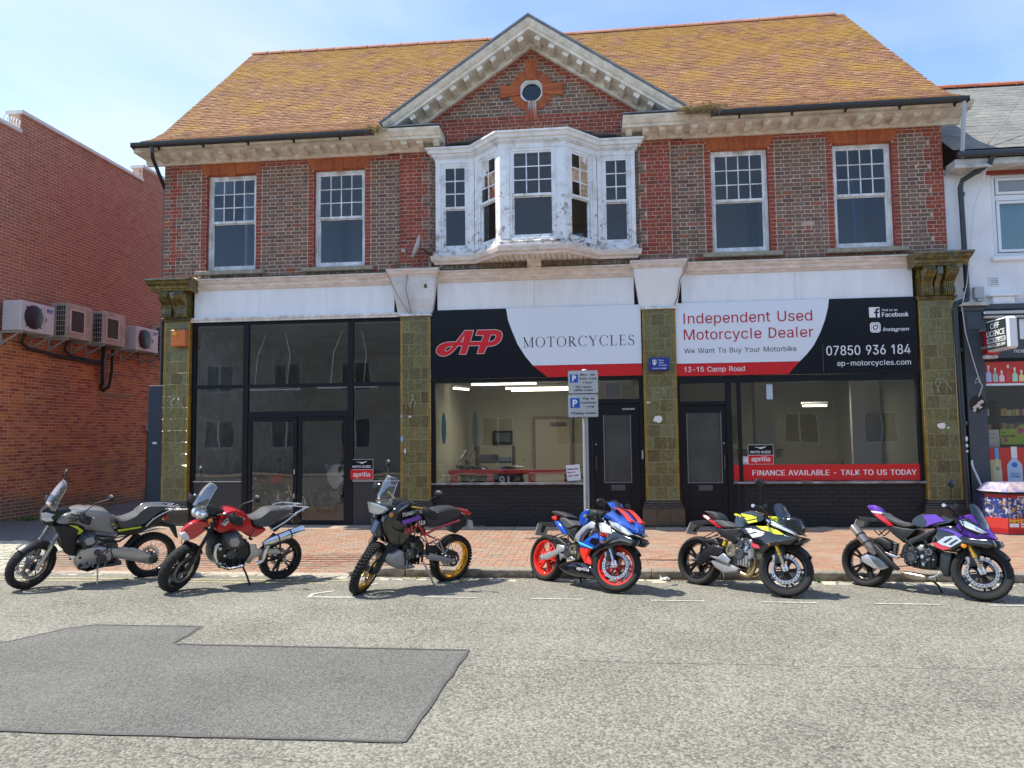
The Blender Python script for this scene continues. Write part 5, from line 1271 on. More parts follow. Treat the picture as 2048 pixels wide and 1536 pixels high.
for (x, y, z, e) in ((-1.4, 2.6, 2.7, 17), (4.3, 2.5, 2.7, 9)):
 L_ = bpy.data.lights.new('tube_light', 'AREA'); L_.shape = 'RECTANGLE'; L_.size = 1.4; L_.size_y = .1; L_.energy = e; L_.color = (1, .92, .74)
 o = bpy.data.objects.new('tube_light', L_); COL.objects.link(o); o.location = (x, y, z)
# middle shop furniture
bench = thing('red_bench', 'long red painted bench behind the middle shop window', 'bench', (-1.7, .75, .20))
M_redp = mat('red_paint', (.72, .02, .022), .3, coat=.4)
m = MB(); m.box(-1.12, 1.35, -.16, .16, .80, .88, .02); m.build('bench_top', M_redp, bench)
for x in (-1.02, -.28, .55, 1.25): m = MB(); m.box(x - .06, x + .06, -.14, .14, 0, .80, .008); m.build('leg', M_redp, bench)
m = MB(); m.box(-.20, .4, -.15, -.13, .56, .80); o = m.build('bench_panel', mat('black_print', (.02, .02, .02), .5), bench)
textmesh('91', .26, mat('white_print', (.8, .8, .8), .5), 'lettering', bench, (-.1, -.155, .58), bold=.006)
dr = thing('inner_door', 'cream inner door with dark closer on the back wall of the middle shop', 'door', (-.95, 5.13, .12))
m = MB(); m.box(-.45, .45, -.03, .03, 0, 2.05, .004); m.build('door_leaf', mat('cream_door', (.40, .36, .28), .6), dr)
m = MB(); m.box(-.52, -.455, -.05, .03, 0, 2.12); m.box(.455, .52, -.05, .03, 0, 2.12); m.box(-.455, .455, -.05, .03, 2.055, 2.12); m.build('door_frame', mat('brown_trim', (.16, .13, .10), .6), dr)
m = MB(); m.box(-.05, .35, -.10, -.035, 1.88, 1.96); m.build('door_closer', mat('dark_metal'), dr)
tv = thing('wall_frame', 'small black framed picture on the back wall of the middle shop', 'picture', (-2.25, 5.15, 1.7)); m = MB(); m.box(-.26, .26, -.03, .03, -.18, .18); m.build('frame', mat('black_print'), tv); m = MB(); m.box(-.2, .2, -.035, -.031, -.12, .12); m.build('print', mat('blue_grey_print', (.10, .14, .18), .4), tv)
m = MB()
for (x, z, w, h, c) in (): pass
def ell(name, lab, x, y, z, w, h, col, cat, th=.04):
 m = MB(); m.prism([(x + w * math.cos(a), z + h * math.sin(a)) for a in [2 * math.pi * k / 24 for k in range(24)]], y - th, y); return tag(m.build(name, mat('board_' + cat + str(int(col[2] * 100)), col, .35)), lab, cat)
ell('surfboard', 'narrow teal surfboard shape against the left wall inside the middle shop', -3.02, 1.2, 1.92, .05, .33, (.02, .28, .36), 'board')
ell('surfboard', 'dark board shape on the back wall inside the middle shop, left of the picture', -3.15 + .25, 4.6, 1.9, .07, .5, (.05, .10, .14), 'board')
pk = thing('parcel_shelf', 'dark shelf with boxes at the back left of the middle shop', 'shelf', (-3.0 + .75, 3.2, .12))
m = MB(); m.box(-.4, .5, -.2, .2, 1.0, 1.04); m.box(-.4, .5, -.2, .2, .5, .54); m.box(-.4, -.36, -.2, .2, 0, 1.4); m.box(.46, .5, -.2, .2, 0, 1.4); m.build('shelf_frame', mat('black_print'), pk)
m = MB(); m.box(-.3, .1, -.15, .15, 1.041, 1.2); m.build('box', mat('dark_box', (.05, .055, .07), .6), pk); m = MB(); m.box(.14, .4, -.15, .15, 1.041, 1.14); m.build('box', mat('blue_grey_print'), pk)
pl = thing('potted_plant', 'green potted plant inside the middle shop window beside the paper note', 'plant', (-.30, .55, .92));
mb = MB(); random.seed(2)
for k in range(90):
 a, e = random.uniform(0, 6.28), random.uniform(-.2, 1.3); l = random.uniform(.08, .26); c_ = Vector((math.cos(a) * math.cos(e), math.sin(a) * math.cos(e), math.sin(e))) * l; s_ = .018
 mb.add([c_ + Vector((-s_, 0, 0)), c_ + Vector((0, 0, -s_)), c_ + Vector((s_, 0, .01)), c_ + Vector((0, 0, s_ * 1.6))], [(0, 1, 2, 3)])
mb.build('leaves', mat('plant_leaf', (.05, .13, .03), .6), pl); m = MB(); m.lathe([(.001, -.06), (.05, -.06), (.065, .06)], (0, 0, 0), 'z', 12); m.build('pot', mat('dark_box'), pl)
nt_ = thing('paper_note', 'white paper note taped inside the middle shop window near the door', 'notice', (-.30, .07, .90), None, (0, rad(-5), 0))
m = MB(); m.box(-.13, .13, 0, .003, .0, .30); m.build('sheet', mat('paper'), nt_)
for i, t_ in enumerate(('Please use', 'door to', 'your right')): textmesh(t_, .05, mat('blue_ink', (.04, .06, .20), .6), 'lettering', nt_, (-.11, -.004, .21 - i * .062), ext=.0005, bold=.001, width=.2 if i != 1 else .14)
gv = thing('window_vent', 'square cream extractor vent in the fanlight over the middle shop door', 'vent', (.46, .10, 2.60))
m = MB(); m.prism([(-.17, -.15), (-.15, -.17), (.15, -.17), (.17, -.15), (.17, .15), (.15, .17), (-.15, .17), (-.17, .15)], -.02, .03); m.build('housing', mat('vent_cream', (.50, .45, .36), .5), gv)
for k in range(11): m = MB(); m.box(-.13 + k * .024, -.118 + k * .024, -.026, -.0205, -.13, .13); m.build('slat', mat('dark_box'), gv)
# right shop interior bits
cn = thing('wall_shelf', 'dark wall shelf with a framed picture inside the right shop', 'shelf', (4.25, 4.9, 1.35)); m = MB(); m.box(-.6, .5, -.2, .05, -.03, .0); m.build('board', mat('dark_box'), cn); m = MB(); m.box(-.1, .25, -.06, -.02, 0, .35); m.build('frame', mat('black_print'), cn); m = MB(); m.box(-.05, .2, -.066, -.061, .06, .3); m.build('print', mat('paper'), cn)
m = MB(); m.box(3.55, 3.95, 2.3, 2.6, .12, 3.0); part('room_pier', M_int, m)
m = MB(); m.box(5.5, 6.08, 2.2, 2.3, .12, 3.0); part('room_pier', mat('interior_white', (.55, .56, .57), .8), m)
nt2 = thing('window_leaflet', 'small pale leaflet hanging at the top of the right shop window', 'notice', (3.32, .07, 2.38)); m = MB(); m.box(-.05, .06, 0, .003, 0, .28); m.build('sheet', mat('leaflet_blue', (.45, .55, .62), .6), nt2)
ql = thing('window_sticker', 'small white notice sticker beside the brand stickers of the right shop window', 'sticker', (2.85, .066, 1.19)); m = MB(); m.box(-.05, .05, 0, .003, 0, .14); m.build('sheet', mat('paper'), ql); m = MB(); m.box(-.03, .03, -.003, -.0005, .015, .03); m.box(-.03, .02, -.003, -.0005, .11, .12); m.build('print', mat('grey_print', (.25, .25, .27), .6), ql)
random.seed(37)

# ================================================================== signs
M_sblk = mat('sign_black', (.006, .008, .014), .22, spec=.35); M_swht = mat('sign_white', (.76, .82, .88), .3); M_sred = mat('sign_red', (.62, .012, .018), .3)
M_tred = mat('letter_red', (.50, .012, .03), .4); M_tblk = mat('letter_black', (.012, .016, .03), .4); M_twht = mat('letter_white', (.80, .82, .84), .4)
def shape2d(name, loops, mt, parent, y, depth=.002, off=0.):
 cu = bpy.data.curves.new(name, 'CURVE'); cu.dimensions = '2D'; cu.fill_mode = 'BOTH'; cu.extrude = depth / 2; cu.offset = off
 for L_ in loops:
  sp = cu.splines.new('POLY'); sp.points.add(len(L_) - 1); sp.use_cyclic_u = True
  for i, (x, z) in enumerate(L_): sp.points[i].co = (x, z, 0, 1)
 o = bpy.data.objects.new(name, cu); COL.objects.link(o); dg = bpy.context.evaluated_depsgraph_get(); dg.update()
 me = bpy.data.meshes.new_from_object(o.evaluated_get(dg)); bpy.data.objects.remove(o); me.materials.clear(); me.materials.append(mt)
 ob = bpy.data.objects.new(name, me); COL.objects.link(ob); ob.parent = parent; ob.location = (0, y, 0); ob.rotation_euler = (math.pi / 2, 0, 0)
 return ob
def plate(name, mt, parent, x0, x1, z0, z1, y0, y1, c=.0):
 m = MB(); m.box(x0, x1, y0, y1, z0, z1, c); return m.build(name, mt, parent)
def line(parent, body, x0, x1, z0, z1, y, mt, bold=.0, desc=False, shear=0., name='lettering'):
 """text with its cap height spanning z0..z1 and its width x0..x1"""
 return glyph_line(parent, body, x0, x1, z0, z1, y, mt, bold, shear, name)
sg = thing('shop_sign', 'black, white and red shop sign with the red AP logo and the word MOTORCYCLES', 'shop sign', (0, 0, 0))
crv = [(-1.552, 4.205), (-1.516, 3.978), (-1.441, 3.763), (-1.338, 3.51), (-1.196, 3.276), (-1.046, 3.09), (-.90, 2.965), (-.772, 2.862)]
plate('backing_board', M_sblk, sg, -3.02, 1.0, 2.862, 4.205, -.012, .012)
shape2d('white_panel', [crv[:6] + [(1.0, 3.09), (1.0, 4.205)]], M_swht, sg, -.014, .003)
shape2d('red_band', [[(-1.046, 3.085), (-.90, 2.965), (-.772, 2.864), (1.0, 2.864), (1.0, 3.085)]], M_sred, sg, -.014, .003)
AL = [[(-2.357, 3.795), (-2.19, 3.791), (-2.259, 3.572), (-2.232, 3.575), (-2.034, 3.573), (-1.987, 3.692), (-2.139, 3.702), (-2.108, 3.796), (-1.763, 3.793), (-1.690, 3.778), (-1.645, 3.745), (-1.63, 3.683), (-1.655, 3.600), (-1.700, 3.545), (-1.760, 3.506), (-1.837, 3.485), (-1.934, 3.48), (-1.99, 3.345), (-2.117, 3.348), (-2.065, 3.500), (-2.283, 3.503), (-2.341, 3.34), (-2.465, 3.343), (-2.402, 3.502), (-2.497, 3.504), (-2.54, 3.455), (-2.584, 3.407), (-2.63, 3.365), (-2.68, 3.335), (-2.74, 3.315), (-2.795, 3.312), (-2.85, 3.325), (-2.881, 3.347), (-2.91, 3.38), (-2.919, 3.415), (-2.911, 3.455), (-2.89, 3.49), (-2.85, 3.525), (-2.794, 3.554), (-2.73, 3.57), (-2.66, 3.578), (-2.53, 3.578)],
      [(-2.367, 3.700), (-2.392, 3.572), (-2.445, 3.572)], [(-2.756, 3.43), (-2.735, 3.458), (-2.698, 3.483), (-2.65, 3.497), (-2.588, 3.502), (-2.615, 3.470), (-2.651, 3.437), (-2.685, 3.41), (-2.718, 3.401), (-2.745, 3.405)],
      [(-1.85, 3.704), (-1.769, 3.702), (-1.745, 3.668), (-1.77, 3.611), (-1.821, 3.573), (-1.903, 3.569)]]
shape2d('logo_outline', AL, mat('logo_pale', (.75, .62, .62), .4), sg, -.016, .002, .011)
shape2d('logo', AL, mat('logo_red', (.66, .012, .02), .3), sg, -.0185, .002, .0)
# serif capitals drawn stroke by stroke
def serif_word(parent, word, x0, x1, z0, z1, y, mt, gaps=.16):
 T, t, s = .105, .035, .30          # thick, thin, serif half width (cap height = 1)
 def bar(p, q, w):                  # straight stroke
  (ax, az), (bx, bz) = p, q; dx, dz = bx - ax, bz - az; l = math.hypot(dx, dz); nx, nz = -dz / l * w / 2, dx / l * w / 2
  return [(ax + nx, az + nz), (bx + nx, bz + nz), (bx - nx, bz - nz), (ax - nx, az - nz)]
 def sf(x, z, w=.16): return [(x - w, z - .014 if z > .5 else z), (x + w, z - .014 if z > .5 else z), (x + w, z + .014 if z > .5 else z + .028), (x - w, z + .014 if z > .5 else z + .028)]
 def arc(cx, cz, rx, rz, a0, a1, wt=T, wn=t, n=26):
  o, i_ = [], []
  for k in range(n + 1):
   a = rad(a0 + (a1 - a0) * k / n); w = wn + (wt - wn) * abs(math.cos(a)) ** 1.3
   o.append((cx + (rx) * math.cos(a), cz + rz * math.sin(a))); i_.append((cx + (rx - w) * math.cos(a), cz + (rz - w * .75) * math.sin(a)))
  return o + i_[::-1]
 G = {}
 G['M'] = (1.02, [bar((.16, 0), (.16, 1), t), bar((.12, 1), (.50, .06), T), bar((.50, .02), (.86, 1), t), bar((.88, 0), (.88, 1), T), sf(.16, 0), sf(.88, 0, .17), sf(.10, .986, .10), sf(.92, .986, .11)])
 G['O'] = (.90, [arc(.45, .5, .44, .52, 0, 360, n=44)])
 G['T'] = (.74, [bar((.37, 0), (.37, 1), T), bar((.02, .985), (.72, .985), t), bar((.035, 1), (.02, .80), t), bar((.705, 1), (.72, .80), t), sf(.37, 0, .16)])
 G['R'] = (.76, [bar((.16, 0), (.16, 1), T), sf(.16, 0), sf(.12, .986, .10), arc(.22, .745, .36, .255, -90, 90), bar((.16, .985), (.24, .985), t), bar((.16, .49), (.26, .49), t), bar((.30, .50), (.68, .01), T), sf(.70, 0, .08)])
 G['C'] = (.80, [arc(.46, .5, .45, .52, 42, 318), bar((.79, .98), (.77, .74), t)])
 G['Y'] = (.82, [bar((.41, 0), (.41, .48), T), bar((.09, 1), (.41, .44), T), bar((.72, 1), (.43, .46), t), sf(.41, 0, .15), sf(.10, .986, .12), sf(.72, .986, .10)])
 G['L'] = (.66, [bar((.16, 0), (.16, 1), T), sf(.16, .986), bar((.02, .018), (.62, .018), t), bar((.61, 0), (.65, .24), t)])
 G['E'] = (.68, [bar((.16, 0), (.16, 1), T), bar((.02, .018), (.62, .018), t), bar((.02, .983), (.58, .983), t), bar((.16, .52), (.46, .52), t), bar((.60, 0), (.65, .23), t), bar((.57, 1), (.60, .80), t), bar((.46, .42), (.46, .62), t)])
 G['S'] = (.58, [arc(.28, .745, .23, .275, 30, 230, .09), arc(.29, .25, .25, .27, -150, 60, .09), bar((.12, .60), (.46, .42), T), bar((.49, .98), (.47, .76), t), bar((.05, .26), (.03, .02), t)])
 tot = sum(G[c][0] for c in word) + gaps * (len(word) - 1); k = (x1 - x0) / tot; h = z1 - z0
 mb = MB(); x = 0; yy = 0
 for c in word:
  w, polys = G[c]
  for i, pl_ in enumerate(polys):
   o = y - .0004 * (i + 1)
   if len(pl_) > 8:      # arc band as quads
    n = len(pl_) // 2
    vs = [(x0 + (x + p[0]) * k, o, z0 + p[1] * h) for p in pl_]
    mb.add(vs, [(q, q + 1, 2 * n - 2 - q, 2 * n - 1 - q) for q in range(n - 1)])
   else: mb.add([(x0 + (x + p[0]) * k, o, z0 + p[1] * h) for p in pl_], [(0, 1, 2, 3)])
  x += w + gaps
 return mb.build('lettering', mt, parent)
serif_word(sg, 'MOTORCYCLES', -1.236, .878, 3.44, 3.634, -.017, M_tblk)
sg = thing('shop_sign', 'white, black and red shop sign reading Independent Used Motorcycle Dealer with phone number', 'shop sign', (0, 0, 0))
crv = [(4.422, 4.205), (4.398, 4.046), (4.336, 3.816), (4.248, 3.596), (4.124, 3.36), (3.994, 3.197), (3.865, 3.067), (3.846, 3.045), (3.653, 2.835)]
plate('backing_board', M_sblk, sg, 1.643, 5.93, 2.83, 4.205, -.012, .012)
shape2d('white_panel', [[(1.643, 4.205)] + crv[:7] + [(1.643, 3.067)]], M_swht, sg, -.014, .003)
shape2d('red_band', [[(1.643, 3.062), (3.860, 3.062)] + crv[7:] + [(1.643, 2.835)]], M_sred, sg, -.014, .003)
line(sg, 'Independent Used', 1.767, 4.120, 3.815, 4.010, -.017, M_tred, .004)
line(sg, 'Motorcycle Dealer', 1.777, 4.115, 3.510, 3.705, -.017, M_tred, .004)
line(sg, 'We Want To Buy Your Motorbike', 1.791, 3.812, 3.258, 3.350, -.017, M_tblk)
line(sg, '13-15 Camp Road', 1.776, 2.880, 2.908, 3.000, -.017, M_twht, .01)
line(sg, '07850 936 184', 4.333, 5.801, 3.163, 3.335, -.017, M_twht, .012)
line(sg, 'ap-motorcycles.com', 4.519, 5.801, 2.967, 3.060, -.017, M_twht, .008)
line(sg, 'Find us on', 5.338, 5.608, 3.950, 3.992, -.017, M_twht, .02)
line(sg, 'Facebook', 5.335, 5.792, 3.846, 3.926, -.017, M_twht, .035)
shape2d('social_icon', [[(5.115, 3.84), (5.299, 3.84), (5.299, 4.028), (5.115, 4.028)], [(5.225, 3.84), (5.225, 3.915), (5.200, 3.915), (5.200, 3.945), (5.225, 3.945), (5.225, 3.975), (5.24, 4.0), (5.27, 4.008), (5.290, 4.006), (5.290, 3.975), (5.268, 3.975), (5.257, 3.965), (5.257, 3.945), (5.288, 3.945), (5.284, 3.915), (5.257, 3.915), (5.257, 3.8405)]], M_twht, sg, -.0165, .002)
def rrect(x0, x1, z0, z1, r, n=6):
 o = []
 for cx, cz, a0 in ((x1 - r, z0 + r, -90), (x1 - r, z1 - r, 0), (x0 + r, z1 - r, 90), (x0 + r, z0 + r, 180)):
  for k in range(n + 1): a = rad(a0 + 90 * k / n); o.append((cx + r * math.cos(a), cz + r * math.sin(a)))
 return o
def circ(cx, cz, r, n=24): return [(cx + r * math.cos(2 * math.pi * k / n), cz + r * math.sin(2 * math.pi * k / n)) for k in range(n)]
shape2d('social_icon', [rrect(5.12, 5.304, 3.562, 3.75, .05), rrect(5.14, 5.284, 3.582, 3.73, .035)], M_twht, sg, -.0165, .002)
shape2d('social_icon', [rrect(5.146, 5.278, 3.588, 3.724, .03), circ(5.212, 3.656, .046), circ(5.255, 3.70, .010, 10)], M_twht, sg, -.0165, .002)
shape2d('social_icon', [circ(5.212, 3.656, .027)], M_twht, sg, -.0165, .002)
line(sg, 'Instagram', 5.338, 5.796, 3.585, 3.66, -.017, M_twht, .014, shear=.32)
for xx, z0_, z1_ in ((4.277, 2.84, 3.36),): plate('panel_joint', mat('joint_grey', (.20, .21, .22), .5), sg, xx, xx + .004, z0_, z1_, -.0128, -.012)
# window stickers of the two makes
def wing(parent, cx, cz, w, y):
 h = w * .11
 L_ = [(cx - w/2, cz + h * 1.3), (cx - w * .3, cz + h * .9), (cx - w * .12, cz + h * .55), (cx - w * .02, cz + h * 1.0), (cx + w * .06, cz + h * .6), (cx + w * .2, cz + h * .95), (cx + w * .36, cz + h * 1.2), (cx + w/2, cz + h * 1.5), (cx + w * .34, cz + h * .45), (cx + w * .14, cz - h * .1), (cx + w * .02, cz - h * .5), (cx - w * .10, cz - h * .7), (cx - w * .03, cz - h * .1), (cx - w * .16, cz + h * .1), (cx - w * .32, cz + h * .5)]
 shape2d('emblem', [L_], M_twht, parent, y, .001)
for (x0, x1, z0_, zm2, z1_, lab) in ((-4.643, -4.196, .951, 1.136, 1.326, 'black and red pair of motorcycle brand stickers on the left shop window'), (2.904, 3.346, 1.193, 1.356, 1.54, 'black and red pair of motorcycle brand stickers on the right shop window')):
 st = thing('window_sticker', lab, 'sticker', (0, 0, 0))
 y = .055
 plate('sheet', M_twht, st, x0 - .006, x1 + .006, z0_ - .006, z1_ + .006, y, y + .003)
 plate('black_sheet', M_sblk, st, x0, x1, zm2 + .004, z1_, y - .002, y - .0004); plate('red_sheet', M_sred, st, x0, x1, z0_, zm2 - .004, y - .002, y - .0004)
 w = x1 - x0; line(st, 'MOTO GUZZI', x0 + .09 * w, x1 - .10 * w, zm2 + .035, zm2 + .078, y - .0035, M_twht, .04)
 wing(st, (x0 + x1) / 2, zm2 + .125, w * .5, y - .0035)
 line(st, 'aprilia', x0 + .12 * w, x1 - .12 * w, z0_ + .048, z0_ + .135, y - .0035, M_twht, .03)
fs = thing('finance_banner', 'long red banner reading FINANCE AVAILABLE - TALK TO US TODAY in the right shop window', 'banner', (0, 0, 0))
plate('sheet', M_sred, fs, 2.80, 5.90, .886, 1.178, .066, .072); plate('sheet', M_sred, fs, 2.635, 2.738, .886, 1.178, .062, .068)
line(fs, 'FINANCE AVAILABLE - TALK TO US TODAY', 2.965, 5.834, .982, 1.078, .0645, M_twht, .03)
# small things on the pilasters
ab = thing('alarm_box', 'orange alarm box with a yellow lamp on the left green pilaster', 'alarm box', (-8.10, -.05, 3.61))
m = MB(); m.box(-.155, .145, -.16, 0, 0, .325, .012); m.build('casing', mat('orange_plastic', (.62, .17, .035), .4), ab)
m = MB(); m.lathe([(.001, -.21), (.03, -.205), (.042, -.18), (.042, -.1601)], (-.05, 0, .245), 'y', 16); m.build('lamp', mat('amber_lamp', (.75, .42, .03), .2), ab, True)
bb = thing('window_bracket_sign', 'small blue alarm box with white lettering on the pilaster beside the middle door', 'sign', (0, 0, 0))
plate('casing', mat('blue_plastic', (.015, .04, .30), .35), bb, 1.13, 1.50, 2.94, 3.175, -.13, -.045, .01)
for i, t_ in enumerate(('Thames', 'Valley', 'Securities')): line(bb, t_, 1.30, 1.30 + (.10, .09, .15)[i], 3.115 - i * .046, 3.145 - i * .046, -.132, M_twht, .01)
line(bb, '01252 510886', 1.19, 1.44, 2.965, 2.99, -.132, M_twht, .02)
shape2d('emblem', [[(1.19, 3.14), (1.26, 3.14), (1.26, 3.07), (1.225, 3.03), (1.19, 3.07)], [(1.20, 3.13), (1.215, 3.13), (1.215, 3.07), (1.205, 3.07)], [(1.235, 3.13), (1.25, 3.13), (1.245, 3.07), (1.235, 3.07)]], M_twht, bb, -.132, .001)
def blob(name, lab, cat, x, z, rx, rz, mt, y=-.052, n=14, wobble=.25, dx=0):
 pts = [(x + rx * (1 + random.uniform(-wobble, wobble)) * math.cos(2 * math.pi * k / n), z + rz * (1 + random.uniform(-wobble, wobble)) * math.sin(2 * math.pi * k / n)) for k in range(n)]
 m = MB(); m.prism(pts, y, y + .007); return tag(m.build(name, mt), lab, cat)
M_stk = mat('torn_sticker', (.74, .74, .72), .8)
blob('torn_sticker', 'round torn white sticker on the pilaster right of the middle door', 'sticker', 1.27, 2.04, .075, .07, M_stk, -.056)
blob('torn_sticker', 'round torn white sticker on the right end pilaster', 'sticker', 6.26, 1.86, .07, .06, M_stk, -.056)
blob('torn_sticker', 'small white sticker beside the round torn one on the right end pilaster', 'sticker', 6.36, 1.82, .03, .02, M_stk, -.056, 5)
blob('torn_sticker', 'thin white sticker high on the pilaster right of the middle door', 'sticker', 1.10, 2.35, .045, .013, M_stk, -.056, 6)
blob('torn_sticker', 'small blue sticker high on the left edge of the pilaster by the black doors', 'sticker', -3.60, 2.16, .02, .03, mat('sticker_blue', (.25, .5, .72), .6), -.056, 6, .1)
blob('torn_sticker', 'blue sticker lower on the left edge of the pilaster by the black doors', 'sticker', -3.59, 1.72, .025, .065, mat('sticker_blue'), -.056, 6, .1)
blob('torn_sticker', 'white and grey tag at the lower left edge of the pilaster by the black doors', 'sticker', -3.53, 1.49, .018, .055, M_stk, -.056, 8, .1)
blob('torn_sticker', 'small white scrap in the middle of the pilaster by the black doors', 'sticker', -3.44, 2.15, .03, .02, M_stk, -.056, 6)
def wirebits(lab, x, z, seed):
 random.seed(seed); m = MB()
 for k in range(3):
  P_ = [(x + random.uniform(-.05, .05), -.06, z + .16)]
  for i in range(5): P_.append((P_[-1][0] + random.uniform(-.045, .045), -.07 - random.uniform(0, .03), P_[-1][2] - random.uniform(.02, .08)))
  m.tube(P_, .0045, 5)
 return tag(m.build('loose_wire', mat('frayed_wire', (.42, .40, .36), .5)), lab, 'wire')
wirebits('frayed wires sticking out of the pilaster by the black doors', -3.36, 2.42, 1); wirebits('frayed wires on the left green pilaster', -8.20, 2.42, 4); wirebits('broken wire loop on the right end pilaster', 6.25, 2.55, 8)
m = MB(); m.tube([(-3.42, -.25, 4.95), (-3.46, -.27, 4.6), (-3.40, -.08, 4.15), (-3.36, -.07, 3.96), (-3.22, -.07, 3.88), (-3.18, -.06, 3.70)], .009, 6); m.tube([(-3.85, -.27, 4.96), (-3.62, -.22, 4.45), (-3.42, -.08, 4.12)], .007, 6); tag(m.build('loose_cable', mat('old_cable', (.24, .22, .19), .7)), 'old cables running down the white console beside the AP sign', 'cable')
m = MB(); m.box(-3.12, -3.06, -.20, -.12, 4.62, 4.74, .01); tag(m.build('broken_lamp_bracket', M_rust), 'small rusty bracket on the white console left of the AP sign', 'bracket')
m = MB(); m.tube([(1.80, -.25, 4.98), (1.86, -.27, 4.86), (1.72, -.20, 4.62), (1.68, -.10, 4.3), (1.62, -.09, 4.16)], .010, 6); m.tube([(1.86, -.26, 5.3), (1.92, -.27, 5.05), (1.84, -.28, 4.88), (1.76, -.24, 4.78)], .006, 6); tag(m.build('loose_cable', mat('old_cable')), 'looping black cable beside the right white console', 'cable')
m = MB(); m.box(1.60, 1.80, -.0, .0, 0, 0) if False else None
fx = thing('dead_floodlight_fixture', 'corroded metal plant-like fixture on the wall left of the third window', 'fixture', (2.10, -.02, 5.97))
m = MB(); random.seed(12)
for k in range(26):
 a = random.uniform(0, 6.28); l = random.uniform(.03, .09); m.tube([(0, -.02, 0), (l * math.cos(a), -.06, l * math.sin(a) * 1.2)], .006, 5)
m.tube([(0, 0, -.05), (-.02, -.01, -.35), (.01, -.01, -.95)], .006, 5); m.build('fixture', mat('corroded', (.16, .15, .13), .9), fx)
# satellite dish
dish = thing('satellite_dish', 'small grey satellite dish on the brick wall left of the bay window', 'satellite dish', (-3.02, -.02, 5.30))
m = MB(); prof = [(.0, 0), (.09, -.008), (.17, -.028), (.235, -.06), (.238, -.052), (.17, -.018), (.09, .004), (.0, .012)]
m.lathe(prof, (0, 0, 0), 'y', 28); m.xf(Matrix.Translation((-.17, -.34, .08)) @ Matrix.Rotation(rad(-68), 4, 'Z') @ Matrix.Rotation(rad(-18), 4, 'X')); m.build('reflector', mat('dish_grey', (.52, .54, .53), .45, var=.2, vscale=9), dish, True)
m = MB(); m.tube([(0, 0, 0), (-.03, -.12, .02), (-.10, -.31, .05)], .015, 8); m.tube([(-.14, -.33, -.06), (-.30, -.40, -.06), (-.40, -.44, -.01)], .011, 8); m.build('arm', mat('dark_metal'), dish)
m = MB(); m.tube([(-.40, -.44, -.02), (-.47, -.46, .01)], .026, 10); m.build('receiver', mat('dish_grey'), dish)
m = MB(); m.tube([(-2.86, -.2, 5.28), (-2.72, -.3, 5.15), (-2.70, -.3, 5.05), (-2.85, -.22, 4.96), (-3.05, -.2, 4.99)], .006, 6); tag(m.build('coax_cable', mat('white_cable', (.6, .6, .58), .5)), 'white cable drooping from the left foot of the bay window', 'cable')
# things seen through the upper windows; pale boards at far left imitate a reflection
for c, pts in ((5.12, ((.22, .0, .05, (.03, .16, .42)), (.30, .45, .35, (.55, .12, .04)), (.30, .05, .30, (.55, .12, .04)))), (2.90, ((-.35, .0, .06, (.16, .12, .09)), (.1, .35, .5, (.13, .11, .10)))), (-7.14, ((-.30, 0, .05, (.6, .6, .58)), (-.05, 0, .04, (.6, .6, .58))))):
 for i, (dx, dz, w, col) in enumerate(pts):
  m = MB(); m.box(c + dx, c + dx + w, 1.2 + i * .1, 1.26 + i * .1, 5.05 + dz, 5.05 + dz + (.07 if w > .2 else 1.9)); m.build('clutter_and_reflection', mat('clutter_reflection_' + 'abc'[i] + ('x' if c > 5 else 'y' if c > 0 else 'z'), col, .6), shop)
# ================================================================== left brick building beside the alley (its wall runs away from the street)
random.seed(41)
WX = -12.4
lb = thing('brick_building', 'tall plain red brick building along the alley with stepped coping and air conditioners', 'building')
M_lbu = vmat('wall_brick_upper', [(0, (.35, .135, .085)), (.4, (.41, .17, .11)), (.8, (.37, .145, .095)), (1, (.29, .12, .08))], .85, .25, 20, .5, 90, blotch=[((.24, .15, .11), .9, .5, .7, .5)])
M_lbl = vmat('wall_brick_lower', [(0, (.52, .17, .055)), (.35, (.60, .22, .07)), (.7, (.42, .12, .05)), (1, (.32, .09, .045))], .85, .3, 18, .5, 90, blotch=[((.17, .10, .06), .7, .48, .72, .6, (0, 0, 4)), ((.12, .12, .085), .5, .5, .7, .8, (0, 0, 0), (.2, 1.6, .16, -.5))])
M_lmor = mat('pale_mortar', (.66, .46, .33), .95, bump=.3, bscale=60, var=.25, vscale=3)
secs = [(-2.62, -.30, 6.75), (-.30, .66, 8.55), (.66, 5.05, 9.0), (5.05, 8.0, 9.4), (8.0, 14, 9.8)]  # unseen first section, its height shaped to cast the alley-mouth shadow
mb = MB()
for a, b, h in secs: mb.box(WX - .3, WX - .0045, a, b, 0, h)
lw = mb.build('wall', M_lmor, lb)
def wall_items(y0, y1, z0, z1, off=0):
 """bricks on the +X face: local front turned toward +X"""
 out = []; z = z0; r = int(round(z0 / .075))
 while z < z1 - .03:
  y = y0 - (.1125 if r % 2 else 0); k = 0
  while y < y1:
   a, b = max(y, y0), min(y + .215, y1)
   if b - a > .03:
    R = np.array(jr(.003)) @ np.array([[0, -1., 0], [1., 0, 0], [0, 0, 1.]])
    out.append((WX - .05 + random.gauss(0, .001), (a + b) / 2, z + .0325, b - a, .1, .065, R.tolist()))
   y += .225; k += 1
  z += .075; r += 1
 return out
up_, lo_ = [], []
for a, b, h in secs[1:]:
 up_ += wall_items(a, b, 4.2, h); lo_ += wall_items(a, b, 0.06, 4.19)
up_ += [];
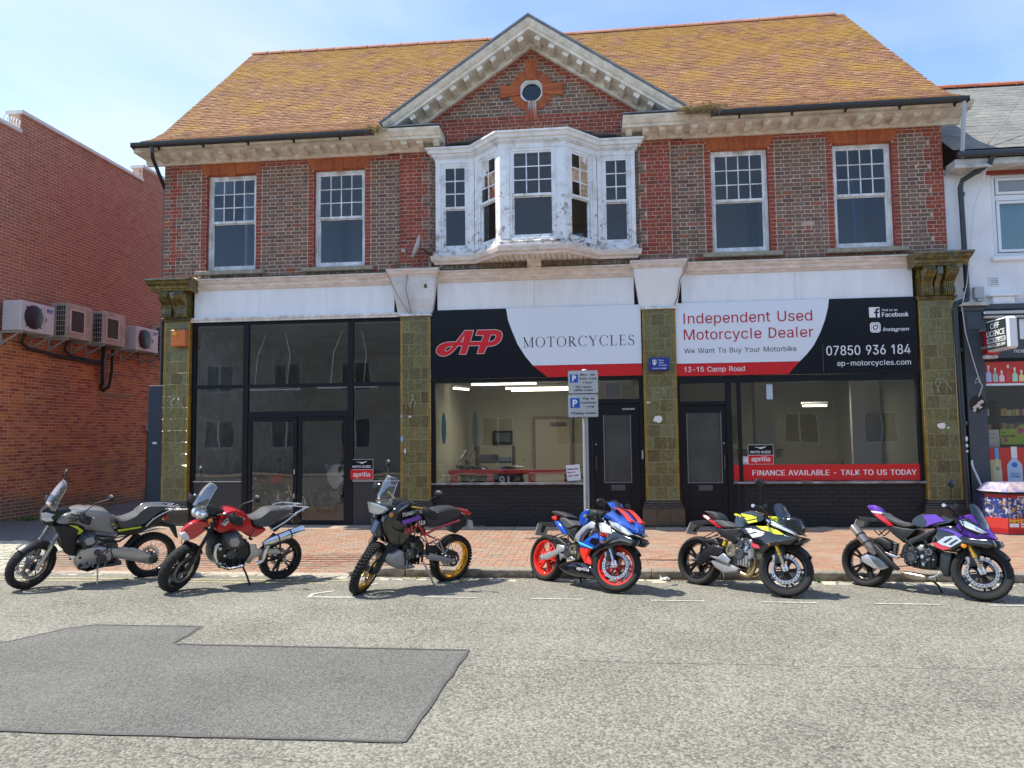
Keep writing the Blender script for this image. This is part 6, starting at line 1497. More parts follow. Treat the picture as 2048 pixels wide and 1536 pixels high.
# bricked-up window areas: pale lintels
pieces('brick', [i for i in up_ if i[1] < 12], M_lbu, lw, 150, .005, 'upper_brickwork'); pieces('brick', [i for i in lo_ if i[1] < 12], M_lbl, lw, 150, .005, 'lower_brickwork')
m = MB(); m.box(WX - .05, WX + .012, 3.45, 4.75, 2.86, 2.97); m.box(WX - .05, WX + .012, 5.6, 6.9, 2.80, 2.93); m.build('brick_lintel', mat('soldier_brick', (.34, .22, .12), .9, bump=.4, bscale=30, var=.3, vscale=8), lb)
m = MB(); m.box(WX - .05, WX + .008, 3.55, 4.70, 1.14, 1.20); m.build('brick_sill', mat('soldier_brick'), lb)
M_cop = mat('white_coping', (.70, .70, .68), .5, var=.15, vscale=4)
for a, b, h in secs:
 y = a
 while y < b - .05:
  e = min(y + 1.5, b); m = MB(); m.box(WX - .36, WX + .05, y + (.0 if y > a else -.04), e - .006, h, h + .085, .006); m.build('coping', M_cop, lb); y = e
m = MB(); m.box(WX - .3, WX - 6, -2.62, -2.4, 0, 6.7); m.box(WX - 6, WX - .3, 13.7, 14, 0, 9.8); m.build('front_wall', M_lbu, lb)
m = MB()
for y0 in (.15, .25, .35, .42, .50, .58): m.tube([(WX + .02, y0, 8.63), (WX + .03, y0, 8.74), (WX + .0, y0 + .05, 8.83)], .010, 5)
m.build('bird_spikes', mat('white_spike', (.8, .8, .78), .5), lb)
# small door and lintel at the far end of the wall, gate post beside the shop
m = MB(); m.box(WX - .02, WX + .03, 5.55, 6.4, .06, 1.98); o = m.build('side_door', mat('brown_door', (.07, .05, .04), .7), lb)
m = MB(); m.box(WX - .05, WX + .06, 5.45, 6.5, 1.98, 2.14); m.build('door_lintel', mat('concrete', (.42, .41, .38), .9), lb)
gp = thing('alley_gate', 'narrow dark blue gate panel against the left green pilaster', 'gate', (-8.66, .05, .05))
m = MB(); m.box(-.20, .14, 0, .05, 0, 2.80, .004); m.build('panel', mat('navy_paint', (.018, .035, .062), .5, bump=.1, bscale=15), gp)
m = MB(); m.box(-.09, .0, -.004, -.0003, 1.62, 1.66); m.build('gate_label', M_stk, gp)

# air conditioners (fronts face the alley, ends face the street)
M_acw = mat('ac_white', (.60, .61, .62), .5, var=.1, vscale=3); M_acb = mat('ac_beige', (.52, .45, .37), .6, var=.25, vscale=4, vcol=(.33, .29, .24)); M_acd = mat('ac_dark', (.015, .017, .03), .4); M_brk = mat('ac_bracket', (.35, .36, .35), .6)
def ac(y0, y1, z0, z1, kind, lab):
 D_ = .42; t = thing('air_conditioner', lab, 'air conditioner', (WX + .08, y0, z0), 'air conditioning units on the side wall'); L_ = y1 - y0; H_ = z1 - z0
 m = MB(); m.box(0, D_, 0, L_, 0, H_, .012); m.build('casing', M_acw if kind == 'w' else M_acb, t)
 if kind == 'w':
  cy = L_ * .37; cz = H_ * .5; r = H_ * .40
  m = MB(); m.lathe([(r, .004), (r, .035), (r - .015, .045), (.001, .05)], (D_, cy, cz), 'x', 28); m.build('fan_guard', M_acd, t, True)
  for k in range(5): m = MB(); rr = r * (k + 1) / 6; m.lathe([(rr - .003, .052), (rr, .055), (rr + .003, .052)], (D_, cy, cz), 'x', 24); m.build('guard_ring', mat('ring_grey', (.07, .075, .09), .4), t)
  for k in range(4):
   a = rad(45 + 90 * k); m = MB(); m.tube([(D_ + .01, cy + (r - .02) * math.cos(a), cz + (r - .02) * math.sin(a)), (D_ + .02, cy + (r + .05) * math.cos(a), cz + (r + .05) * math.sin(a))], .012, 5); m.build('guard_clip', M_acd, t)
  m = MB(); m.box(D_ + .0005, D_ + .003, L_ * .70, L_ * .704, .03, H_ - .03); m.build('panel_seam', mat('ring_grey'), t)
  m = MB(); m.box(D_ + .0005, D_ + .01, L_ * .735, L_ * .755, H_ * .42, H_ * .56); m.build('handle', mat('ring_grey'), t)
  textmesh('J&E Hall', .075, mat('blue_print', (.03, .07, .45), .5), 'lettering', t, (D_ + .004, L_ * .76, H_ * .80), (math.pi / 2, 0, math.pi / 2), bold=.003, ext=.001, width=L_ * .17)
  m = MB(); m.box(D_ + .001, D_ + .003, L_ * .76, L_ * .93, H_ * .755, H_ * .775); m.build('print_rule', mat('blue_print'), t)
 else:
  for i in range(4):
   for j in range(6):
    m = MB(); x = .16 + i * .055; z = .05 + j * (H_ - .1) / 6; m.box(x, x + .038, -.004, .0008, z, z + (H_ - .1) / 6 - .02); m.build('side_grille', M_acd, t)
  m = MB(); m.box(-.002, .05, .001, .07, .0, H_) if False else None
  a, b, c_, d_ = L_ * .10, L_ * .68, H_ * .20, H_ * .80
  m = MB(); m.box(D_ + .001, D_ + .02, a, b, c_ - .03, c_); m.box(D_ + .001, D_ + .02, a, b, d_, d_ + .03); m.box(D_ + .001, D_ + .02, a, a + .03, c_, d_); m.box(D_ + .001, D_ + .02, b - .03, b, c_, d_); m.build('grille_frame', mat('ac_frame', (.60, .54, .46), .5), t)
  m = MB(); m.box(D_ + .0005, D_ + .004, a + .03, b - .03, c_, d_); m.build('grille_opening', mat('ac_brown', (.055, .04, .03), .8), t)
  for k in range(9): m = MB(); yy = a + .05 + k * (b - a - .1) / 9; m.box(D_ + .005, D_ + .014, yy, yy + .014, c_, d_); m.build('grille_bar', mat('bar_brown', (.12, .10, .08), .6), t)
  for k in range(5): m = MB(); m.box(D_ + .001, D_ + .006, L_ * .76, L_ * .95, H_ * (.40 + k * .06), H_ * (.42 + k * .06)); m.build('louvre', mat('louvre', (.42, .34, .27), .6), t)
 for yy in (L_ * .06, L_ * .92):
  m = MB(); m.box(-.07, D_ + .0, yy - .02, yy + .02, -.05, -.004); m.box(-.078, -.05, yy - .02, yy + .02, -.32, -.0505)
  m.prism([(-.05, -.30), (-.05, -.25), (D_ * .8, -.051), (D_ * .9, -.051)], yy - .015, yy + .015, 'y'); m.build('wall_bracket', M_brk, t)
ac(.24, 1.22, 4.10, 4.74, 'w', 'white air conditioner with round black fan, nearest the street on the left wall')
ac(1.62, 2.47, 4.12, 4.93, 'b', 'beige air conditioner with square grille, second from the street on the left wall')
ac(2.88, 3.73, 4.13, 4.95, 'b', 'beige air conditioner with square grille, third from the street on the left wall')
ac(4.18, 5.17, 4.13, 4.77, 'w', 'white air conditioner with round black fan, fourth from the street on the left wall')
ac(5.50, 6.35, 4.2, 4.98, 'b', 'beige air conditioner half hidden behind the green pilaster, farthest from the street')
def pipe(pts, r, lab, mt=None): m = MB(); m.tube(pts, r, 7); tag(m.build('insulated_pipe', mt or mat('black_pipe', (.02, .02, .022), .6), smooth=True), lab, 'pipe')
pipe([(WX + .2, .75, 4.12), (WX + .12, .75, 3.9), (WX + .08, 1.0, 3.80), (WX + .07, 2.2, 3.72), (WX + .07, 3.4, 3.68)], .035, 'black insulated pipe running under the air conditioners from the first unit')
pipe([(WX + .2, 2.05, 4.1), (WX + .12, 2.05, 3.9), (WX + .09, 2.3, 3.78), (WX + .09, 3.5, 3.72)], .03, 'shorter black insulated pipe under the second air conditioner')
pipe([(WX + .15, 3.4, 4.12), (WX + .09, 3.45, 3.6), (WX + .07, 3.5, 3.2), (WX - .02, 3.52, 3.05)], .05, 'thick bundle of black pipes entering the wall under the third air conditioner')
pipe([(WX + .15, 3.75, 4.1), (WX + .10, 3.8, 3.5), (WX + .09, 3.72, 3.12), (WX - .02, 3.6, 3.0)], .04, 'black pipe looping into the wall right of the thick pipe bundle')
# electrical mess: a conduit
pipe([(WX + .03, 2.0, 4.0), (WX + .03, 5.8, 3.95)], .014, 'thin conduit along the wall below the air conditioners', mat('grey_conduit', (.35, .33, .30), .6))

# ================================================================== right-hand neighbour: white render over a shop
random.seed(43)
rb = thing('corner_shop', 'white rendered building with slate roof over an off licence at the right edge', 'building')
M_rend = mat('white_render', (.86, .87, .88), .85, bump=.35, bscale=14, var=.1, vscale=1.6, vcol=(.72, .73, .75))
RY = .08
m = MB()
m.box(6.56, 7.37, RY, RY + .25, 4.02, 6.55); m.box(7.37, 8.9, RY, RY + .25, 4.02, 4.90); m.box(7.37, 8.9, RY, RY + .25, 6.50, 6.55); m.box(8.9, 13, RY, RY + .25, 4.02, 6.55); m.box(12.8, 13, RY + .25, 7.8, 0, 6.6); m.build('rendered_wall', M_rend, rb)
m = MB(); m.box(7.30, 9.0, RY - .012, RY + .02, 6.42, 6.52); m.build('brick_lintel', M_red, rb)
M_upvc = mat('white_upvc', (.78, .80, .82), .35)
def upvc(x0, x1, z0, z1, zt):
 m = MB(); y = RY + .05; d = .07; f = .06
 m.box(x0, x1, y, y + d, z1 - f, z1, .004); m.box(x0, x1, y, y + d, z0, z0 + f, .004); m.box(x0, x0 + f, y, y + d, z0 + f, z1 - f, .004); m.box(x1 - f, x1, y, y + d, z0 + f, z1 - f, .004); m.box(x0 + f, x1 - f, y - .01, y + d, zt - .05, zt + .05, .006)
 for a, b in ((z0 + f, zt - .05), (zt + .05, z1 - f)):
  i = .012; m.box(x0 + f + i, x1 - f - i, y - .02, y + .02, b - .05 - i, b - i, .006); m.box(x0 + f + i, x1 - f - i, y - .02, y + .02, a + i, a + .05 + i, .006); m.box(x0 + f + i, x0 + f + .05 + i, y - .02, y + .02, a + .05 + i, b - .05 - i, .006); m.box(x1 - f - .05 - i, x1 - f - i, y - .02, y + .02, a + .05 + i, b - .05 - i, .006)
 w = m.build('upvc_window', M_upvc, rb)
 pane('pane', x0 + .12, x1 - .12, zt + .11, z1 - .12, y + .02, w, mat('frosted_pane', (.27, .29, .31), .15));
 pane('pane', x0 + .12, x1 - .12, z0 + .12, zt - .11, y + .01, w, M_glass)
 m = MB(); yy = y + .09
 for k in range(40):
  xa = x0 + .1 + k * (x1 - x0 - .2) / 40; m.v += [(xa, yy + (.02 if k % 2 else 0), z0 + .1), (xa, yy + (.02 if k % 2 else 0), zt)]
  if k: m.f.append((2 * k - 2, 2 * k, 2 * k + 1, 2 * k - 1)); m.m.append(0)
 m.build('net_curtain', mat('curtain_aqua', (.40, .62, .62), .8), w)
upvc(7.40, 8.85, 4.92, 6.44, 6.0)
m = MB(); m.box(7.30, 9.0, RY - .07, RY + .1, 4.82, 4.90, .01); m.build('window_sill', M_rend, rb)
va = thing('wall_vent', 'small white louvred vent on the white rendered wall', 'vent', (7.33, RY - .02, 4.45)); m = MB(); m.box(-.09, .09, 0, .03, -.09, .09, .006); m.build('housing', M_upvc, va)
for k in range(4): m = MB(); m.box(-.065, .065, -.008, -.0005, -.065 + k * .036, -.045 + k * .036); m.build('slat', mat('slat_grey', (.45, .46, .48), .5), va)
jb = thing('junction_box', 'grey junction box on the white rendered wall over the off licence', 'box', (7.04, RY - .08, 4.14)); m = MB(); m.box(-.085, .085, 0, .08, 0, .21, .012); m.build('casing', mat('box_grey', (.42, .45, .48), .5), jb); m = MB(); m.box(-.03, .06, .01, .07, -.05, -.001); m.build('gland', mat('box_grey'), jb)
m = MB(); m.box(7.25, 7.62, RY - .10, RY, 4.02, 4.16, .01); m.box(7.18, 7.70, RY - .14, RY, 4.161, 4.20, .01); m.box(7.33, 7.52, RY - .1005, RY - .0995, 4.03, 4.12); m.build('vent_hood', M_rend, rb)
# slate roof
mb = MB(); RP0, RP1 = (-.32, 6.78), (3.0, 9.42)
mb.add([(6.56, RP0[0], RP0[1] - .02), (13, RP0[0], RP0[1] - .02), (13, RP1[0], RP1[1] - .02), (6.56, RP1[0], RP1[1] - .02), (13, 7.8, 6.7), (6.56, 7.8, 6.7)], [(0, 1, 2, 3), (3, 2, 4, 5)])
rr = mb.build('slate_roof', M_deck, rb)
M_slate = vmat('slate', [(0, (.17, .165, .15)), (.5, (.24, .235, .215)), (.8, (.20, .195, .18)), (1, (.28, .27, .24))], .8, .25, 16, .4, 50, blotch=[((.30, .29, .24), 6, .5, .7, .5), ((.06, .06, .06), 20, .68, .73, .6)])
an = math.atan2(RP1[1] - RP0[1], RP1[0] - RP0[0]); TL = math.dist(RP0, RP1); its = []; s = 0; c = 0
while s < TL - .1:
 x = 6.56 - (.15 if c % 2 else 0)
 while x < 10.6:
  a, b = max(x, 6.56), x + .298
  y, z = RP0[0] + (s + .12) * math.cos(an), RP0[1] + (s + .12) * math.sin(an)
  t = an - .02 + random.gauss(0, .008); ct, st = math.cos(t), math.sin(t)
  its.append(((a + b) / 2, y, z + random.gauss(0, .001), b - a - .004, .007, .27, [[1, 0, 0], [0, st, ct], [0, -ct, st]])); x += .3
 s += .19; c += 1
pieces('slate', its, M_slate, rr, 300, .002, 'slate_field')
m = MB(); x = 6.56
while x < 13: m.lathe([(.10, 0), (.105, .43), (.095, .43)], (x, RP1[0], RP1[1] - .03), 'x', 10, 0, 180); x += .44
m.build('ridge_tiles', M_rub, rr)
m = MB(); m.box(6.60, 13, -.42, -.30, 6.62, 6.72, .02); m.build('gutter', M_gutter, rb)
m = MB(); m.box(6.60, 13, -.30, RY, 6.50, 6.61, .004); m.box(6.58, 7.2, -.33, RY, 6.44, 6.4995, .01); m.build('fascia_board', mat('dirty_white_board', (.58, .57, .54), .7, bump=.2, bscale=30, var=.4, vscale=5, vcol=(.33, .31, .28)), rb)
dp = [(7.20, -.36, 6.64), (7.18, -.30, 6.50), (6.82, -.06, 6.30), (6.79, -.04, 6.18), (6.81, -.04, 4.20), (6.80, -.05, 4.12), (6.60, -.06, 4.04), (6.57, -.07, 3.93), (6.62, -.07, .20)]
m = MB(); m.tube(dp, .046, 12); m.build('downpipe', mat('anthracite_pipe', (.03, .036, .042), .35), rb, True)
for z in (6.05, 4.3, 3.2, 1.9, .45): m = MB(); m.lathe([(.056, -.03), (.056, .03)], (6.80 if z > 4.1 else 6.62, -.04 if z > 4.1 else -.07, z), 'z', 12); m.build('pipe_clip', M_gutter, rb)
m = MB(); P_ = [(7.15, -.3, 6.5), (6.98, -.1, 5.8), (6.86, -.1, 5.0), (6.78, -.11, 4.4), (6.66, -.13, 3.98), (6.70, -.13, 3.5), (6.80, -.14, 3.0), (6.86, -.14, 2.75), (6.90, -.14, 2.62), (6.80, -.15, 2.60), (6.84, -.15, 2.70), (6.93, -.14, 2.55), (6.86, -.13, 2.36)]
m.tube(P_, .007, 6); tag(m.build('loose_cable', mat('white_cable')), 'thin loose cable trailing down beside the downpipe to the grey shop pilaster', 'cable')
m = MB(); m.tube([(7.15, -.3, 6.85), (7.6, -.0, 7.3), (8.1, .4, 7.9), (8.6, .8, 8.7)], .009, 5); tag(m.build('overhead_wire', mat('old_cable')), 'thin wire curving up over the slate roof', 'wire')
# grey pilaster and shopfront of the off licence
M_gp = mat('slate_grey_paint', (.055, .068, .085), .42, bump=.12, bscale=20, var=.15, vscale=3)
m = MB(); m.box(6.70, 7.02, -.07, .12, .06, 3.48); m.box(6.66, 7.05, -.10, .12, 3.9, 3.985, .01); m.box(6.70, 7.02, -.065, .12, 3.48, 3.9); m.box(6.68, 7.03, -.10, .12, 2.90, 2.93, .004) if False else None
m.box(6.76, 6.97, -.085, -.0705, 3.56, 3.84, .01)
for k in range(9): m.box(6.725 + k * .033, 6.742 + k * .033, -.078, -.0702, 2.75, 3.45, .004)
gp2 = m.build('shop_pilaster', M_gp, rb)
m = MB(); m.prism([(6.60, 3.99), (7.12, 3.99), (7.06, 4.04), (6.70, 4.05)], -.16, .08); m.build('pilaster_cap', mat('worn_cap', (.55, .52, .44), .8, bump=.5, bscale=30, var=.4, vscale=9), rb)
m = MB(); m.box(7.03, 13, -.02, .1, 3.05, 3.92); m.box(7.02, 13, -.06, .1, 3.921, 4.02, .008); m.box(6.61, 13, .10, .2, 0.05, 4.02) if False else m.box(12.6, 13, .10, .2, .05, 4.02); m.build('fascia', M_gp, rb)
m = MB(); m.box(7.04, 13, -.11, -.061, 3.83, 3.89, .01); m.build('awning_bar', mat('pale_metal'), rb)
m = MB(); m.box(7.05, 13, -.115, -.02, 3.76, 3.80, .006); m.build('awning_edge', mat('dirty_white_board'), rb)
blob('plaster_damage', 'patch of blown plaster on the dark grey pilaster where the cable ends', 'damage', 6.87, 2.24, .13, .15, mat('dark_hole', (.03, .028, .026), .95), -.079, 18, .2)
for q in range(5): blob('plaster_flake', 'bare cream plaster flake in the damaged patch of the grey pilaster', 'damage', 6.87 + random.uniform(-.07, .07), 2.22 + random.uniform(-.09, .09), .03, .03, mat('bare_plaster', (.62, .56, .44), .95), -.086, 7, .35)['group'] if False else None
ms = MB()
for q in range(7):
 x = 6.87 + random.uniform(-.07, .07); z = 2.22 + random.uniform(-.1, .08); ms.prism([(x + .032 * math.cos(a) * random.uniform(.6, 1.3), z + .032 * math.sin(a) * random.uniform(.6, 1.3)) for a in [k * 1.05 for k in range(6)]], -.086 - q * .0004, -.08 - q * .0004)
tag(ms.build('plaster_flakes', mat('bare_plaster', (.62, .56, .44), .95)), 'bare cream plaster flakes inside the damaged patch of the grey pilaster', 'damage')
line(rb, 'Sathi\u2019s', 7.21, 7.62, 3.60, 3.74, -.024, M_twht, .02, shear=.35)
plate('white_sign_panel', M_swht, rb, 7.66, 8.1, 3.38, 3.74, -.03, -.021)
line(rb, 'nce', 7.55, 7.72, 3.14, 3.21, -.024, M_twht, .01)
# projecting off licence sign
of = thing('projecting_sign', 'black and white OFF LICENCE light box sign sticking out from the off licence', 'projecting sign', (6.92, 0, 0))
m = MB(); m.box(0, .17, -1.02, -.34, 3.12, 3.66, .035); m.build('light_box', mat('box_white', (.72, .74, .78), .4), of)
m = MB(); m.box(-.006, .0, -.985, -.375, 3.155, 3.63, .003); m.build('face_panel', mat('sign_green_black', (.03, .045, .045), .35), of)
m = MB(); m.box(-.010, -.0065, -.96, -.40, 3.262, 3.345); m.build('white_band', M_twht, of)
for body, z0_, z1_, a, b, mt_ in (('OFF', 3.50, 3.60, -.53, -.80, M_twht), ('LICENCE', 3.375, 3.475, -.405, -.955, M_twht), ('OPEN TILL LATE', 3.275, 3.332, -.42, -.94, M_tblk), ('MON-SAT, 7AM-10PM', 3.185, 3.24, -.41, -.95, M_twht)):
 textmesh(body, (z1_ - z0_) / .73, mt_, 'lettering', of, (-.0125, a, z0_), (math.pi / 2, 0, -math.pi / 2), bold=.02 * (z1_ - z0_) / .73, ext=.001, width=abs(b - a))
m = MB(); m.box(.05, .12, -.34, .0, 3.2, 3.24); m.box(.05, .12, -.34, .0, 3.52, 3.56); m.build('mounting_arm', mat('pale_metal'), of)
rbx = thing('red_sign_box', 'red sign box behind the OFF LICENCE sign', 'sign', (7.04, 0, 0)); m = MB(); m.box(-.02, .17, -.20, -.03, 3.10, 3.56, .01); m.build('casing', mat('red_plastic', (.55, .012, .02), .35), rbx); m = MB(); m.box(-.05, .16, -.18, -.02, 3.03, 3.095, .01); m.build('ledge', mat('dirty_white_board'), rbx)
# shop window with posters
m = MB(); m.box(7.02, 7.06, .0, .1, .06, 3.05); m.box(7.06, 13, .02, .08, 2.99, 3.05); m.box(7.06, 13, .02, .08, .06, .45); m.build('window_frame', M_black, rb)
M_posr = mat('poster_red', (.55, .04, .03), .4); m = MB(); m.box(7.06, 9.5, .035, .045, 2.60, 2.99); pz = m.build('poster_strip', M_posr, rb)
def bottle(parent, x, z, w, h, body, neck, y=.03, neckh=.35, capc=None):
 m = MB(); nb = h * (1 - neckh)
 P_ = [(x - w/2, z), (x + w/2, z), (x + w/2, z + nb * .86), (x + w * .17, z + nb), (x + w * .17, z + h), (x - w * .17, z + h), (x - w * .17, z + nb), (x - w/2, z + nb * .86)]
 m.prism(P_, y - .003, y); m.build('bottle_print', body, parent)
 if capc: m = MB(); m.box(x - w * .2, x + w * .2, y - .006, y - .0035, z + h * .80, z + h); m.build('cap_print', capc, parent)
cols = [(.45, .55, .80), (.30, .55, .50), (.75, .62, .72), (.60, .06, .06), (.40, .75, .55), (.72, .65, .30), (.42, .25, .65), (.3, .6, .8)]
for i, c_ in enumerate(cols): bottle(pz, 7.13 + i * .11, 2.63, .085, .30 - .05 * (i % 3), mat('print_%d' % i if False else 'poster_print_' + 'abcdefgh'[i], c_, .4), None, .034, .4, mat('print_pale', (.75, .75, .75), .4))
m = MB(); m.box(7.06, 9.5, .035, .045, 2.56, 2.598); m.build('poster_strip', M_swht, rb)
pane('shop_pane', 7.06, 12.6, .45, 2.56, .05, rb)
m = MB(); m.box(7.03, 12.8, 1.4, 1.45, .05, 3.0); m.box(7.0, 7.04, .15, 1.4, .05, 3.0); m.box(7.04, 12.8, .12, 1.4, 0.0, .06); m.build('shop_interior', mat('shop_interior_dark', (.14, .15, .16), .8), rb)
sh = thing('stock_shelves', 'black shelves of colourful small packets inside the off licence window', 'shelves', (7.08, .6, 0))
for z in (1.74, 2.0, 1.48): m = MB(); m.box(0, 2.4, -.15, .2, z, z + .025); m.build('shelf', M_black, sh)
for x in (.33, 1.1): m = MB(); m.box(x, x + .04, -.16, .2, 1.3, 2.3); m.build('upright', M_black, sh)
pc = [(.10, .35, .45), (.55, .35, .10), (.45, .08, .12), (.12, .20, .50), (.60, .58, .30), (.50, .20, .35), (.55, .6, .6), (.1, .42, .35)]
for z in (1.765, 2.025, 1.505):
 x = .02
 while x < 1.6:
  w = random.uniform(.05, .09); h = random.uniform(.10, .15); k = random.randrange(8)
  if not (.3 < x + w and x < .38): m = MB(); m.box(x, x + w - .006, -.14, -.04, z, z + h); m.build('packet', mat('packet_' + 'abcdefgh'[k], pc[k], .4), sh)
  x += w
lt = thing('menu_cards', 'row of white and lime green menu leaflets in the off licence window', 'leaflets', (7.0, .2, 1.455))
m = MB(); m.box(.12, .34, 0, .01, 0, .32); m.build('white_card', mat('card_white', (.68, .72, .68), .5), lt); m = MB(); m.box(.15, .30, -.002, -.0003, .24, .25); m.box(.15, .30, -.002, -.0003, .15, .155); m.box(.15, .28, -.002, -.0003, .18, .185); m.build('print', mat('grey_print'), lt)
m = MB(); m.box(.36, .62, 0, .01, .05, .33); m.prism([(.62, .05), (.9, .05), (.9, .42), (.70, .40), (.62, .33)], 0, .01); m.build('lime_card', mat('card_lime', (.45, .62, .05), .5), lt)
line(lt, 'BLASTION', .385, .605, .18, .225, -.003, M_tblk, .03); line(lt, 'Magic', .385, .45, .26, .28, -.003, M_tblk, .02)
m = MB(); m.prism(circ(.70, .30, .055), -.004, -.0003); m.prism(circ(.44, .13, .04), -.004, -.0003); m.build('pink_spot', mat('card_pink', (.55, .10, .25), .5), lt)
po = thing('vodka_poster', 'red poster of three large vodka bottles in the off licence window', 'poster', (7.06, .044, 0))
m = MB(); m.box(0, 2.2, -.004, .0, .47, 1.455); m.build('sheet', M_posr, po); m = MB(); m.box(0, .20, -.0065, -.0045, .47, 1.24); m.build('yellow_panel', mat('print_ochre', (.55, .48, .22), .5), po)
M_frost = mat('print_frost', (.42, .55, .72), .4); bottle(po, .13, .50, .15, .95, mat('print_gold', (.60, .55, .38), .4), None, -.007, .3, mat('print_cyan', (.05, .42, .75), .4)); bottle(po, .42, .50, .25, .97, M_frost, None, -.007, .22, mat('print_pale')); bottle(po, .76, .50, .28, .97, mat('print_ice', (.50, .62, .80), .4), None, -.007, .42, mat('print_navy', (.05, .14, .55), .4))
m = MB(); m.prism([(.42 + .05 * math.cos(a), 1.15 + .045 * math.sin(a)) for a in [k * .35 for k in range(18)]], -.013, -.0105); m.build('emblem', mat('print_navy'), po)
line(po, 'C\u00ceROC', .34, .51, .985, 1.01, -.0115, mat('print_navy'), .01); line(po, 'VODKA', .345, .505, .93, .97, -.0115, mat('print_navy'), .02); line(po, 'AE', .10, .17, 1.06, 1.12, -.0115, M_tblk, .0)
# wrapped salt or waste bin with posters
bn = thing('poster_bin', 'angular street bin wrapped in colourful event posters at the right edge', 'bin', (6.78, -.98, .055))
F = [(-.20, .28), (.0, 0), (.9, 0), (.9, .5), (-.20, .5)]
m = MB(); m.prism(F, .0, .66, 'z'); m.build('body', mat('bin_blue', (.03, .04, .12), .4), bn)
m = MB(); m.add([(x * 1.0 - (.04 if x < .5 else 0), y - .04, .70) for x, y in F] + [(x * .8 + .08, y * .8 + .06, .84) for x, y in F], [(0, 1, 2, 3, 4), (5, 6, 7, 8, 9), (0, 1, 6, 5), (1, 2, 7, 6), (2, 3, 8, 7), (3, 4, 9, 8), (4, 0, 5, 9)]); m.build('lid', mat('lid_print', (.55, .42, .35), .4, var=.6, vscale=9, vcol=(.10, .14, .40)), bn)
m = MB(); m.prism([(-.25, .26), (-.01, -.05), (.92, -.05), (.92, .5), (-.25, .5)], .665, .699, 'z'); m.build('lid_rim', M_black, bn)
def strip(z0_, z1_, mt_, nm, o=.004):
 m = MB(); d = Vector((.20, -.28)).normalized(); nx, ny = d.y, -d.x   # outward of the slanted face
 m.add([(-.2 + nx * o, .28 + ny * o, z0_), (0 + nx * o, 0 + ny * o, z0_), (0 + nx * o, ny * o, z1_), (-.2 + nx * o, .28 + ny * o, z1_)], [(0, 1, 2, 3)])
 m.add([(0.002, -o, z0_), (.9, -o, z0_), (.9, -o, z1_), (0.002, -o, z1_)], [(0, 1, 2, 3)]); return m.build(nm, mt_, bn)
strip(.02, .10, mat('print_deep_red', (.40, .01, .015), .4), 'red_strip'); strip(.10, .27, M_posr, 'red_strip'); strip(.60, .655, mat('print_deep_red'), 'red_strip')
pm = strip(.27, .60, vmat('poster_art', [(0, (.02, .04, .22)), (1, (.03, .06, .3))], .4, .6, 30, 0, 1, blotch=[((.65, .68, .72), 17, .53, .58, .9), ((.60, .30, .05), 11, .56, .6, .9, (4, 4, 4)), ((.02, .02, .06), 9, .52, .6, .9, (8, 1, 2))]), 'poster_art')
line(bn, 'FRIMLEY LODGE', .02, .50, .205, .255, -.007, mat('print_yellow', (.80, .62, .05), .4), .03); line(bn, 'ZYAIRA', .14, .42, .42, .48, -.007, M_twht, .03); line(bn, 'www.', .16, .27, .615, .64, -.007, M_twht, .02)
line(bn, '2-4 MAY', .02, .16, .13, .18, -.007, M_twht, .03) if False else None
m = MB()
for (a, b, c_, d_) in ((.02, .16, .13, .19), (.19, .5, .13, .15), (.19, .5, .165, .19), (-9, 0, 0, 0)):
 if a > -1: m.add([(a, -.006, c_), (b, -.006, c_), (b, -.006, d_), (a, -.006, d_)], [(0, 1, 2, 3)])
m.build('white_print', M_twht, bn)
m = MB(); m.tube([(6.62, -.22, 1.22), (6.64, -.28, 1.20), (6.66, -.35, .9)], .018, 8); m.tube([(6.62, -.22, 1.18), (6.66, -.22, 1.19)], .01, 6); m.build
po2 = thing('propped_pole', 'pale metal pole with a black joint leaning on the dark grey pilaster', 'pole', (0, 0, 0))
m = MB(); m.tube([(6.66, -.20, 1.24), (6.64, -.22, 1.20), (6.65, -.24, 1.12), (6.72, -.35, .80)], .017, 8); m.build('upper_tube', mat('pale_metal'), po2, True); m = MB(); m.tube([(6.72, -.35, .80), (6.752, -.40, .66)], .021, 8); m.build('joint', M_gutter, po2); m = MB(); m.tube([(6.752, -.40, .66), (6.87, -.60, .06)], .015, 8); m.build('lower_tube', mat('pale_metal'), po2)
for q, z in enumerate((1.62, 1.50, 1.40)): blob('torn_sticker', ('white leaf shaped sticker on the downpipe, the top one', 'square white sticker on the downpipe, the middle one', 'small white sticker on the downpipe, the lowest one')[q], 'sticker', 6.625, z, .022, (.045, .03, .018)[q], M_stk, -.125, 8, .1)
tuft('dead_leaves', mat('dead_leaf'), 6.45, -.9, .055, 60, .15, .03, 'straw and dry grass on the paving beside the poster bin', 'leaf litter', 2.0, .012)

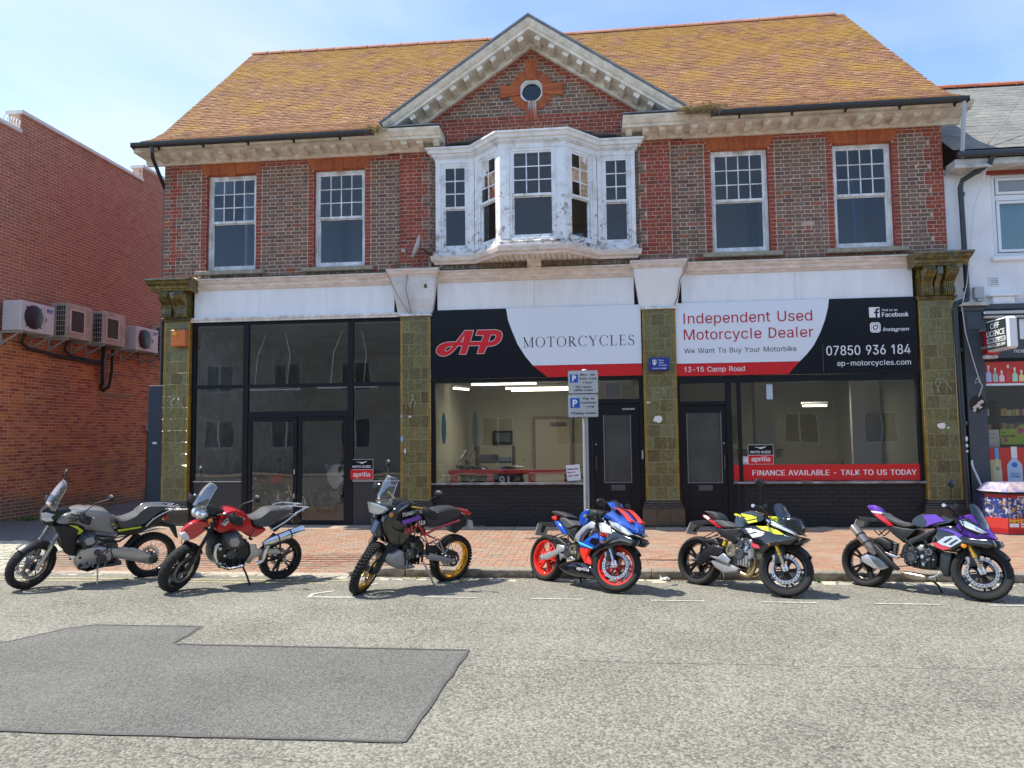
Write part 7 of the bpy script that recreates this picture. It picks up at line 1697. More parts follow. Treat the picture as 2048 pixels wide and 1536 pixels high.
# ================================================================== parking sign
ps = thing('parking_sign', 'grey pole with two white pay and display parking plates by the kerb', 'parking sign', (-.055, -3.58, .05))
M_galv = mat('galvanised', (.33, .35, .36), .5, .35, var=.15, vscale=6)
m = MB(); m.tube([(0, 0, 0), (0, 0, 2.62)], .040, 16); m.build('pole', M_galv, ps, True); m = MB(); m.lathe([(.001, 2.64), (.03, 2.635), (.042, 2.61), (.042, 2.58)], (0, 0, 0), 'z', 16); m.build('cap', M_swht, ps, True)
M_plate = mat('plate_white', (.46, .48, .49), .5); M_pb = mat('plate_blue', (.01, .09, .45), .4)
ox = .055
def pl_(z0_, z1_, x0, x1, p, texts):
 m = MB(); m.prism(rrect(x0 + ox, x1 + ox, z0_ - .05, z1_ - .05, .018, 4), -.062, -.056); pt = m.build('sign_plate', M_plate, ps)
 m = MB(); m.prism(rrect(x0 + ox - .006, x1 + ox + .006, z0_ - .056, z1_ - .044, .02, 4), -.0555, -.050); m.build('plate_border', mat('plate_grey', (.20, .21, .22), .5), ps)
 for zc in (z0_ + .06, z1_ - .06): m = MB(); m.box(-.07, .07, -.05, .045, zc - .065, zc - .045); m.build('clamp', M_galv, ps)
 m = MB(); m.box(p[0] + ox, p[1] + ox, -.0645, -.0625, p[2] - .05, p[3] - .05); m.build('blue_square', M_pb, ps)
 textmesh('P', (p[3] - p[2]) * .98, M_twht, 'lettering', ps, (p[0] + ox + .032, -.0665, p[2] - .05 + .020), bold=.004, ext=.001)
 for t_, a, b, c_, d_ in texts: textmesh(t_, (d_ - c_) / .73, mat('plate_text', (.03, .03, .035), .5), 'lettering', ps, (a + ox, -.0635, c_ - .05), bold=.0009, ext=.0006, width=b - a)
pl_(2.350, 2.661, -.279, .130, (-.257, -.146, 2.501, 2.612), [('Mon - Sat', -.112, .094, 2.594, 2.622), ('8 am - 6 pm', -.126, .112, 2.542, 2.570), ('1 hour', -.072, .057, 2.486, 2.514), ('No return', -.175, .035, 2.425, 2.453), ('within 1 hour', -.209, .068, 2.382, 2.410)])
pl_(2.021, 2.331, -.284, .124, (-.256, -.126, 2.147, 2.282), [('Pay at', -.081, .077, 2.262, 2.292), ('machine', -.110, .102, 2.206, 2.232), ('Display ticket', -.247, .099, 2.060, 2.090)])
m = MB(); m.box(-.04 + ox, .05 + ox, -.0645, -.0625, 2.156 - .05, 2.163 - .05); m.prism([(.045 + ox, 2.143 - .05), (.075 + ox, 2.1595 - .05), (.045 + ox, 2.176 - .05)], -.0645, -.0625); m.build('arrow', mat('plate_text'), ps)

# ================================================================== houses across the street (behind the camera, seen in the glass)
ob_ = thing('opposite_building', 'long beige building across the street, behind the camera, mirrored in the glass', 'building', (0, -19.5, 0))
M_bei = mat('beige_render', (.48, .43, .35), .9, var=.15, vscale=.8)
wins = [(-22 + 3.4 * k, 4.0) for k in range(13)]
m = MB(); m.box(-26, 26, -.3, 0, 0, 1.2); m.box(-26, 26, -.3, 0, 2.6, 3.9); m.box(-26, 26, -.3, 0, 5.3, 8.2)
for z0_, z1_ in ((1.2, 2.6), (3.9, 5.3)):
 x = -26
 for wx, _ in wins: m.box(x, wx, -.3, 0, z0_, z1_); x = wx + 1.5
 m.box(x, 26, -.3, 0, z0_, z1_)
m.build('wall', M_bei, ob_)
for z0_, z1_ in ((1.2, 2.6), (3.9, 5.3)):
 for wx, _ in wins:
  m = MB(); frame_rect(m, wx, wx + 1.5, z0_, z1_, .07, -.12, .06); m.box(wx + .715, wx + .785, -.12, -.06, z0_ + .07, z1_ - .07); w = m.build('window', M_upvc, ob_)
  m = MB(); m.box(wx + .07, wx + 1.43, -.10, -.09, z0_ + .07, z1_ - .07); m.build('pane', mat('far_pane', (.03, .04, .05), .1), w)
m = MB(); m.prism([(-.4, 8.2), (.3, 8.2), (.3, 8.3), (-8, 8.3), (-8, 8.2)], -26, 26, 'x'); m.build('roof', mat('far_roof', (.10, .09, .085), .9), ob_)
mb = MB(); mb.box(-60, 60, -19.4, -16.9, -.14, .05); struct(mb.build('far_pavement', M_slab))
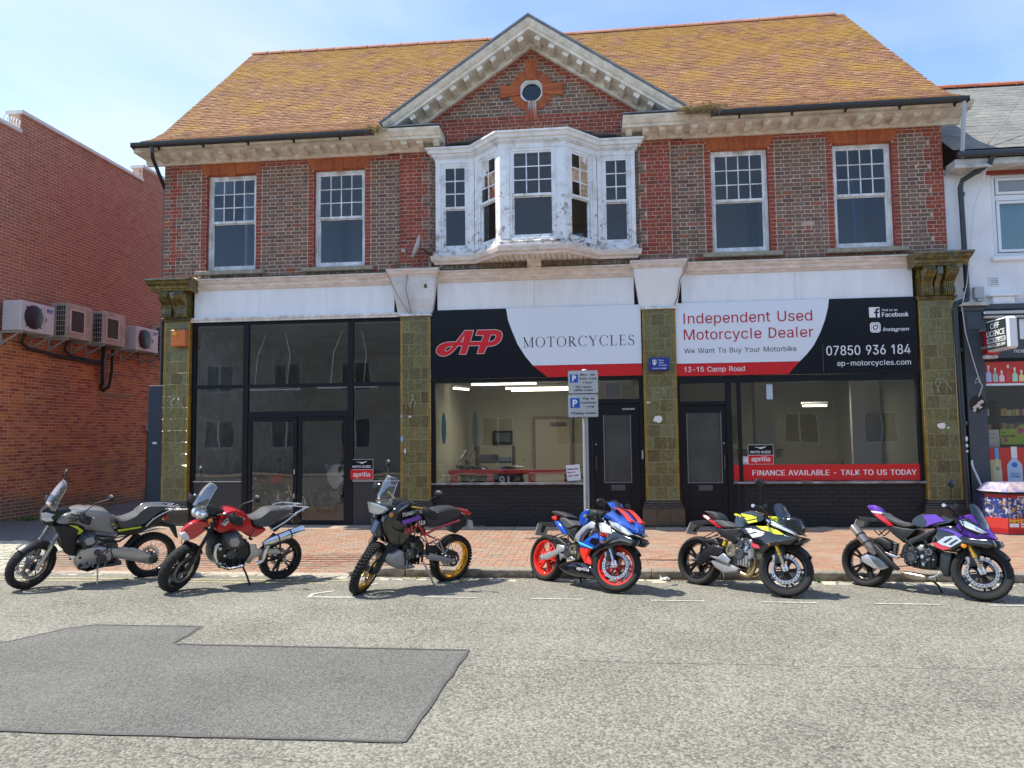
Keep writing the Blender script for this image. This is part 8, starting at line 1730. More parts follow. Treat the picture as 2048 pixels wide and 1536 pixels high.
# side outlines and joints of the six motorcycles in metres (u forward from the rear tyre, w up)
BIKES={'grey':{'M':[[-.651,-.7583,.0338],[.7459,-.6474,-.1563],[.1404,-.0766,.9871],[-5.908,-4.512,-.045]],'side':1,'r':[[-.035,.247],.29,.13],'f':[[1.332,.23],.295,.11],'steer':28,'rake':25,'bars':(.3,.04),'head':[.957,.898],'slabs':[['nose_fairing','carbon',[[1.29,.941],[1.244,1.005],[1.127,.971],[.996,.984],[.957,.925],[1.065,.834],[1.11,.779],[1.174,.763],[1.266,.798]],0,.115,.03,'c'],['headlight','lens',[[1.282,.928],[1.24,.941],[1.154,.921],[1.186,.881],[1.158,.841],[1.23,.826],[1.27,.848]],.0,.125,.01,'c'],['fuel_tank','grey_body',[[1.133,.832],[1.068,.924],[.987,.948],[.89,.982],[.752,.976],[.592,.949],[.519,.875],[.526,.786],[.452,.651],[.544,.641],[.653,.665],[.829,.697],[.843,.756],[.939,.785],[1.106,.801]],0,.17,.05,'c'],['lower_cowl','satin_black',[[1.166,.797],[1.01,.791],[.899,.765],[.851,.703],[.898,.664],[.894,.59],[.907,.494],[.925,.418],[1.01,.435],[1.061,.545],[1.089,.662],[1.137,.742]],.06,.19,.03,'m'],['chevron','acid',[[1.012,.802],[.927,.787],[.845,.724],[.868,.69],[.908,.674],[.895,.727],[.942,.765]],.19,.196,.002,'m'],['seat','seat_grey',[[.494,.865],[.406,.803],[.228,.871],[.203,.907],[.143,.964],[.01,.978],[-.127,.968],[-.166,.941],[-.004,.834],[.11,.731],[.246,.684],[.431,.69]],0,.13,.04,'cs'],['side_stripe','acid',[[.449,.692],[.169,.721],[.167,.702],[.432,.667]],.135,.142,.002,'m'],['tail_panel','satin_black',[[.45,.665],[.247,.688],[.1,.73],[-.006,.817],[-.162,.918],[-.184,.903],[-.032,.753],[.094,.668],[.22,.604],[.424,.615]],.03,.13,.02,'m'],['tail_light','red_lens',[[-.119,.809],[-.176,.836],[-.187,.789],[-.139,.753]],0,.05,.01,'c'],['plate_bracket','satin_black',[[-.049,.715],[-.126,.732],[-.302,.679],[-.353,.493],[-.321,.506],[-.225,.652],[-.092,.681]],0,.02,.004,'c'],['engine','alloy',[[.872,.48],[.703,.505],[.514,.47],[.469,.325],[.521,.27],[.697,.267],[.744,.213],[.851,.253],[.908,.327]],0,.15,.03,'c'],['gearbox','dark_alloy',[[.686,.451],[.519,.557],[.408,.529],[.386,.303],[.507,.244],[.669,.27]],0,.1,.03,'c'],['cylinder_head','blue_black',[[.864,.684],[.73,.703],[.69,.593],[.74,.542],[.833,.532],[.883,.618]],.15,.3,.03,'m'],['drive_shaft_arm','alloy',[[.501,.456],[.225,.443],[-.036,.307],[-.066,.241],[.001,.195],[.207,.261],[.471,.333]],.07,.14,.025,'1'],['sump_guard','dark_alloy',[[.886,.336],[.736,.193],[.635,.233],[.35,.265],[.346,.224],[.597,.209],[.734,.173],[.841,.214]],0,.12,.01,'c'],['front_radiator','satin_black',[[1.06,.611],[.915,.581],[.889,.394],[.967,.41]],0,.15,.01,'c']],'screen':[[1.264,.999],[1.233,1.103],[1.178,1.217],[1.12,1.308],[1.072,1.326],[1.015,1.251],[1.017,1.135],[1.071,1.039],[1.138,.965],[1.22,.959]],'screen_mat':'clear','tubes':[['exhaust_header','steel_brown',[[.686,.451],[.759,.398],[.848,.337],[.822,.236],[.732,.201]],.1,.02,'m'],['rack_rail','chrome',[[.122,.694],[.019,.806],[-.147,.902],[-.292,.948]],.12,.01,'m'],['grab_rail','steel',[[.142,.942],[.078,.97],[-.117,.97],[-.279,.949]],.1,.008,'m'],['frame_tube','satin_black',[[.847,.663],[.612,.567],[.411,.532],[.167,.699]],.11,.014,'m'],['shock_absorber','satin_black',[[.173,.596],[.305,.42]],.03,.035,'1'],['side_stand','steel',[[.624,.244],[.628,.135],[.631,.026]],.13,.011,'1'],['foot_peg','dark_alloy',[[.544,.332],[.558,.293]],.22,.012,'m']],'discs':[['shaft_hub','dark_alloy',[-.024,.272],.06,.1,.16]],'mirror':{'r':[.974,1.344],'l':[.619,1.154]},'guards':1},'red':{'M':[[-.6329,-.7735,.0328],[.7611,-.6294,-.1564],[.1416,-.074,.9872],[-4.032,-4.552,-.045]],'side':1,'r':[[.03,.294],.285,.13],'f':[[1.309,.257],.29,.11],'steer':32,'rake':26,'bars':(.3,.04),'head':[.827,.899],'slabs':[['instrument_cowl','carbon',[[1.14,.994],[1.069,1.019],[.956,1.004],[.855,.952],[.871,.924],[.979,.883],[1.073,.894],[1.132,.928]],0,.1,.03,'c'],['front_beak','red_body',[[1.327,.694],[1.302,.757],[1.22,.826],[1.114,.853],[1.012,.794],[1.02,.753],[1.112,.669],[1.179,.618],[1.267,.607],[1.322,.648]],0,.075,.03,'cs'],['beak_tip','white_body',[[1.332,.69],[1.303,.721],[1.271,.701],[1.232,.624],[1.269,.605],[1.323,.646]],0,.08,.02,'cs'],['fuel_tank','red_body',[[.98,.774],[.962,.866],[.897,.948],[.823,.972],[.727,.971],[.623,.924],[.551,.852],[.512,.739],[.305,.709],[.349,.649],[.464,.589],[.548,.619],[.635,.689],[.754,.705],[.905,.689],[.96,.716]],0,.155,.05,'cs'],['tank_flash','white_body',[[.93,.8],[.915,.837],[.881,.873],[.681,.89],[.775,.861],[.839,.838],[.871,.787]],.155,.162,.002,'m'],['seat','seat_grey',[[.544,.851],[.453,.85],[.377,.895],[.311,.947],[.165,.954],[-.019,.945],[-.038,.914],[.168,.804],[.263,.72],[.449,.726],[.504,.765]],0,.13,.04,'cs'],['engine','black_metal',[[.932,.689],[.533,.592],[.479,.342],[.575,.274],[.806,.25],[.917,.309],[.986,.504]],0,.13,.04,'c'],['cylinder_head','dark_alloy',[[.886,.683],[.737,.713],[.676,.61],[.714,.518],[.849,.526],[.896,.609]],.13,.27,.03,'m'],['foot_plate','alloy',[[.539,.528],[.459,.529],[.391,.381],[.478,.35],[.511,.291],[.573,.311],[.515,.413]],.13,.16,.01,'m'],['swingarm','alloy',[[.477,.46],[.144,.441],[.084,.381],[.134,.359],[.427,.381]],.08,.13,.02,'1'],['rear_fender','satin_black',[[.227,.7],[-.101,.843],[-.19,.756],[-.094,.72],[-.062,.804],[.177,.637]],0,.06,.01,'c']],'screen':[[1.243,.995],[1.219,1.068],[1.128,1.234],[1.051,1.288],[.975,1.277],[.937,1.228],[.949,1.134],[1.035,.985],[1.135,.967]],'screen_mat':'clear','tubes':[['exhaust_header','chrome',[[.808,.553],[.922,.557],[.946,.432],[.884,.303],[.744,.25],[.57,.27]],.12,.024,'m'],['exhaust_link','chrome',[[.43,.287],[.352,.318],[.328,.455],[.284,.52]],.16,.026,'1'],['rack_rail','chrome',[[.254,.687],[.075,.786],[-.064,.89],[-.199,.959]],.12,.011,'m'],['grab_rail','chrome',[[.172,.954],[.047,.982],[-.234,.949]],.1,.008,'m'],['frame_tube','satin_black',[[.921,.699],[.726,.666],[.463,.45]],.1,.016,'m'],['shock_absorber','satin_black',[[.184,.622],[.366,.397]],.08,.03,'1'],['side_stand','black_metal',[[.592,.282],[.536,.15],[.484,.016]],.12,.012,'1']],'discs':[['cylinder_cap','chrome',[.904,.407],.045,-.16,-.12]],'silencer':[[.324,.549],[-.146,.689],.055,.18,'chrome'],'lights':[[1.198,.928],[1.119,.905]],'mirror':{'r':[1.037,1.378],'l':[.615,1.15]},'guards':1},'black':{'M':[[-.642,-.766,.0328],[.7511,-.6369,-.1736],[.1539,-.0868,.9843],[-1.845,-4.601,-.045]],'side':1,'r':[[-.05,.241],.29,.13],'f':[[1.202,.255],.3,.1],'steer':34,'rake':27,'bars':(.33,.04),'head':[.796,1.001],'slabs':[['headlight','lens',[[1.278,1.063],[1.218,1.056],[1.086,1.018],[1.035,.977],[1.09,.936],[1.167,.921],[1.232,.938]],0,.085,.02,'c'],['nose_fairing','gloss_black',[[1.111,1.03],[1.019,1.06],[.926,1.091],[.847,1.06],[.862,.943],[.997,.916],[1.105,.935],[1.065,.987]],0,.12,.03,'c'],['high_fender','navy_body',[[1.187,.722],[1.142,.842],[1.008,.854],[1.019,.772],[1.049,.671],[1.142,.657]],0,.065,.02,'c'],['fuel_tank','gloss_black',[[.963,1.04],[.839,1.09],[.7,1.063],[.627,.948],[.555,.803],[.463,.683],[.547,.643],[.659,.697],[.756,.669],[.894,.7],[1.018,.77],[1.075,.93]],0,.16,.05,'c'],['radiator_shroud','gloss_black',[[1.106,.941],[.921,.945],[.738,.838],[.741,.643],[.83,.566],[.907,.531],[1.012,.581],[1.089,.723],[1.14,.849]],.04,.145,.03,'m'],['purple_band','purple_body',[[.911,.868],[.651,.922],[.623,.876],[.883,.815]],.16,.166,.002,'m'],['seat','seat_black',[[.603,.938],[.475,.9],[.322,.945],[.161,.966],[.009,.955],[-.066,.903],[-.024,.817],[.174,.767],[.393,.723],[.484,.757],[.555,.85]],0,.125,.045,'cs'],['tail_panel','red_body',[[-.024,.937],[-.168,.915],[-.24,.873],[-.19,.841],[-.106,.88]],0,.07,.015,'c'],['rear_fender','satin_black',[[.006,.802],[-.121,.839],[-.245,.802],[-.189,.73],[-.024,.621],[.036,.64]],0,.06,.01,'c'],['number_plate','plate_grey',[[-.169,.799],[-.238,.783],[-.286,.666],[-.169,.704]],0,.1,.003,'c'],['engine','black_metal',[[.834,.659],[.632,.665],[.504,.535],[.516,.393],[.6,.299],[.719,.349],[.805,.476]],0,.13,.03,'c'],['skid_plate','alloy_matt',[[1.094,.464],[1.047,.501],[.943,.471],[.869,.519],[.78,.484],[.682,.341],[.572,.27],[.745,.261],[.882,.289],[1.025,.373]],0,.14,.03,'c'],['swingarm','alloy_matt',[[.439,.378],[.389,.431],[.019,.319],[-.018,.275],[.044,.265],[.426,.356]],.09,.13,.012,'m'],['chain_case','satin_black',[[.44,.518],[.222,.5],[-.078,.385],[-.085,.339],[.244,.414],[.422,.401]],.06,.09,.01,'1']],'screen':[[1.18,1.038],[1.176,1.14],[1.13,1.261],[1.074,1.363],[1.002,1.369],[.891,1.311],[.88,1.2],[.906,1.089],[.945,1.0],[1.092,1.007]],'screen_mat':'clear','tubes':[['subframe_tube','red_body',[[.516,.671],[.294,.749],[.009,.815]],.13,.014,'m'],['subframe_tube','red_body',[[.689,.84],[.62,.752],[.552,.673]],.165,.016,'m'],['subframe_tube','red_body',[[.512,.671],[.318,.589],[.483,.544]],.13,.013,'m'],['foot_peg_bracket','alloy',[[.388,.574],[.18,.408]],.15,.01,'m'],['foot_peg_bracket','alloy',[[.331,.615],[.248,.493],[.19,.422],[.127,.541]],.16,.009,'m'],['exhaust_header','steel_gold',[[.765,.576],[.864,.57],[.985,.504],[.911,.448]],.05,.018,'1'],['frame_tube','satin_black',[[.503,.332],[.518,.533],[.623,.655]],.12,.015,'m'],['side_stand','steel',[[.463,.319],[.386,.167],[.298,.012]],.14,.012,'1']],'discs':[['clutch_cover','black_metal',[.658,.469],.065,.12,.15]],'mirror':{'r':[.834,1.444],'l':[.572,1.214]},'guards':1,'text':[['TUAREG','white_body',[.914,.916],[.701,.969],'w'],['ap','red_body',[.85,.712],[.679,.798],'b'],['rilia','white_body',[.701,.778],[.563,.847],'b']]},'blue':{'M':[[.703,-.7101,.0401],[.7048,.6879,-.1735],[.0956,.1503,.984],[-.484,-4.575,-.045]],'side':-1,'r':[[-.128,.265],.285,.155],'f':[[1.042,.266],.285,.115],'steer':27,'rake':24,'bars':(.24,-.06),'head':[.723,.821],'slabs':[['nose_fairing','blue_body',[[.922,.99],[.982,1.008],[1.042,.936],[1.149,.889],[1.276,.796],[1.361,.769],[1.4,.729],[1.405,.675],[1.347,.641],[1.201,.7],[1.023,.772],[.869,.805],[.891,.854],[1.009,.91]],0,.12,.04,'c'],['nose_stripe','coral_body',[[1.064,.936],[1.117,.919],[1.208,.86],[1.28,.795],[1.331,.779],[1.33,.798],[1.292,.811],[1.224,.867],[1.133,.928]],.055,.125,.004,'m'],['headlight','lens',[[1.001,.787],[1.121,.767],[1.261,.713],[1.382,.647],[1.318,.627],[1.164,.674],[1.057,.714]],.09,.15,.02,'m'],['upper_side_panel','white_body',[[.841,.754],[.948,.759],[1.031,.719],[1.086,.635],[.978,.635],[.898,.639],[.865,.698]],.1,.15,.02,'m'],['inner_fairing','gloss_black',[[.748,.77],[.897,.812],[.972,.767],[1.049,.702],[1.156,.659],[1.368,.611],[1.412,.572],[1.352,.522],[1.202,.533],[1.036,.485],[.9,.437],[.818,.368],[.813,.255],[.741,.249],[.747,.438],[.92,.589],[.879,.643],[.762,.719]],.02,.14,.02,'m'],['side_fairing','blue_body',[[.569,.485],[.712,.574],[.836,.632],[.981,.576],[.917,.509],[.807,.45],[.596,.444]],.09,.165,.02,'m'],['side_fairing_swirl','gloss_black',[[.741,.524],[.789,.578],[.898,.572],[.921,.524],[.854,.482],[.798,.503]],.165,.17,.002,'m'],['side_fairing_flash','cyan_body',[[.556,.525],[.822,.46],[.805,.449],[.589,.488]],.166,.172,.002,'m'],['side_fairing_lower','coral_body',[[.585,.443],[.817,.448],[.746,.43],[.743,.373],[.8,.303],[.801,.263],[.69,.278],[.621,.357]],.09,.165,.015,'m'],['belly_pan','gloss_black',[[.19,.217],[.371,.279],[.561,.289],[.674,.28],[.814,.255],[.882,.119],[.766,.113],[.468,.114],[.269,.146]],.0,.15,.04,'c'],['fuel_tank','blue_body',[[.477,.724],[.469,.823],[.523,.884],[.649,.911],[.672,.87],[.628,.764],[.545,.692]],0,.14,.04,'c'],['tank_cover','satin_black',[[.619,.912],[.759,.907],[.888,.88],[.911,.83],[.751,.808],[.598,.765],[.606,.856]],0,.12,.04,'c'],['frame','silver_body',[[.45,.503],[.486,.6],[.59,.694],[.73,.768],[.806,.746],[.795,.679],[.676,.673],[.573,.592],[.539,.512]],.06,.15,.02,'m'],['seat','seat_grey',[[.09,.78],[.193,.8],[.319,.752],[.466,.703],[.316,.648],[.209,.677]],0,.12,.03,'cs'],['pillion_seat','seat_black',[[-.08,.862],[.028,.872],[.264,.817],[.272,.782],[.037,.808],[-.061,.834]],0,.09,.02,'cs'],['tail_light_panel','coral_body',[[-.082,.793],[.035,.814],[.051,.741],[-.052,.764]],0,.08,.02,'c'],['tail_panel','blue_body',[[.033,.739],[.119,.743],[.213,.677],[.31,.576],[.221,.584],[.098,.674]],.02,.12,.02,'m'],['subframe_cover','satin_black',[[.22,.679],[.327,.648],[.484,.686],[.441,.559],[.419,.505],[.312,.578]],0,.13,.02,'c'],['plate_bracket','satin_black',[[-.362,.716],[-.072,.723],[-.044,.675],[-.235,.666],[-.278,.586],[-.301,.592],[-.269,.678],[-.359,.69]],0,.02,.004,'c'],['number_plate','plate_grey',[[-.278,.696],[-.267,.696],[-.311,.545],[-.327,.547]],0,.1,.002,'c'],['hugger','satin_black',[[-.093,.516],[.101,.549],[.272,.473],[.276,.433],[.092,.46],[-.058,.491]],0,.08,.02,'c'],['swingarm','silver_body',[[-.148,.3],[-.004,.355],[.135,.393],[.147,.46],[.278,.454],[.305,.399],[.219,.366],[.008,.265],[-.115,.249]],.08,.13,.02,'m'],['engine','gold_alloy',[[.31,.432],[.418,.512],[.545,.488],[.573,.362],[.522,.28],[.348,.291],[.309,.366]],0,.13,.03,'c'],['foot_plate','alloy',[[.228,.358],[.446,.337],[.527,.305],[.491,.285],[.293,.311],[.259,.269]],.13,.155,.01,'m']],'screen':[[.858,1.01],[.972,1.032],[1.066,.962],[1.187,.853],[1.127,.853],[1.0,.915],[.907,.963]],'screen_mat':'smoke','tubes':[['plate_strut','satin_black',[[-.078,.477],[-.004,.55],[.154,.594]],.06,.006,'m'],['side_stand','black_metal',[[.355,.149],[.288,.052]],-.12,.012,'1']],'discs':[['clutch_cover','gold_alloy',[.476,.416],.06,.12,.165]],'mirror':{'r':[1.088,.972],'l':[.83,.981]},'cast':1,'fork':'silver_fork','rim':'coral_rim','text':[['aprilia','white_body',[.561,.195],[.769,.188],'b'],['RS','coral_body',[.89,.604],[1.034,.604],'f']]},'yel':{'M':[[.7065,-.7065,.0411],[.7014,.6913,-.1735],[.0942,.1514,.984],[1.329,-4.706,-.045]],'side':-1,'r':[[-.071,.272],.29,.165],'f':[[1.062,.228],.285,.115],'steer':26,'rake':24,'bars':(.32,.03),'head':[.816,.803],'slabs':[['nose_fairing','gloss_black',[[.89,.832],[1.053,.851],[1.172,.855],[1.237,.834],[1.275,.742],[1.266,.685],[1.228,.663],[1.123,.68],[.975,.726],[.864,.794]],0,.12,.04,'c'],['nose_flash','yellow_body',[[.909,.847],[1.061,.85],[1.142,.756],[1.089,.753],[.937,.823]],.0,.128,.005,'c'],['headlight','lens',[[.866,.824],[.938,.811],[1.075,.755],[1.207,.693],[1.249,.66],[1.155,.683],[.981,.733],[.895,.78]],.04,.13,.01,'m'],['side_fairing','gloss_black',[[.563,.696],[.677,.733],[.79,.741],[.929,.733],[1.132,.66],[1.293,.64],[1.262,.604],[1.173,.545],[1.042,.548],[.935,.505],[.87,.416],[.77,.493],[.682,.585],[.595,.623]],.03,.155,.03,'m'],['side_flash','yellow_body',[[.788,.732],[.933,.733],[1.069,.692],[1.139,.651],[1.03,.651],[.962,.674],[.866,.69]],.155,.162,.003,'m'],['side_stripe','white_body',[[.646,.694],[.732,.704],[.757,.681],[.676,.673]],.155,.161,.002,'m'],['side_stripe','white_body',[[.676,.664],[.767,.697],[.907,.665],[.867,.644],[.782,.666],[.706,.641]],.155,.161,.002,'m'],['side_stripe','white_body',[[.706,.629],[.811,.659],[.901,.644],[.854,.619],[.75,.595]],.155,.161,.002,'m'],['side_patch','red_body',[[.713,.559],[.773,.535],[.83,.521],[.847,.488],[.789,.482],[.739,.5]],.155,.162,.003,'m'],['fuel_tank','gloss_black',[[.465,.767],[.48,.835],[.552,.879],[.667,.916],[.811,.875],[.902,.836],[.872,.779],[.702,.732],[.56,.687],[.485,.705]],0,.15,.05,'cs'],['tank_stripe','yellow_body',[[.587,.864],[.732,.847],[.778,.829],[.764,.813],[.603,.829]],.15,.158,.002,'m'],['tank_stripe','yellow_body',[[.63,.815],[.786,.836],[.795,.815],[.663,.787]],.15,.158,.002,'m'],['tank_stripe','yellow_body',[[.663,.775],[.793,.802],[.805,.778],[.687,.753]],.15,.158,.002,'m'],['tank_stripe','yellow_body',[[.491,.85],[.52,.862],[.587,.841],[.588,.814],[.543,.84],[.529,.826]],.148,.156,.002,'m'],['seat','seat_grey',[[.167,.787],[.279,.784],[.449,.722],[.487,.699],[.33,.678],[.204,.736]],0,.12,.03,'cs'],['pillion_seat','seat_black',[[-.03,.884],[.175,.881],[.256,.822],[.277,.768],[.148,.789],[.074,.841]],0,.09,.025,'cs'],['tail_panel','red_body',[[.006,.838],[.042,.826],[.293,.687],[.238,.688],[.027,.796]],.02,.1,.01,'m'],['tail_stripe','white_body',[[.029,.827],[.078,.824],[.127,.792],[.104,.77],[.047,.802]],.1,.105,.002,'m'],['subframe_cover','satin_black',[[.166,.698],[.33,.678],[.487,.695],[.583,.704],[.514,.59],[.435,.532],[.273,.594]],0,.12,.02,'c'],['frame','satin_black',[[.448,.531],[.526,.626],[.668,.721],[.752,.738],[.726,.675],[.586,.592],[.486,.511]],.06,.14,.02,'m'],['plate_bracket','satin_black',[[-.22,.749],[-.031,.774],[.099,.763],[.092,.732],[-.044,.723],[-.163,.623],[-.18,.629],[-.126,.719],[-.21,.726]],0,.02,.004,'c'],['number_plate','plate_grey',[[-.163,.734],[-.153,.734],[-.211,.593],[-.225,.596]],0,.105,.002,'c'],['hugger','satin_black',[[.017,.542],[.19,.572],[.271,.5],[.265,.461],[.163,.493],[.035,.51]],0,.09,.02,'c'],['swingarm','black_metal',[[-.036,.28],[.077,.418],[.199,.491],[.361,.465],[.341,.4],[.138,.307],[.023,.227]],.08,.14,.02,'m'],['engine','alloy',[[.586,.592],[.729,.607],[.763,.433],[.691,.263],[.562,.275],[.522,.352],[.532,.477]],0,.14,.04,'c'],['crankcase','dark_alloy',[[.369,.492],[.544,.579],[.584,.285],[.469,.249],[.36,.352]],0,.12,.04,'c'],['belly_muffler','alloy_matt',[[.181,.296],[.284,.322],[.421,.306],[.559,.242],[.546,.204],[.367,.174],[.243,.225]],0,.14,.02,'c'],['foot_plate','alloy',[[.185,.354],[.301,.351],[.374,.401],[.474,.332],[.439,.281],[.318,.308],[.256,.322]],.14,.165,.01,'m']],'screen':[[.898,.868],[.924,.931],[.943,.975],[.99,1.01],[1.052,.972],[1.117,.877],[1.109,.798],[1.022,.834]],'screen_mat':'smoke','tubes':[['exhaust_header','steel_gold',[[.688,.437],[.733,.367],[.729,.263],[.655,.181],[.561,.198]],.08,.026,'m'],['exhaust_header','steel_gold',[[.62,.429],[.665,.364],[.661,.272],[.6,.195],[.512,.215]],.03,.024,'m'],['plate_strut','satin_black',[[-.053,.533],[.165,.638]],.06,.006,'m'],['plate_strut','satin_black',[[-.021,.538],[.23,.603]],.06,.006,'m'],['shock_absorber','yellow_shock',[[.319,.552],[.291,.48]],.03,.022,'1'],['side_stand','black_metal',[[.743,.177],[.815,.113],[.871,.058]],-.14,.012,'1']],'discs':[['clutch_cover','gold_alloy',[.474,.44],.075,.12,.165]],'mirror':{'r':[.947,1.196]},'cast':1,'fork':'gold_fork','rim':'black_rim'},'pur':{'M':[[.6787,-.7333,.0396],[.7274,.6639,-.1735],[.1009,.1466,.984],[3.269,-4.702,-.045]],'side':-1,'r':[[-.066,.286],.29,.165],'f':[[1.157,.245],.285,.115],'steer':24,'rake':24,'bars':(.32,.03),'head':[.931,.815],'slabs':[['nose_fairing','purple_body',[[.95,.85],[1.09,.89],[1.128,.883],[1.18,.839],[1.267,.704],[1.315,.641],[1.295,.638],[1.18,.607],[.998,.606],[.933,.672],[.934,.733],[.98,.806]],0,.12,.04,'c'],['nose_inset','gloss_black',[[.982,.815],[1.08,.844],[1.154,.789],[1.262,.7],[1.151,.664],[1.024,.738]],0,.125,.01,'c'],['headlight','lens',[[.996,.818],[1.061,.809],[1.177,.757],[1.262,.697],[1.218,.682],[1.081,.726],[1.027,.758]],.04,.132,.01,'m'],['side_fairing','gloss_black',[[.763,.73],[.949,.769],[1.046,.655],[1.141,.632],[1.308,.638],[1.342,.573],[1.264,.531],[1.161,.554],[1.044,.556],[.922,.469],[.811,.486],[.721,.55],[.722,.61],[.78,.68]],.03,.155,.03,'m'],['side_flash','purple_body',[[.778,.721],[.951,.704],[1.048,.652],[1.01,.617],[.951,.669],[.829,.704]],.155,.162,.003,'m'],['side_graphic','silver_body',[[.784,.564],[.872,.629],[.974,.647],[1.04,.594],[.926,.516],[.837,.535]],.155,.162,.003,'m'],['side_graphic_bar','gloss_black',[[.851,.571],[.93,.623],[.951,.619],[.873,.558]],.162,.166,.001,'m'],['side_graphic_bar','gloss_black',[[.906,.551],[.984,.609],[1.006,.603],[.928,.539]],.162,.166,.001,'m'],['side_patch','red_body',[[.733,.56],[.784,.559],[.837,.532],[.937,.505],[.848,.481],[.781,.504]],.155,.162,.003,'m'],['fuel_tank','gloss_black',[[.485,.767],[.519,.83],[.605,.879],[.723,.884],[.837,.859],[.948,.811],[.936,.775],[.835,.746],[.744,.729],[.627,.699],[.544,.718]],0,.15,.05,'cs'],['tank_flash','purple_body',[[.635,.849],[.772,.865],[.875,.795],[.771,.766],[.669,.725],[.684,.776]],.15,.158,.004,'m'],['seat','seat_grey',[[.165,.882],[.221,.833],[.348,.775],[.47,.767],[.521,.72],[.399,.696],[.222,.767],[.16,.815]],0,.12,.03,'cs'],['rear_hump','purple_body',[[-.065,.951],[.066,.957],[.125,.892],[.145,.854],[.0,.877]],0,.07,.02,'cs'],['tail_panel','red_body',[[.036,.866],[.15,.842],[.29,.722],[.237,.706],[.082,.813]],.02,.1,.01,'m'],['tail_stripe','white_body',[[.025,.881],[.152,.87],[.163,.845],[.045,.858]],.02,.105,.004,'m'],['subframe_cover','satin_black',[[.202,.705],[.297,.72],[.399,.701],[.557,.692],[.496,.62],[.399,.536],[.272,.627]],0,.12,.02,'c'],['frame','satin_black',[[.386,.397],[.416,.498],[.49,.583],[.609,.639],[.755,.72],[.783,.684],[.679,.593],[.546,.536],[.471,.459],[.434,.377]],.07,.15,.02,'m'],['plate_bracket','satin_black',[[-.168,.813],[.015,.805],[.133,.798],[.12,.767],[-.039,.763],[-.092,.685],[-.112,.69],[-.092,.75],[-.161,.787]],0,.02,.004,'c'],['number_plate','plate_grey',[[-.152,.773],[-.142,.773],[-.172,.699],[-.181,.701]],0,.1,.002,'c'],['hugger','satin_black',[[.045,.558],[.13,.589],[.257,.534],[.27,.448],[.207,.43],[.13,.5],[.052,.52]],0,.09,.02,'c'],['swingarm','silver_body',[[-.075,.337],[.013,.375],[.162,.345],[.247,.244],[.181,.21],[.079,.212],[-.052,.276]],.09,.14,.02,'m'],['engine','black_metal',[[.574,.517],[.674,.536],[.784,.45],[.759,.268],[.549,.259],[.405,.306],[.43,.42]],0,.14,.04,'c'],['cylinder_head','alloy',[[.555,.49],[.608,.53],[.655,.522],[.672,.469],[.602,.44]],.05,.15,.02,'m'],['radiator','carbon',[[.796,.47],[.919,.468],[.887,.227],[.826,.209],[.782,.298]],0,.12,.02,'c'],['belly_pan','steel_brown',[[.346,.23],[.527,.215],[.662,.203],[.661,.141],[.503,.132],[.401,.163]],0,.12,.03,'c'],['exhaust_cover','satin_black',[[.072,.472],[.134,.492],[.311,.32],[.403,.238],[.373,.216],[.262,.279],[.07,.386]],.15,.2,.015,'1'],['foot_plate','alloy',[[.221,.419],[.371,.376],[.377,.346],[.309,.353],[.247,.384]],.15,.17,.01,'m']],'screen':[[1.063,.914],[1.077,1.003],[1.11,1.007],[1.168,.956],[1.245,.784],[1.254,.722],[1.21,.734],[1.128,.849]],'screen_mat':'smoke','tubes':[['shock_absorber','alloy',[[.291,.529],[.266,.389]],.03,.03,'1'],['water_hose','chrome',[[.699,.182],[.756,.2],[.796,.239],[.807,.217]],.14,.012,'1'],['side_stand','black_metal',[[.625,.151],[.659,.102],[.705,.06]],-.13,.012,'1'],['plate_strut','satin_black',[[.049,.663],[.102,.602],[.192,.684]],.06,.008,'m']],'discs':[['clutch_cover','black_metal',[.513,.389],.085,.12,.17],['engine_cap','dark_alloy',[.699,.453],.035,.13,.16]],'silencer':[[.108,.42],[-.119,.679],.062,.21,'titanium'],'mirror':{'r':[1.028,1.174]},'cast':1,'fork':'gold_fork','rim':'black_rim'}}
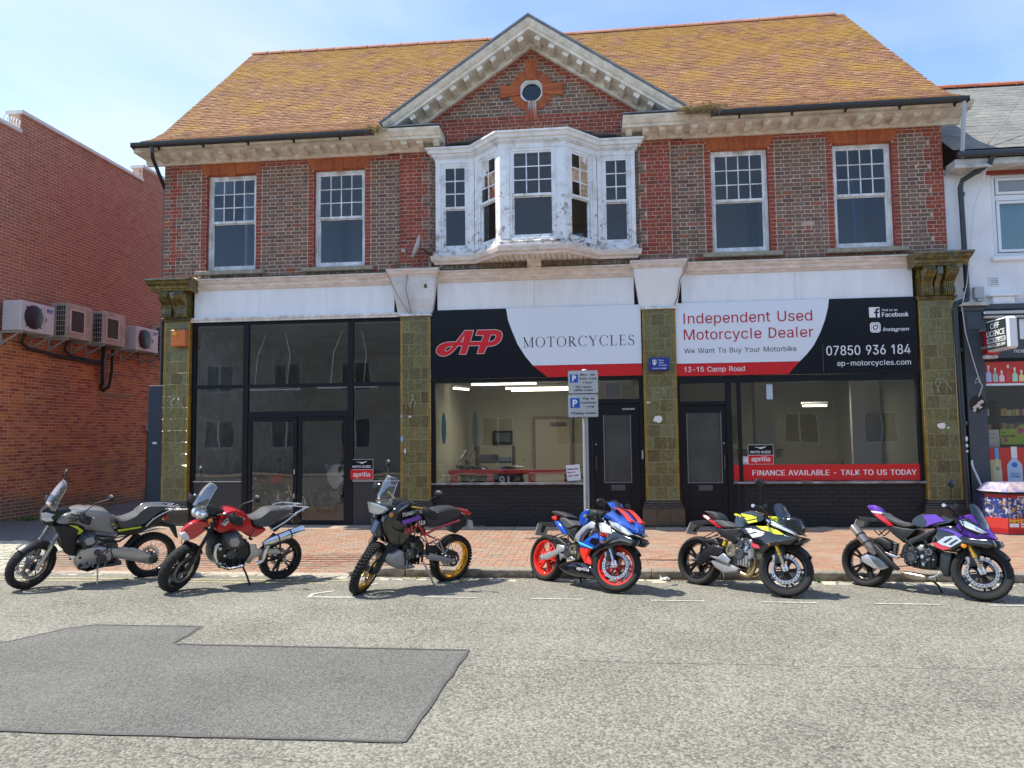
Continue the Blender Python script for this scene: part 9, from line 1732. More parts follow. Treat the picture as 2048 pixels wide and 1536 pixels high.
# ================================================================== motorcycles
random.seed(51)
BM = {}
def bm_(n):
 if n in BM: return BM[n]
 P_ = dict(
  carbon=((.011, .012, .014), .38, 0, .15), satin_black=((.009, .010, .012), .5, 0, 0), gloss_black=((.007, .008, .011), .12, 0, .8), grey_body=((.26, .255, .245), .3, .1, .6),
  acid=((.62, .70, .02), .35, 0, .3), seat_grey=((.075, .078, .082), .7, 0, 0), seat_black=((.028, .03, .034), .6, 0, 0), alloy=((.48, .49, .50), .32, .75, 0), alloy_matt=((.36, .36, .36), .5, .5, 0),
  dark_alloy=((.10, .105, .11), .38, .7, 0), black_metal=((.022, .023, .026), .35, .4, .2), blue_black=((.025, .045, .075), .25, .3, .6), steel=((.55, .57, .60), .25, .9, 0), chrome=((.75, .76, .78), .12, 1, 0),
  steel_brown=((.42, .36, .30), .28, .9, 0), steel_gold=((.52, .38, .20), .25, .9, 0), titanium=((.45, .39, .33), .3, .85, 0), red_body=((.52, .008, .014), .18, .05, .9), white_body=((.72, .73, .74), .25, 0, .6),
  navy_body=((.012, .022, .05), .18, 0, .8), purple_body=((.13, .03, .42), .2, .25, .9), blue_body=((.008, .09, .52), .2, .2, .9), coral_body=((.78, .035, .018), .25, 0, .6), cyan_body=((.10, .50, .72), .2, 0, .6),
  silver_body=((.60, .62, .65), .28, .6, .4), yellow_body=((.72, .74, .02), .25, 0, .7), gold_alloy=((.36, .31, .22), .35, .8, 0), yellow_shock=((.7, .5, .03), .3, 0, 0), plate_grey=((.38, .38, .36), .5, 0, 0),
  gold_fork=((.72, .42, .06), .22, .8, 0), silver_fork=((.40, .46, .55), .2, .9, 0), tyre=((.016, .016, .016), .85, 0, 0), rubber=((.015, .015, .016), .7, 0, 0), black_rim=((.012, .012, .014), .25, .3, .6), coral_rim=((.78, .03, .015), .25, 0, .7),
  gold_rim=((.62, .33, .03), .25, .8, .3), disc_steel=((.58, .57, .54), .3, .9, 0), red_lens=((.55, .01, .015), .12, 0, .6), amber=((.72, .24, .02), .15, 0, .5), lens=((.62, .66, .70), .06, .6, 1.), mirror_glass=((.7, .74, .78), .04, 1, 0), gold_bar=((.62, .42, .08), .3, .8, 0))
 if n == 'clear': BM[n] = glassmat('screen_clear', (.80, .86, .90), .22)
 elif n == 'smoke': BM[n] = glassmat('screen_smoke', (.16, .18, .21), .14)
 else:
  c, r, me, co = P_[n]; BM[n] = mat('bike_' + n, c, r, me, co, var=.12 if n in ('tyre', 'seat_grey', 'seat_black') else 0, vscale=25)
 return BM[n]
def poly_area(P_): return sum(P_[i][0] * P_[(i + 1) % len(P_)][1] - P_[(i + 1) % len(P_)][0] * P_[i][1] for i in range(len(P_))) / 2
def smooth_poly(P_, it=2):
 for _ in range(it):
  Q = []
  for i in range(len(P_)):
   a, b = P_[i], P_[(i + 1) % len(P_)]
   Q += [(a[0] * .78 + b[0] * .22, a[1] * .78 + b[1] * .22), (a[0] * .22 + b[0] * .78, a[1] * .22 + b[1] * .78)]
  P_ = Q
 return P_
def inset(P_, d):
 n = len(P_); out = []
 for i in range(n):
  a, b, c = P_[i - 1], P_[i], P_[(i + 1) % n]
  e1 = Vector((b[0] - a[0], b[1] - a[1])); e2 = Vector((c[0] - b[0], c[1] - b[1]))
  l1, l2 = e1.length or 1, e2.length or 1; e1 /= l1; e2 /= l2
  n1, n2 = Vector((-e1.y, e1.x)), Vector((-e2.y, e2.x)); m = n1 + n2
  if m.length < .2: m = n1
  m.normalize(); k = d / max(.5, m.dot(n1)); k = min(k, min(l1, l2) * .45 + .004)
  out.append((b[0] + m.x * k, b[1] + m.y * k))
 return out
def slab(mb, P_, ya, yb, b, taper=None):
 """pillowed plate with outline P_ (u,w) between ya and yb"""
 if poly_area(P_) < 0: P_ = P_[::-1]
 n = len(P_); mid, h = (ya + yb) / 2, abs(yb - ya) / 2; b = min(b, h * .98)
 rings = []
 K = 3 if b > .008 else 1
 for k in range(K + 1):
  a = math.pi / 2 * k / K
  rings.append((inset(P_, b * (1 - math.cos(a)) * (.9 if k else 0)), h - b + b * math.sin(a)))
 seq = [(r, -y) for r, y in rings[::-1]] + [(r, y) for r, y in rings]
 f0 = lambda u, w, y: mid + y
 V_ = []
 us = [p[0] for p in P_]; u0, u1 = min(us), max(us)
 for r, y in seq:
  for u, w in r:
   t = 1.
   if taper: t = taper[0] + (taper[1] - taper[0]) * (u - u0) / max(1e-6, u1 - u0)
   V_.append((u, mid + y * t, w))
 F_ = []
 for i in range(len(seq) - 1):
  for j in range(n): F_.append((i * n + j, i * n + (j + 1) % n, (i + 1) * n + (j + 1) % n, (i + 1) * n + j))
 F_.append(tuple(range(n))); F_.append(tuple((len(seq) - 1) * n + j for j in range(n)))
 mb.add(V_, F_)
def wheel(root, nm, c, R, Wd, cast, rimm, S_, discs, knob, spokec='steel', clutch=False):
 u, w = c; T0 = Matrix.Translation((u, 0, w)); M = S_ @ T0
 def put(n, mt, m, par, sm=True): m.xf(M); return m.build(n, bm_(mt), par, sm, 40)
 rr = R * (.74 if cast else .80)
 m = MB(); pr = [(rr, -Wd * .36), (R * .87, -Wd * .49), (R * .94, -Wd * .46), (R * .978, -Wd * .30), (R * .995, -Wd * .14), (R, 0)]; pr = pr + [(r, -y) for r, y in pr[-2::-1]]
 m.lathe(pr + [(rr - .01, Wd * .2), (rr - .01, -Wd * .2)], (0, 0, 0), 'y', 56, closed=True)
 root_w = put(nm, 'tyre', m, root)
 if knob:
  m = MB(); nk = 46
  for k in range(nk):
   a = 2 * math.pi * k / nk
   for j, (y, ww, hh) in enumerate(((-.30, .13, .010), (0, .20, .012), (.30, .13, .010))):
    aa = a + (math.pi / nk if j == 1 else 0); q = MB(); q.box(-R * .048, R * .048, (y - ww) * Wd, (y + ww) * Wd, R * (.965 if j != 1 else .985), R * (.965 if j != 1 else .985) + hh * (2. if j == 1 else 2.4), .003)
    q.xf(Matrix.Rotation(aa, 4, 'Y')); m.add(q.v, q.f)
  t_ = put('tread_blocks', 'tyre', m, root_w, False); t_['kind'] = 'stuff'
 else:
  m = MB(); nk = 26
  for k in range(nk):
   for s_ in (-1, 1):
    a = 2 * math.pi * (k + (.25 if s_ > 0 else 0)) / nk; pts = []
    for t in range(4):
     y = s_ * Wd * (.06 + .34 * t / 3); aa = a + .10 * t / 3; r_ = R * (1.0 - .02 * (t / 3) ** 2) + .0004 - (.004 if t == 3 else 0); pts.append((r_ * math.cos(aa), y, r_ * math.sin(aa)))
    m.tube(pts, .0022, 3, False)
  t_ = put('tread_grooves', 'rubber', m, root_w, False); t_['kind'] = 'stuff'
 m = MB(); m.lathe([(rr + .004, -Wd * .38), (rr - .012, -Wd * .36), (rr - .026, -Wd * .20), (rr - .030, 0), (rr - .026, Wd * .20), (rr - .012, Wd * .36), (rr + .004, Wd * .38), (rr - .004, Wd * .30), (rr - .014, 0), (rr - .004, -Wd * .30)], (0, 0, 0), 'y', 56, closed=True)
 rim = put('rim', rimm, m, root_w)
 m = MB(); m.lathe([(.001, -.075), (.02, -.075), (.022, -.05), (.045, -.045), (.04, -.01), (.04, .01), (.045, .045), (.022, .05), (.02, .075), (.001, .075)], (0, 0, 0), 'y', 24); put('hub', rimm if cast else 'black_metal', m, root_w)
 if cast:
  for k in range(5 if cast == 5 else 6):
   a = 2 * math.pi * k / (5 if cast == 5 else 6); m = MB()
   for s_ in (-1, 1):
    da = s_ * .17; p0 = (.035, 0); p1 = (rr * .45, s_ * .012); p2 = ((rr - .02) * math.cos(da), (rr - .02) * math.sin(da))
    for (x0, y0), (x1, y1), w0, w1 in ((p0, p1, .016, .011), (p1, p2, .011, .010)):
     d = Vector((x1 - x0, y1 - y0)); L_ = d.length; d.normalize(); nn = Vector((-d.y, d.x))
     vs = []
     for (x, y, hw, t_) in ((x0, y0, w0, .020), (x1, y1, w1, .017)):
      for yy in (-t_, t_):
       for sg_ in (-1, 1): vs.append((x + nn.x * hw * sg_, yy, y + nn.y * hw * sg_))
     m.add(vs, [(0, 1, 3, 2), (4, 6, 7, 5), (0, 4, 5, 1), (2, 3, 7, 6), (0, 2, 6, 4), (1, 5, 7, 3)])
   m.xf(Matrix.Rotation(a, 4, 'Y')); put('spoke', rimm, m, root_w, False)
 else:
  m = MB(); ns = 32
  for k in range(ns):
   a = 2 * math.pi * k / ns; s_ = 1 if k % 2 else -1; da = .35 * (1 if (k // 2) % 2 else -1)
   m.tube([(.04 * math.cos(a + da), s_ * .04, .04 * math.sin(a + da)), ((rr - .022) * math.cos(a), s_ * .012, (rr - .022) * math.sin(a))], .0022, 4, False)
  t_ = put('spokes', spokec, m, root_w, False); t_['kind'] = 'stuff'
 for y, rd in discs:
  m = MB(); na = 72
  radii = (rd, rd - .008, rd - .022, rd - .032); v = []
  for k in range(na):
   a = 2 * math.pi * k / na
   for q, r_ in enumerate(radii):
    r2 = r_ + (.003 * math.cos(a * 18) if q == 0 else 0)
    v.append((r2 * math.cos(a), y - .0025, r2 * math.sin(a))); v.append((r2 * math.cos(a), y + .0025, r2 * math.sin(a)))
  f = [];
  for k in range(na):
   j = (k + 1) % na
   for q in range(3):
    if q == 1 and k % 3 == 0: continue
    for o in (0, 1): f.append((k * 8 + q * 2 + o, j * 8 + q * 2 + o, j * 8 + q * 2 + 2 + o, k * 8 + q * 2 + 2 + o))
   for q in (0, 3): f.append((k * 8 + q * 2, j * 8 + q * 2, j * 8 + q * 2 + 1, k * 8 + q * 2 + 1))
  m.add(v, f); dsc = put('brake_disc', 'disc_steel', m, root_w, False)
  m = MB()
  for k in range(6):
   a = 2 * math.pi * k / 6; m.tube([(.03 * math.cos(a), y * .9, .03 * math.sin(a)), ((rd - .034) * math.cos(a + .2), y, (rd - .034) * math.sin(a + .2))], .007, 4)
  m.lathe([(rd - .034, y - .003), (rd - .044, y - .003), (rd - .044, y + .003), (rd - .034, y + .003)], (0, 0, 0), 'y', 36, closed=True)
  put('disc_carrier', 'black_metal', m, root_w, False)
 return root_w
def motorcycle(key, label, group=None, M=None, recolor=None, skip=(), name='motorcycle'):
 B = BIKES[key]; rc = recolor or {}; mm = lambda n: bm_(rc.get(n, n))
 x, l, u, o = (Vector(v) for v in B['M'])
 root = thing(name, label, 'motorcycle', (0, 0, 0), group)
 root.matrix_world = M if M is not None else Matrix(((x.x, l.x, u.x, o.x), (x.y, l.y, u.y, o.y), (x.z, l.z, u.z, o.z), (0, 0, 0, 1)))
 sd = B['side']; rk = rad(B['rake']); ax = Vector((-math.sin(rk), 0, math.cos(rk)))
 (fu, fw), fR, fW = B['f']; (ru, rw), rR, rW = B['r']
 A = Vector((fu - .035, 0, fw)); S_ = Matrix.Translation(A) @ Matrix.Rotation(rad(B['steer']), 4, ax) @ Matrix.Translation(-A); I4 = Matrix()
 cast = B.get('cast'); rim = B.get('rim') or {'grey': 'black_rim', 'red': 'black_rim', 'black': 'gold_rim'}.get(key)
 adv = not cast
 fw2 = max(fw, fR - .01) if not adv else max(fw, fR * .93)
 fc = (fu, fR - .004); rcn = (ru, rR - .004)
 wheel(root, 'rear_wheel', rcn, rR, rW, 5 if (cast or key == 'red') else 0, rc.get(rim, rim), I4, [(-.06 * sd if adv else .055, .115), ] if True else [], adv and key != 'red')
 wheel(root, 'front_wheel', fc, fR, fW, 5 if (cast or key == 'red') else 0, rc.get(rim, rim), S_, [(-.062, .155), (.062, .155)], key == 'black')
 def P(n, mt, m, sm=True, par=None, ang=38): return m.build(n, mm(mt), par or root, sm, ang)
 # fork
 hu, hw = B['head']; flen = max(.45, (hw - .03 - fc[1]) / math.cos(rk)); col = B.get('fork')
 for s_ in (-1, 1):
  y = s_ * .10; p = lambda t: (fc[0] + ax.x * t, y, fc[1] + ax.z * t)
  if col:
   m = MB(); m.tube([p(.15), p(flen)], .027, 14); m.xf(S_); P('fork_tube', col, m)
   m = MB(); m.tube([p(.02), p(.16)], .021, 12); m.xf(S_); P('fork_slider', 'silver_fork' if col == 'silver_fork' else 'gold_alloy', m)
   m = MB(); m.box(-.028, .034, -.014, .014, -.032, .05, .008); m.xf(S_ @ Matrix.Translation((fc[0], y, fc[1])) @ Matrix.Rotation(-rk, 4, 'Y')); P('axle_clamp', 'silver_body', m)
  elif key == 'black':
   m = MB(); m.tube([p(.30), p(flen)], .026, 12); m.xf(S_); P('fork_tube', 'gold_fork', m)
   m = MB(); q = [(-.035, .0), (.045, .0), (.050, .20), (.035, .40), (-.03, .40), (-.04, .15)]; slab(m, [(a, b) for a, b in q], -.028, .028, .02)
   m.xf(S_ @ Matrix.Translation((fc[0] + .01, y, fc[1] - .02)) @ Matrix.Rotation(-rk, 4, 'Y')); P('fork_guard', 'satin_black', m)
  else:
   c1 = 'steel' if key == 'grey' else 'black_metal'
   m = MB(); m.tube([p(.0), p(.30)], .026, 12); m.xf(S_); P('fork_slider', c1, m)
   m = MB(); m.tube([p(.28), p(flen)], .021, 12); m.xf(S_); P('fork_tube', 'alloy_matt' if key == 'grey' else 'satin_black', m)
  m = MB(); m.box(-.035, .04, -.022, .022, -.045, .045, .012); m.xf(S_ @ Matrix.Translation((fc[0] - .105, s_ * .075, fc[1] + .105)) @ Matrix.Rotation(-rk, 4, 'Y')); cal = P('brake_caliper', 'alloy' if cast else 'dark_alloy', m, False)
  m = MB(); m.lathe([(.001, .0), (.014, .0), (.014, .012), (.001, .012)], (0, 0, 0), 'y', 8); m.xf(S_ @ Matrix.Translation((fc[0], s_ * .122 - (.012 if s_ < 0 else 0), fc[1]))); P('axle_nut', 'steel', m)
 for t, h in ((flen * .80, .03), (flen * .985, .025)):
  m = MB(); m.box(-.04, .04, -.135, .135, -h / 2, h / 2, .01); m.xf(S_ @ Matrix.Translation((fc[0] + ax.x * t, 0, fc[1] + ax.z * t)) @ Matrix.Rotation(-rk, 4, 'Y')); P('fork_yoke', 'black_metal', m, False)
 # brake hose
 for s_ in (-1, 1):
  m = MB(); m.tube([(fc[0] - .10, s_ * .08, fc[1] + .15), (fc[0] - .06, s_ * .13, fc[1] + .28), (fc[0] - .22, s_ * .11, fc[1] + .42), (fc[0] - .26, s_ * .06, fc[1] + .55)], .005, 5); m.xf(S_); P('brake_hose', 'rubber', m)
 # mudguard close over the front wheel
 if key not in ('red', 'black') or True:
  Rg = fR + .022; hw2 = fW * .62; a0, a1 = (52, 150) if adv else (35, 128)
  if key in ('red', 'black'): a0, a1 = 96, 150
  m = MB(); prf = [(Rg - .05, -hw2), (Rg - .012, -hw2 * .96), (Rg, -hw2 * .6), (Rg + .004, 0), (Rg, hw2 * .6), (Rg - .012, hw2 * .96), (Rg - .05, hw2), (Rg - .016, hw2 * .9), (Rg - .004, 0), (Rg - .016, -hw2 * .9)]
  m.lathe(prf, (fc[0], 0, fc[1]), 'y', 22, a0, a1, closed=True)
  if adv is False:
   for s_ in (-1, 1):
    q = [(-.02, .04), (.06, .05), (.075, .20), (.055, .30), (-.015, .30), (-.03, .2)]; slab(m, [(fc[0] + a - .09, fc[1] + b) for a, b in q], s_ * .075, s_ * .11, .012)
  m.xf(S_); P('front_mudguard', 'carbon' if key != 'red' else 'satin_black', m)
 # body
 for nm, mt, pts, ya, yb, b, fl in B['slabs']:
  if nm in skip: continue
  pts = [tuple(p) for p in pts]
  if 's' in fl: pts = smooth_poly(pts, 2)
  elif b >= .03: pts = smooth_poly(pts, 1)
  tp = None
  if nm in ('nose_fairing', 'headlight', 'front_beak', 'nose_flash', 'nose_inset', 'nose_stripe', 'instrument_cowl', 'beak_tip'): tp = (1.0, .45)
  if nm in ('fuel_tank', 'seat', 'pillion_seat', 'rear_hump', 'subframe_cover', 'tail_light_panel'): tp = (.72, 1.05)
  if 'c' in fl: m = MB(); slab(m, pts, -yb, yb, b, tp); P(nm, mt, m)
  elif 'm' in fl:
   for s_ in (-1, 1): m = MB(); slab(m, pts, s_ * ya, s_ * yb, b); P(nm, mt, m)
  else: m = MB(); slab(m, pts, sd * ya, sd * yb, b); P(nm, mt, m)
 for nm, mt, pts, y, r, fl in B['tubes']:
  for s_ in ((-1, 1) if 'm' in fl else ((sd if y > 0 else -sd) ,)):
   yy = abs(y) * s_ if not (fl == '1' and y < 0) else y
   if nm == 'side_stand': yy = .12
   P3 = [(p[0], yy, p[1]) for p in pts]
   if nm == 'side_stand':
    P3 = [(p[0], .10 + .12 * i / (len(pts) - 1), max(p[1], .015)) for i, p in enumerate(pts)]
    P3[-1] = (P3[-1][0], .22, -.012 if key in ('grey', 'red', 'black') else -.02)
   if len(P3) > 2 and 'header' in nm or nm in ('rack_rail', 'grab_rail', 'exhaust_link', 'water_hose'):
    Q = []
    for i in range(len(P3) - 1):
     a_, b_, c_, d_ = (Vector(P3[max(i - 1, 0)]), Vector(P3[i]), Vector(P3[i + 1]), Vector(P3[min(i + 2, len(P3) - 1)]))
     for k in range(4):
      t = k / 4; Q.append(.5 * ((2 * b_) + (c_ - a_) * t + (2 * a_ - 5 * b_ + 4 * c_ - d_) * t * t + (3 * b_ - a_ - 3 * c_ + d_) * t ** 3))
    P3 = Q + [Vector(P3[-1])]
   m = MB(); m.tube(P3, r, 10)
   if nm == 'side_stand': e = P3[-1]; m.box(e[0] - .03, e[0] + .03, e[1] - .02, e[1] + .03, e[2] - .004, e[2] + .008)
   if nm == 'shock_absorber':
    a_, b_ = Vector(P3[0]), Vector(P3[-1]); Q = []
    for k in range(60): t = k / 59; c_ = a_.lerp(b_, t); an = k * 2 * math.pi / 9; Q.append(c_ + Vector((math.cos(an) * r * 1.25, math.sin(an) * r * 1.25, 0)))
    sp = MB(); sp.tube(Q, .005, 5); P('coil_spring', 'black_metal' if mt != 'yellow_shock' else 'yellow_shock', sp)
   P(nm, mt, m)
 for nm, mt, c, r, y0, y1 in B['discs']:
  for s_ in (sd,) if nm != 'cylinder_cap' else (1,):
   a_, b_ = s_ * y0, s_ * y1
   m = MB(); m.lathe([(r, a_), (r, a_ + (b_ - a_) * .6), (r * .9, b_), (r * .55, b_), (r * .5, b_ - (b_ - a_) * .3), (.001, b_ - (b_ - a_) * .25)], (c[0], 0, c[1]), 'y', 24); d_ = P(nm, mt, m)
   m = MB()
   for k in range(8): an = k * math.pi / 4; m.lathe([(.001, b_ * .985 + .002 * s_), (.006, b_ * .985 + .002 * s_), (.006, a_)], (c[0] + r * .93 * math.cos(an), 0, c[1] + r * .93 * math.sin(an)), 'y', 6)
   m.build('cover_bolts', mm('steel'), d_)['kind'] = 'stuff'
 # engine fins and small hardware around the engine
 eng = [s for s in B['slabs'] if s[0] == 'engine'][0]; xs_ = [p[0] for p in eng[2]]; zs_ = [p[1] for p in eng[2]]; eu0, eu1, ew0, ew1 = min(xs_), max(xs_), min(zs_), max(zs_)
 rnd = random.Random(key)
 for s_ in (-1, 1):
  for k in range(9):
   uu = rnd.uniform(eu0 + .03, eu1 - .03); ww = rnd.uniform(ew0 + .05, ew1 - .03); r = rnd.uniform(.010, .026)
   m = MB(); m.lathe([(r, s_ * .11), (r, s_ * .158), (r * .6, s_ * .166), (.001, s_ * .166)], (uu, 0, ww), 'y', 10); P('engine_boss', ('steel', 'dark_alloy', 'black_metal', 'alloy')[k % 4], m)
  for k in range(4):
   uu = rnd.uniform(eu0 + .05, eu1 - .08); ww = rnd.uniform(ew0 + .1, ew1)
   m = MB(); m.tube([(uu, s_ * .14, ww), (uu + rnd.uniform(-.08, .08), s_ * .165, ww + .06), (uu + rnd.uniform(-.14, .02), s_ * .14, ww + .15)], .006, 6); P('engine_hose', 'rubber', m)
 for k in range(6):
  m = MB(); ww = ew1 - .02 - k * .016; m.box(eu0 + (eu1 - eu0) * .42, eu1 - .02, -.148, .148, ww - .003, ww + .003, .001); P('cooling_fin', 'dark_alloy' if eng[1] != 'black_metal' else 'black_metal', m, False)
 # finned cylinders, round covers, cables
 for nm, mt, pts, ya, yb, b, fl in B['slabs']:
  if nm == 'cylinder_head':
   cx, cz = sum(p[0] for p in pts) / len(pts), sum(p[1] for p in pts) / len(pts)
   for s_ in (-1, 1):
    for k in range(6):
     y = ya + (yb - ya) * (k - 1.2) / 6; m = MB(); slab(m, [(cx + (p[0] - cx) * 1.12, cz + (p[1] - cz) * 1.10) for p in pts], s_ * y, s_ * (y + .006), .001); P('cooling_fin', 'dark_alloy', m, False)
    m = MB(); slab(m, [(cx + (p[0] - cx) * .6, cz + (p[1] - cz) * .6) for p in pts], s_ * (yb - .004), s_ * (yb + .014), .008); P('rocker_cover', 'alloy_matt', m)
 ec = {'grey': (.30, .42), 'red': (.55, .35), 'black': (.70, .60)}.get(key, (.25, .30))
 for s_ in (-1, 1):
  for k, r in ((0, .062), (1, .040)):
   uu = eu0 + (eu1 - eu0) * ec[k]; ww = ew0 + (ew1 - ew0) * (.42, .72)[k]
   m = MB(); m.lathe([(r, s_ * .10), (r, s_ * .160), (r * .88, s_ * .168), (r * .5, s_ * .168), (r * .45, s_ * .162), (.001, s_ * .162)], (uu, 0, ww), 'y', 20); P('engine_cover', 'dark_alloy' if eng[1] != 'dark_alloy' else 'black_metal', m)
  for k in range(5):
   uu = eu0 + (eu1 - eu0) * (.2 + .15 * k); m = MB(); m.box(uu - .004, uu + .004, s_ * .12, s_ * .156, ew0 + .02, ew0 + .10, .001); P('crankcase_rib', eng[1], m, False)
  g0 = S_ @ Vector((fc[0] + ax.x * flen - .05, s_ * .22, fc[1] + ax.z * flen + .05))
  for k in range(3):
   m = MB(); e = Vector((hu - .02 * k, s_ * .05, hw - .10 - .04 * k)); m.tube([g0, g0.lerp(e, .3) + Vector((.10, 0, .03 - .04 * k)), g0.lerp(e, .75) + Vector((.09, 0, -.02)), e], .0045, 5); P('control_cable', 'rubber', m)
 if key in ('black', 'blue', 'yel', 'pur'):
  for dz in (.083, -.083):
   m = MB(); m.tube([(rcn[0], .061, rcn[1] + dz), (eu0 + .05, .061, rcn[1] + .05 + dz * .45)], .006, 5); P('drive_chain', 'dark_alloy', m)
 # rear spindle
 m = MB(); m.tube([(rcn[0], -.14, rcn[1]), (rcn[0], .14, rcn[1])], .016, 10); P('rear_axle', 'steel', m)
 if key != 'grey' and key != 'red':
  m = MB(); m.lathe([(.085, .058), (.085, .064), (.05, .064), (.05, .058)], (rcn[0], 0, rcn[1]), 'y', 30, closed=True); P('sprocket', 'dark_alloy', m)
 # windscreen
 sc = [tuple(p) for p in B['screen']]; z0, z1 = min(p[1] for p in sc), max(p[1] for p in sc)
 def span(z):
  xs2 = []
  for i in range(len(sc)):
   (a, b), (c, d) = sc[i], sc[(i + 1) % len(sc)]
   if (b - z) * (d - z) <= 0 and b != d: xs2.append(a + (c - a) * (z - b) / (d - b))
  return (min(xs2), max(xs2)) if xs2 else None
 if 'windscreen' not in skip:
  rows, cols = 9, 11; m = MB(); bw = .145 if adv else .12
  for i in range(rows):
   z = z0 + (z1 - z0) * (.02 + .96 * i / (rows - 1)); a, b = span(z); hwid = bw * (1 - .35 * (i / (rows - 1)) ** 2.2); dep = min(b - a, .16) * .62
   for j in range(cols):
    t = -1 + 2 * j / (cols - 1); m.v.append((b - .012 - dep * t * t, hwid * t, z - .02 * abs(t) ** 3 * (1 if i == rows - 1 else 0)))
  for i in range(rows - 1):
   for j in range(cols - 1): m.f.append((i * cols + j, i * cols + j + 1, (i + 1) * cols + j + 1, (i + 1) * cols + j)); m.m.append(0)
  top = [m.v[(rows - 1) * cols + j] for j in range(cols)]; edge = [m.v[i * cols] for i in range(rows)] + top[1:-1] + [m.v[i * cols + cols - 1] for i in range(rows - 1, -1, -1)]
  ws = P('windscreen', B['screen_mat'], m, True, None, 80); m = MB(); m.tube(edge, .003, 5); m.build('screen_edge', mm('carbon' if B['screen_mat'] == 'smoke' else 'alloy_matt'), ws)
 # bars
 hb, rise = B['bars']; bu, bw_ = fc[0] + ax.x * flen, fc[1] + ax.z * flen + .02
 if hb > .27: pth = [(bu - .12, hb + .06, bw_ + rise + .045), (bu - .07, hb - .04, bw_ + rise + .055), (bu - .01, .13, bw_ + rise + .03), (bu, .05, bw_ + .015)]
 else: pth = [(bu - .14, hb + .06, bw_ + rise), (bu - .07, hb - .04, bw_ + rise + .01), (bu - .01, .12, bw_ + rise + .02), (bu, .10, bw_ - .03)]
 m = MB(); P3 = pth + [(a, -b, c) for a, b, c in pth[::-1]]; m.tube(P3, .011, 8); m.xf(S_); P('handlebar', 'gold_bar' if key == 'black' else 'black_metal', m)
 for s_ in (-1, 1):
  g0, g1 = Vector((pth[0][0], s_ * pth[0][1], pth[0][2])), Vector((pth[1][0], s_ * pth[1][1], pth[1][2]))
  m = MB(); m.tube([g0, g0.lerp(g1, .85)], .017, 10); m.xf(S_); P('grip', 'rubber', m)
  m = MB(); m.tube([g0 + (g0 - g1).normalized() * .001, g0 + (g0 - g1).normalized() * .022], .019, 10); m.xf(S_); P('bar_end', 'alloy', m)
  m = MB(); m.tube([g1 + Vector((.02, 0, 0)), g1 + Vector((.055, s_ * .02, -.01)), g0 + Vector((.055, -s_ * .02, -.015))], .006, 6); m.xf(S_); P('brake_lever' if s_ < 0 else 'clutch_lever', 'black_metal', m)
  m = MB(); m.box(-.025, .03, -.03, .03, -.022, .022, .008); m.xf(S_ @ Matrix.Translation(g1 + Vector((.0, -s_ * .02, .0)))); P('switch_gear', 'satin_black', m, False)
  m = MB(); m.lathe([(.001, .02), (.022, .02), (.022, -.015), (.001, -.015)], (g1.x + .05, s_ * (hb - .10), g1.z + .04), 'z', 12)
  if s_ < 0: m.xf(S_); P('fluid_reservoir', 'black_metal', m)
  if B.get('guards'):
   gm = MB(); c_ = g0.lerp(g1, .45) + Vector((.06, 0, -.012))
   prf = [(-.05, -.045), (.03, -.055), (.045, -.03), (.045, .03), (.02, .05), (-.06, .045)]
   q = MB(); q.lathe([(.085, -.05), (.095, -.03), (.098, 0), (.095, .03), (.085, .05), (.080, .03), (.088, 0), (.080, -.03)], (0, 0, 0), 'z', 14, -70, 70, closed=True)
   q.xf(Matrix.Translation(c_ + Vector((-.05, -s_ * .0, 0))) @ Matrix.Diagonal((.85, 1.15, 1, 1))); gm.add(q.v, q.f); gm.xf(S_); P('hand_guard', 'satin_black', gm)
 # mirrors, placed on stalks from the bars (or the fairing)
 mr = B['mirror']
 for k, s_ in (('l', 1), ('r', -1)):
  if k in mr: c_ = Vector((mr[k][0], s_ * .36, mr[k][1]))
  else: continue
  g1 = S_ @ Vector((pth[1][0], s_ * (pth[1][1] - .03), pth[1][2]))
  base = g1 if key != 'blue' else Vector((hu + .18, s_ * .10, hw + .02))
  m = MB(); mid_ = base.lerp(c_, .45) + Vector((0, s_ * -.01, .04)); m.tube([base, mid_, c_ + (base - c_).normalized() * .03], .0065, 7); P('mirror_stalk', 'satin_black', m)
  m = MB(); m.lathe([(.001, -.026), (.035, -.022), (.052, -.008), (.055, .0), (.050, .004), (.001, .004)], (0, 0, 0), 'y', 20)
  m.xf(Matrix.Translation(c_) @ Matrix.Rotation(rad(90 + 12 * s_), 4, 'Z') @ Matrix.Diagonal((1.25, 1, .82, 1))); mh = P('mirror', 'satin_black', m)
  m = MB(); m.lathe([(.001, .0055), (.046, .0055)], (0, 0, 0), 'y', 20); m.xf(Matrix.Translation(c_) @ Matrix.Rotation(rad(90 + 12 * s_), 4, 'Z') @ Matrix.Diagonal((1.25, 1, .82, 1))); m.build('mirror_face', mm('mirror_glass'), mh)
 if 'silencer' in B:
  a_, b_, r, y, mt = B['silencer']; a_, b_ = Vector((a_[0], sd * y, a_[1])), Vector((b_[0], sd * y, b_[1])); d = (b_ - a_).normalized()
  q = d.to_track_quat('Z', 'Y').to_matrix().to_4x4(); L_ = (b_ - a_).length
  m = MB(); oval = Matrix.Diagonal((1, 1, 1, 1)) if mt == 'chrome' else Matrix.Diagonal((1.15, .8, 1, 1))
  m.lathe([(.025, -.06), (r * .8, .0), (r, .03), (r, L_ - .02), (r * .94, L_), (r * .6, L_ + .002), (r * .5, L_ - .03), (.001, L_ - .03)], (0, 0, 0), 'z', 22); m.xf(Matrix.Translation(a_) @ q @ oval); sl = P('silencer', mt, m)
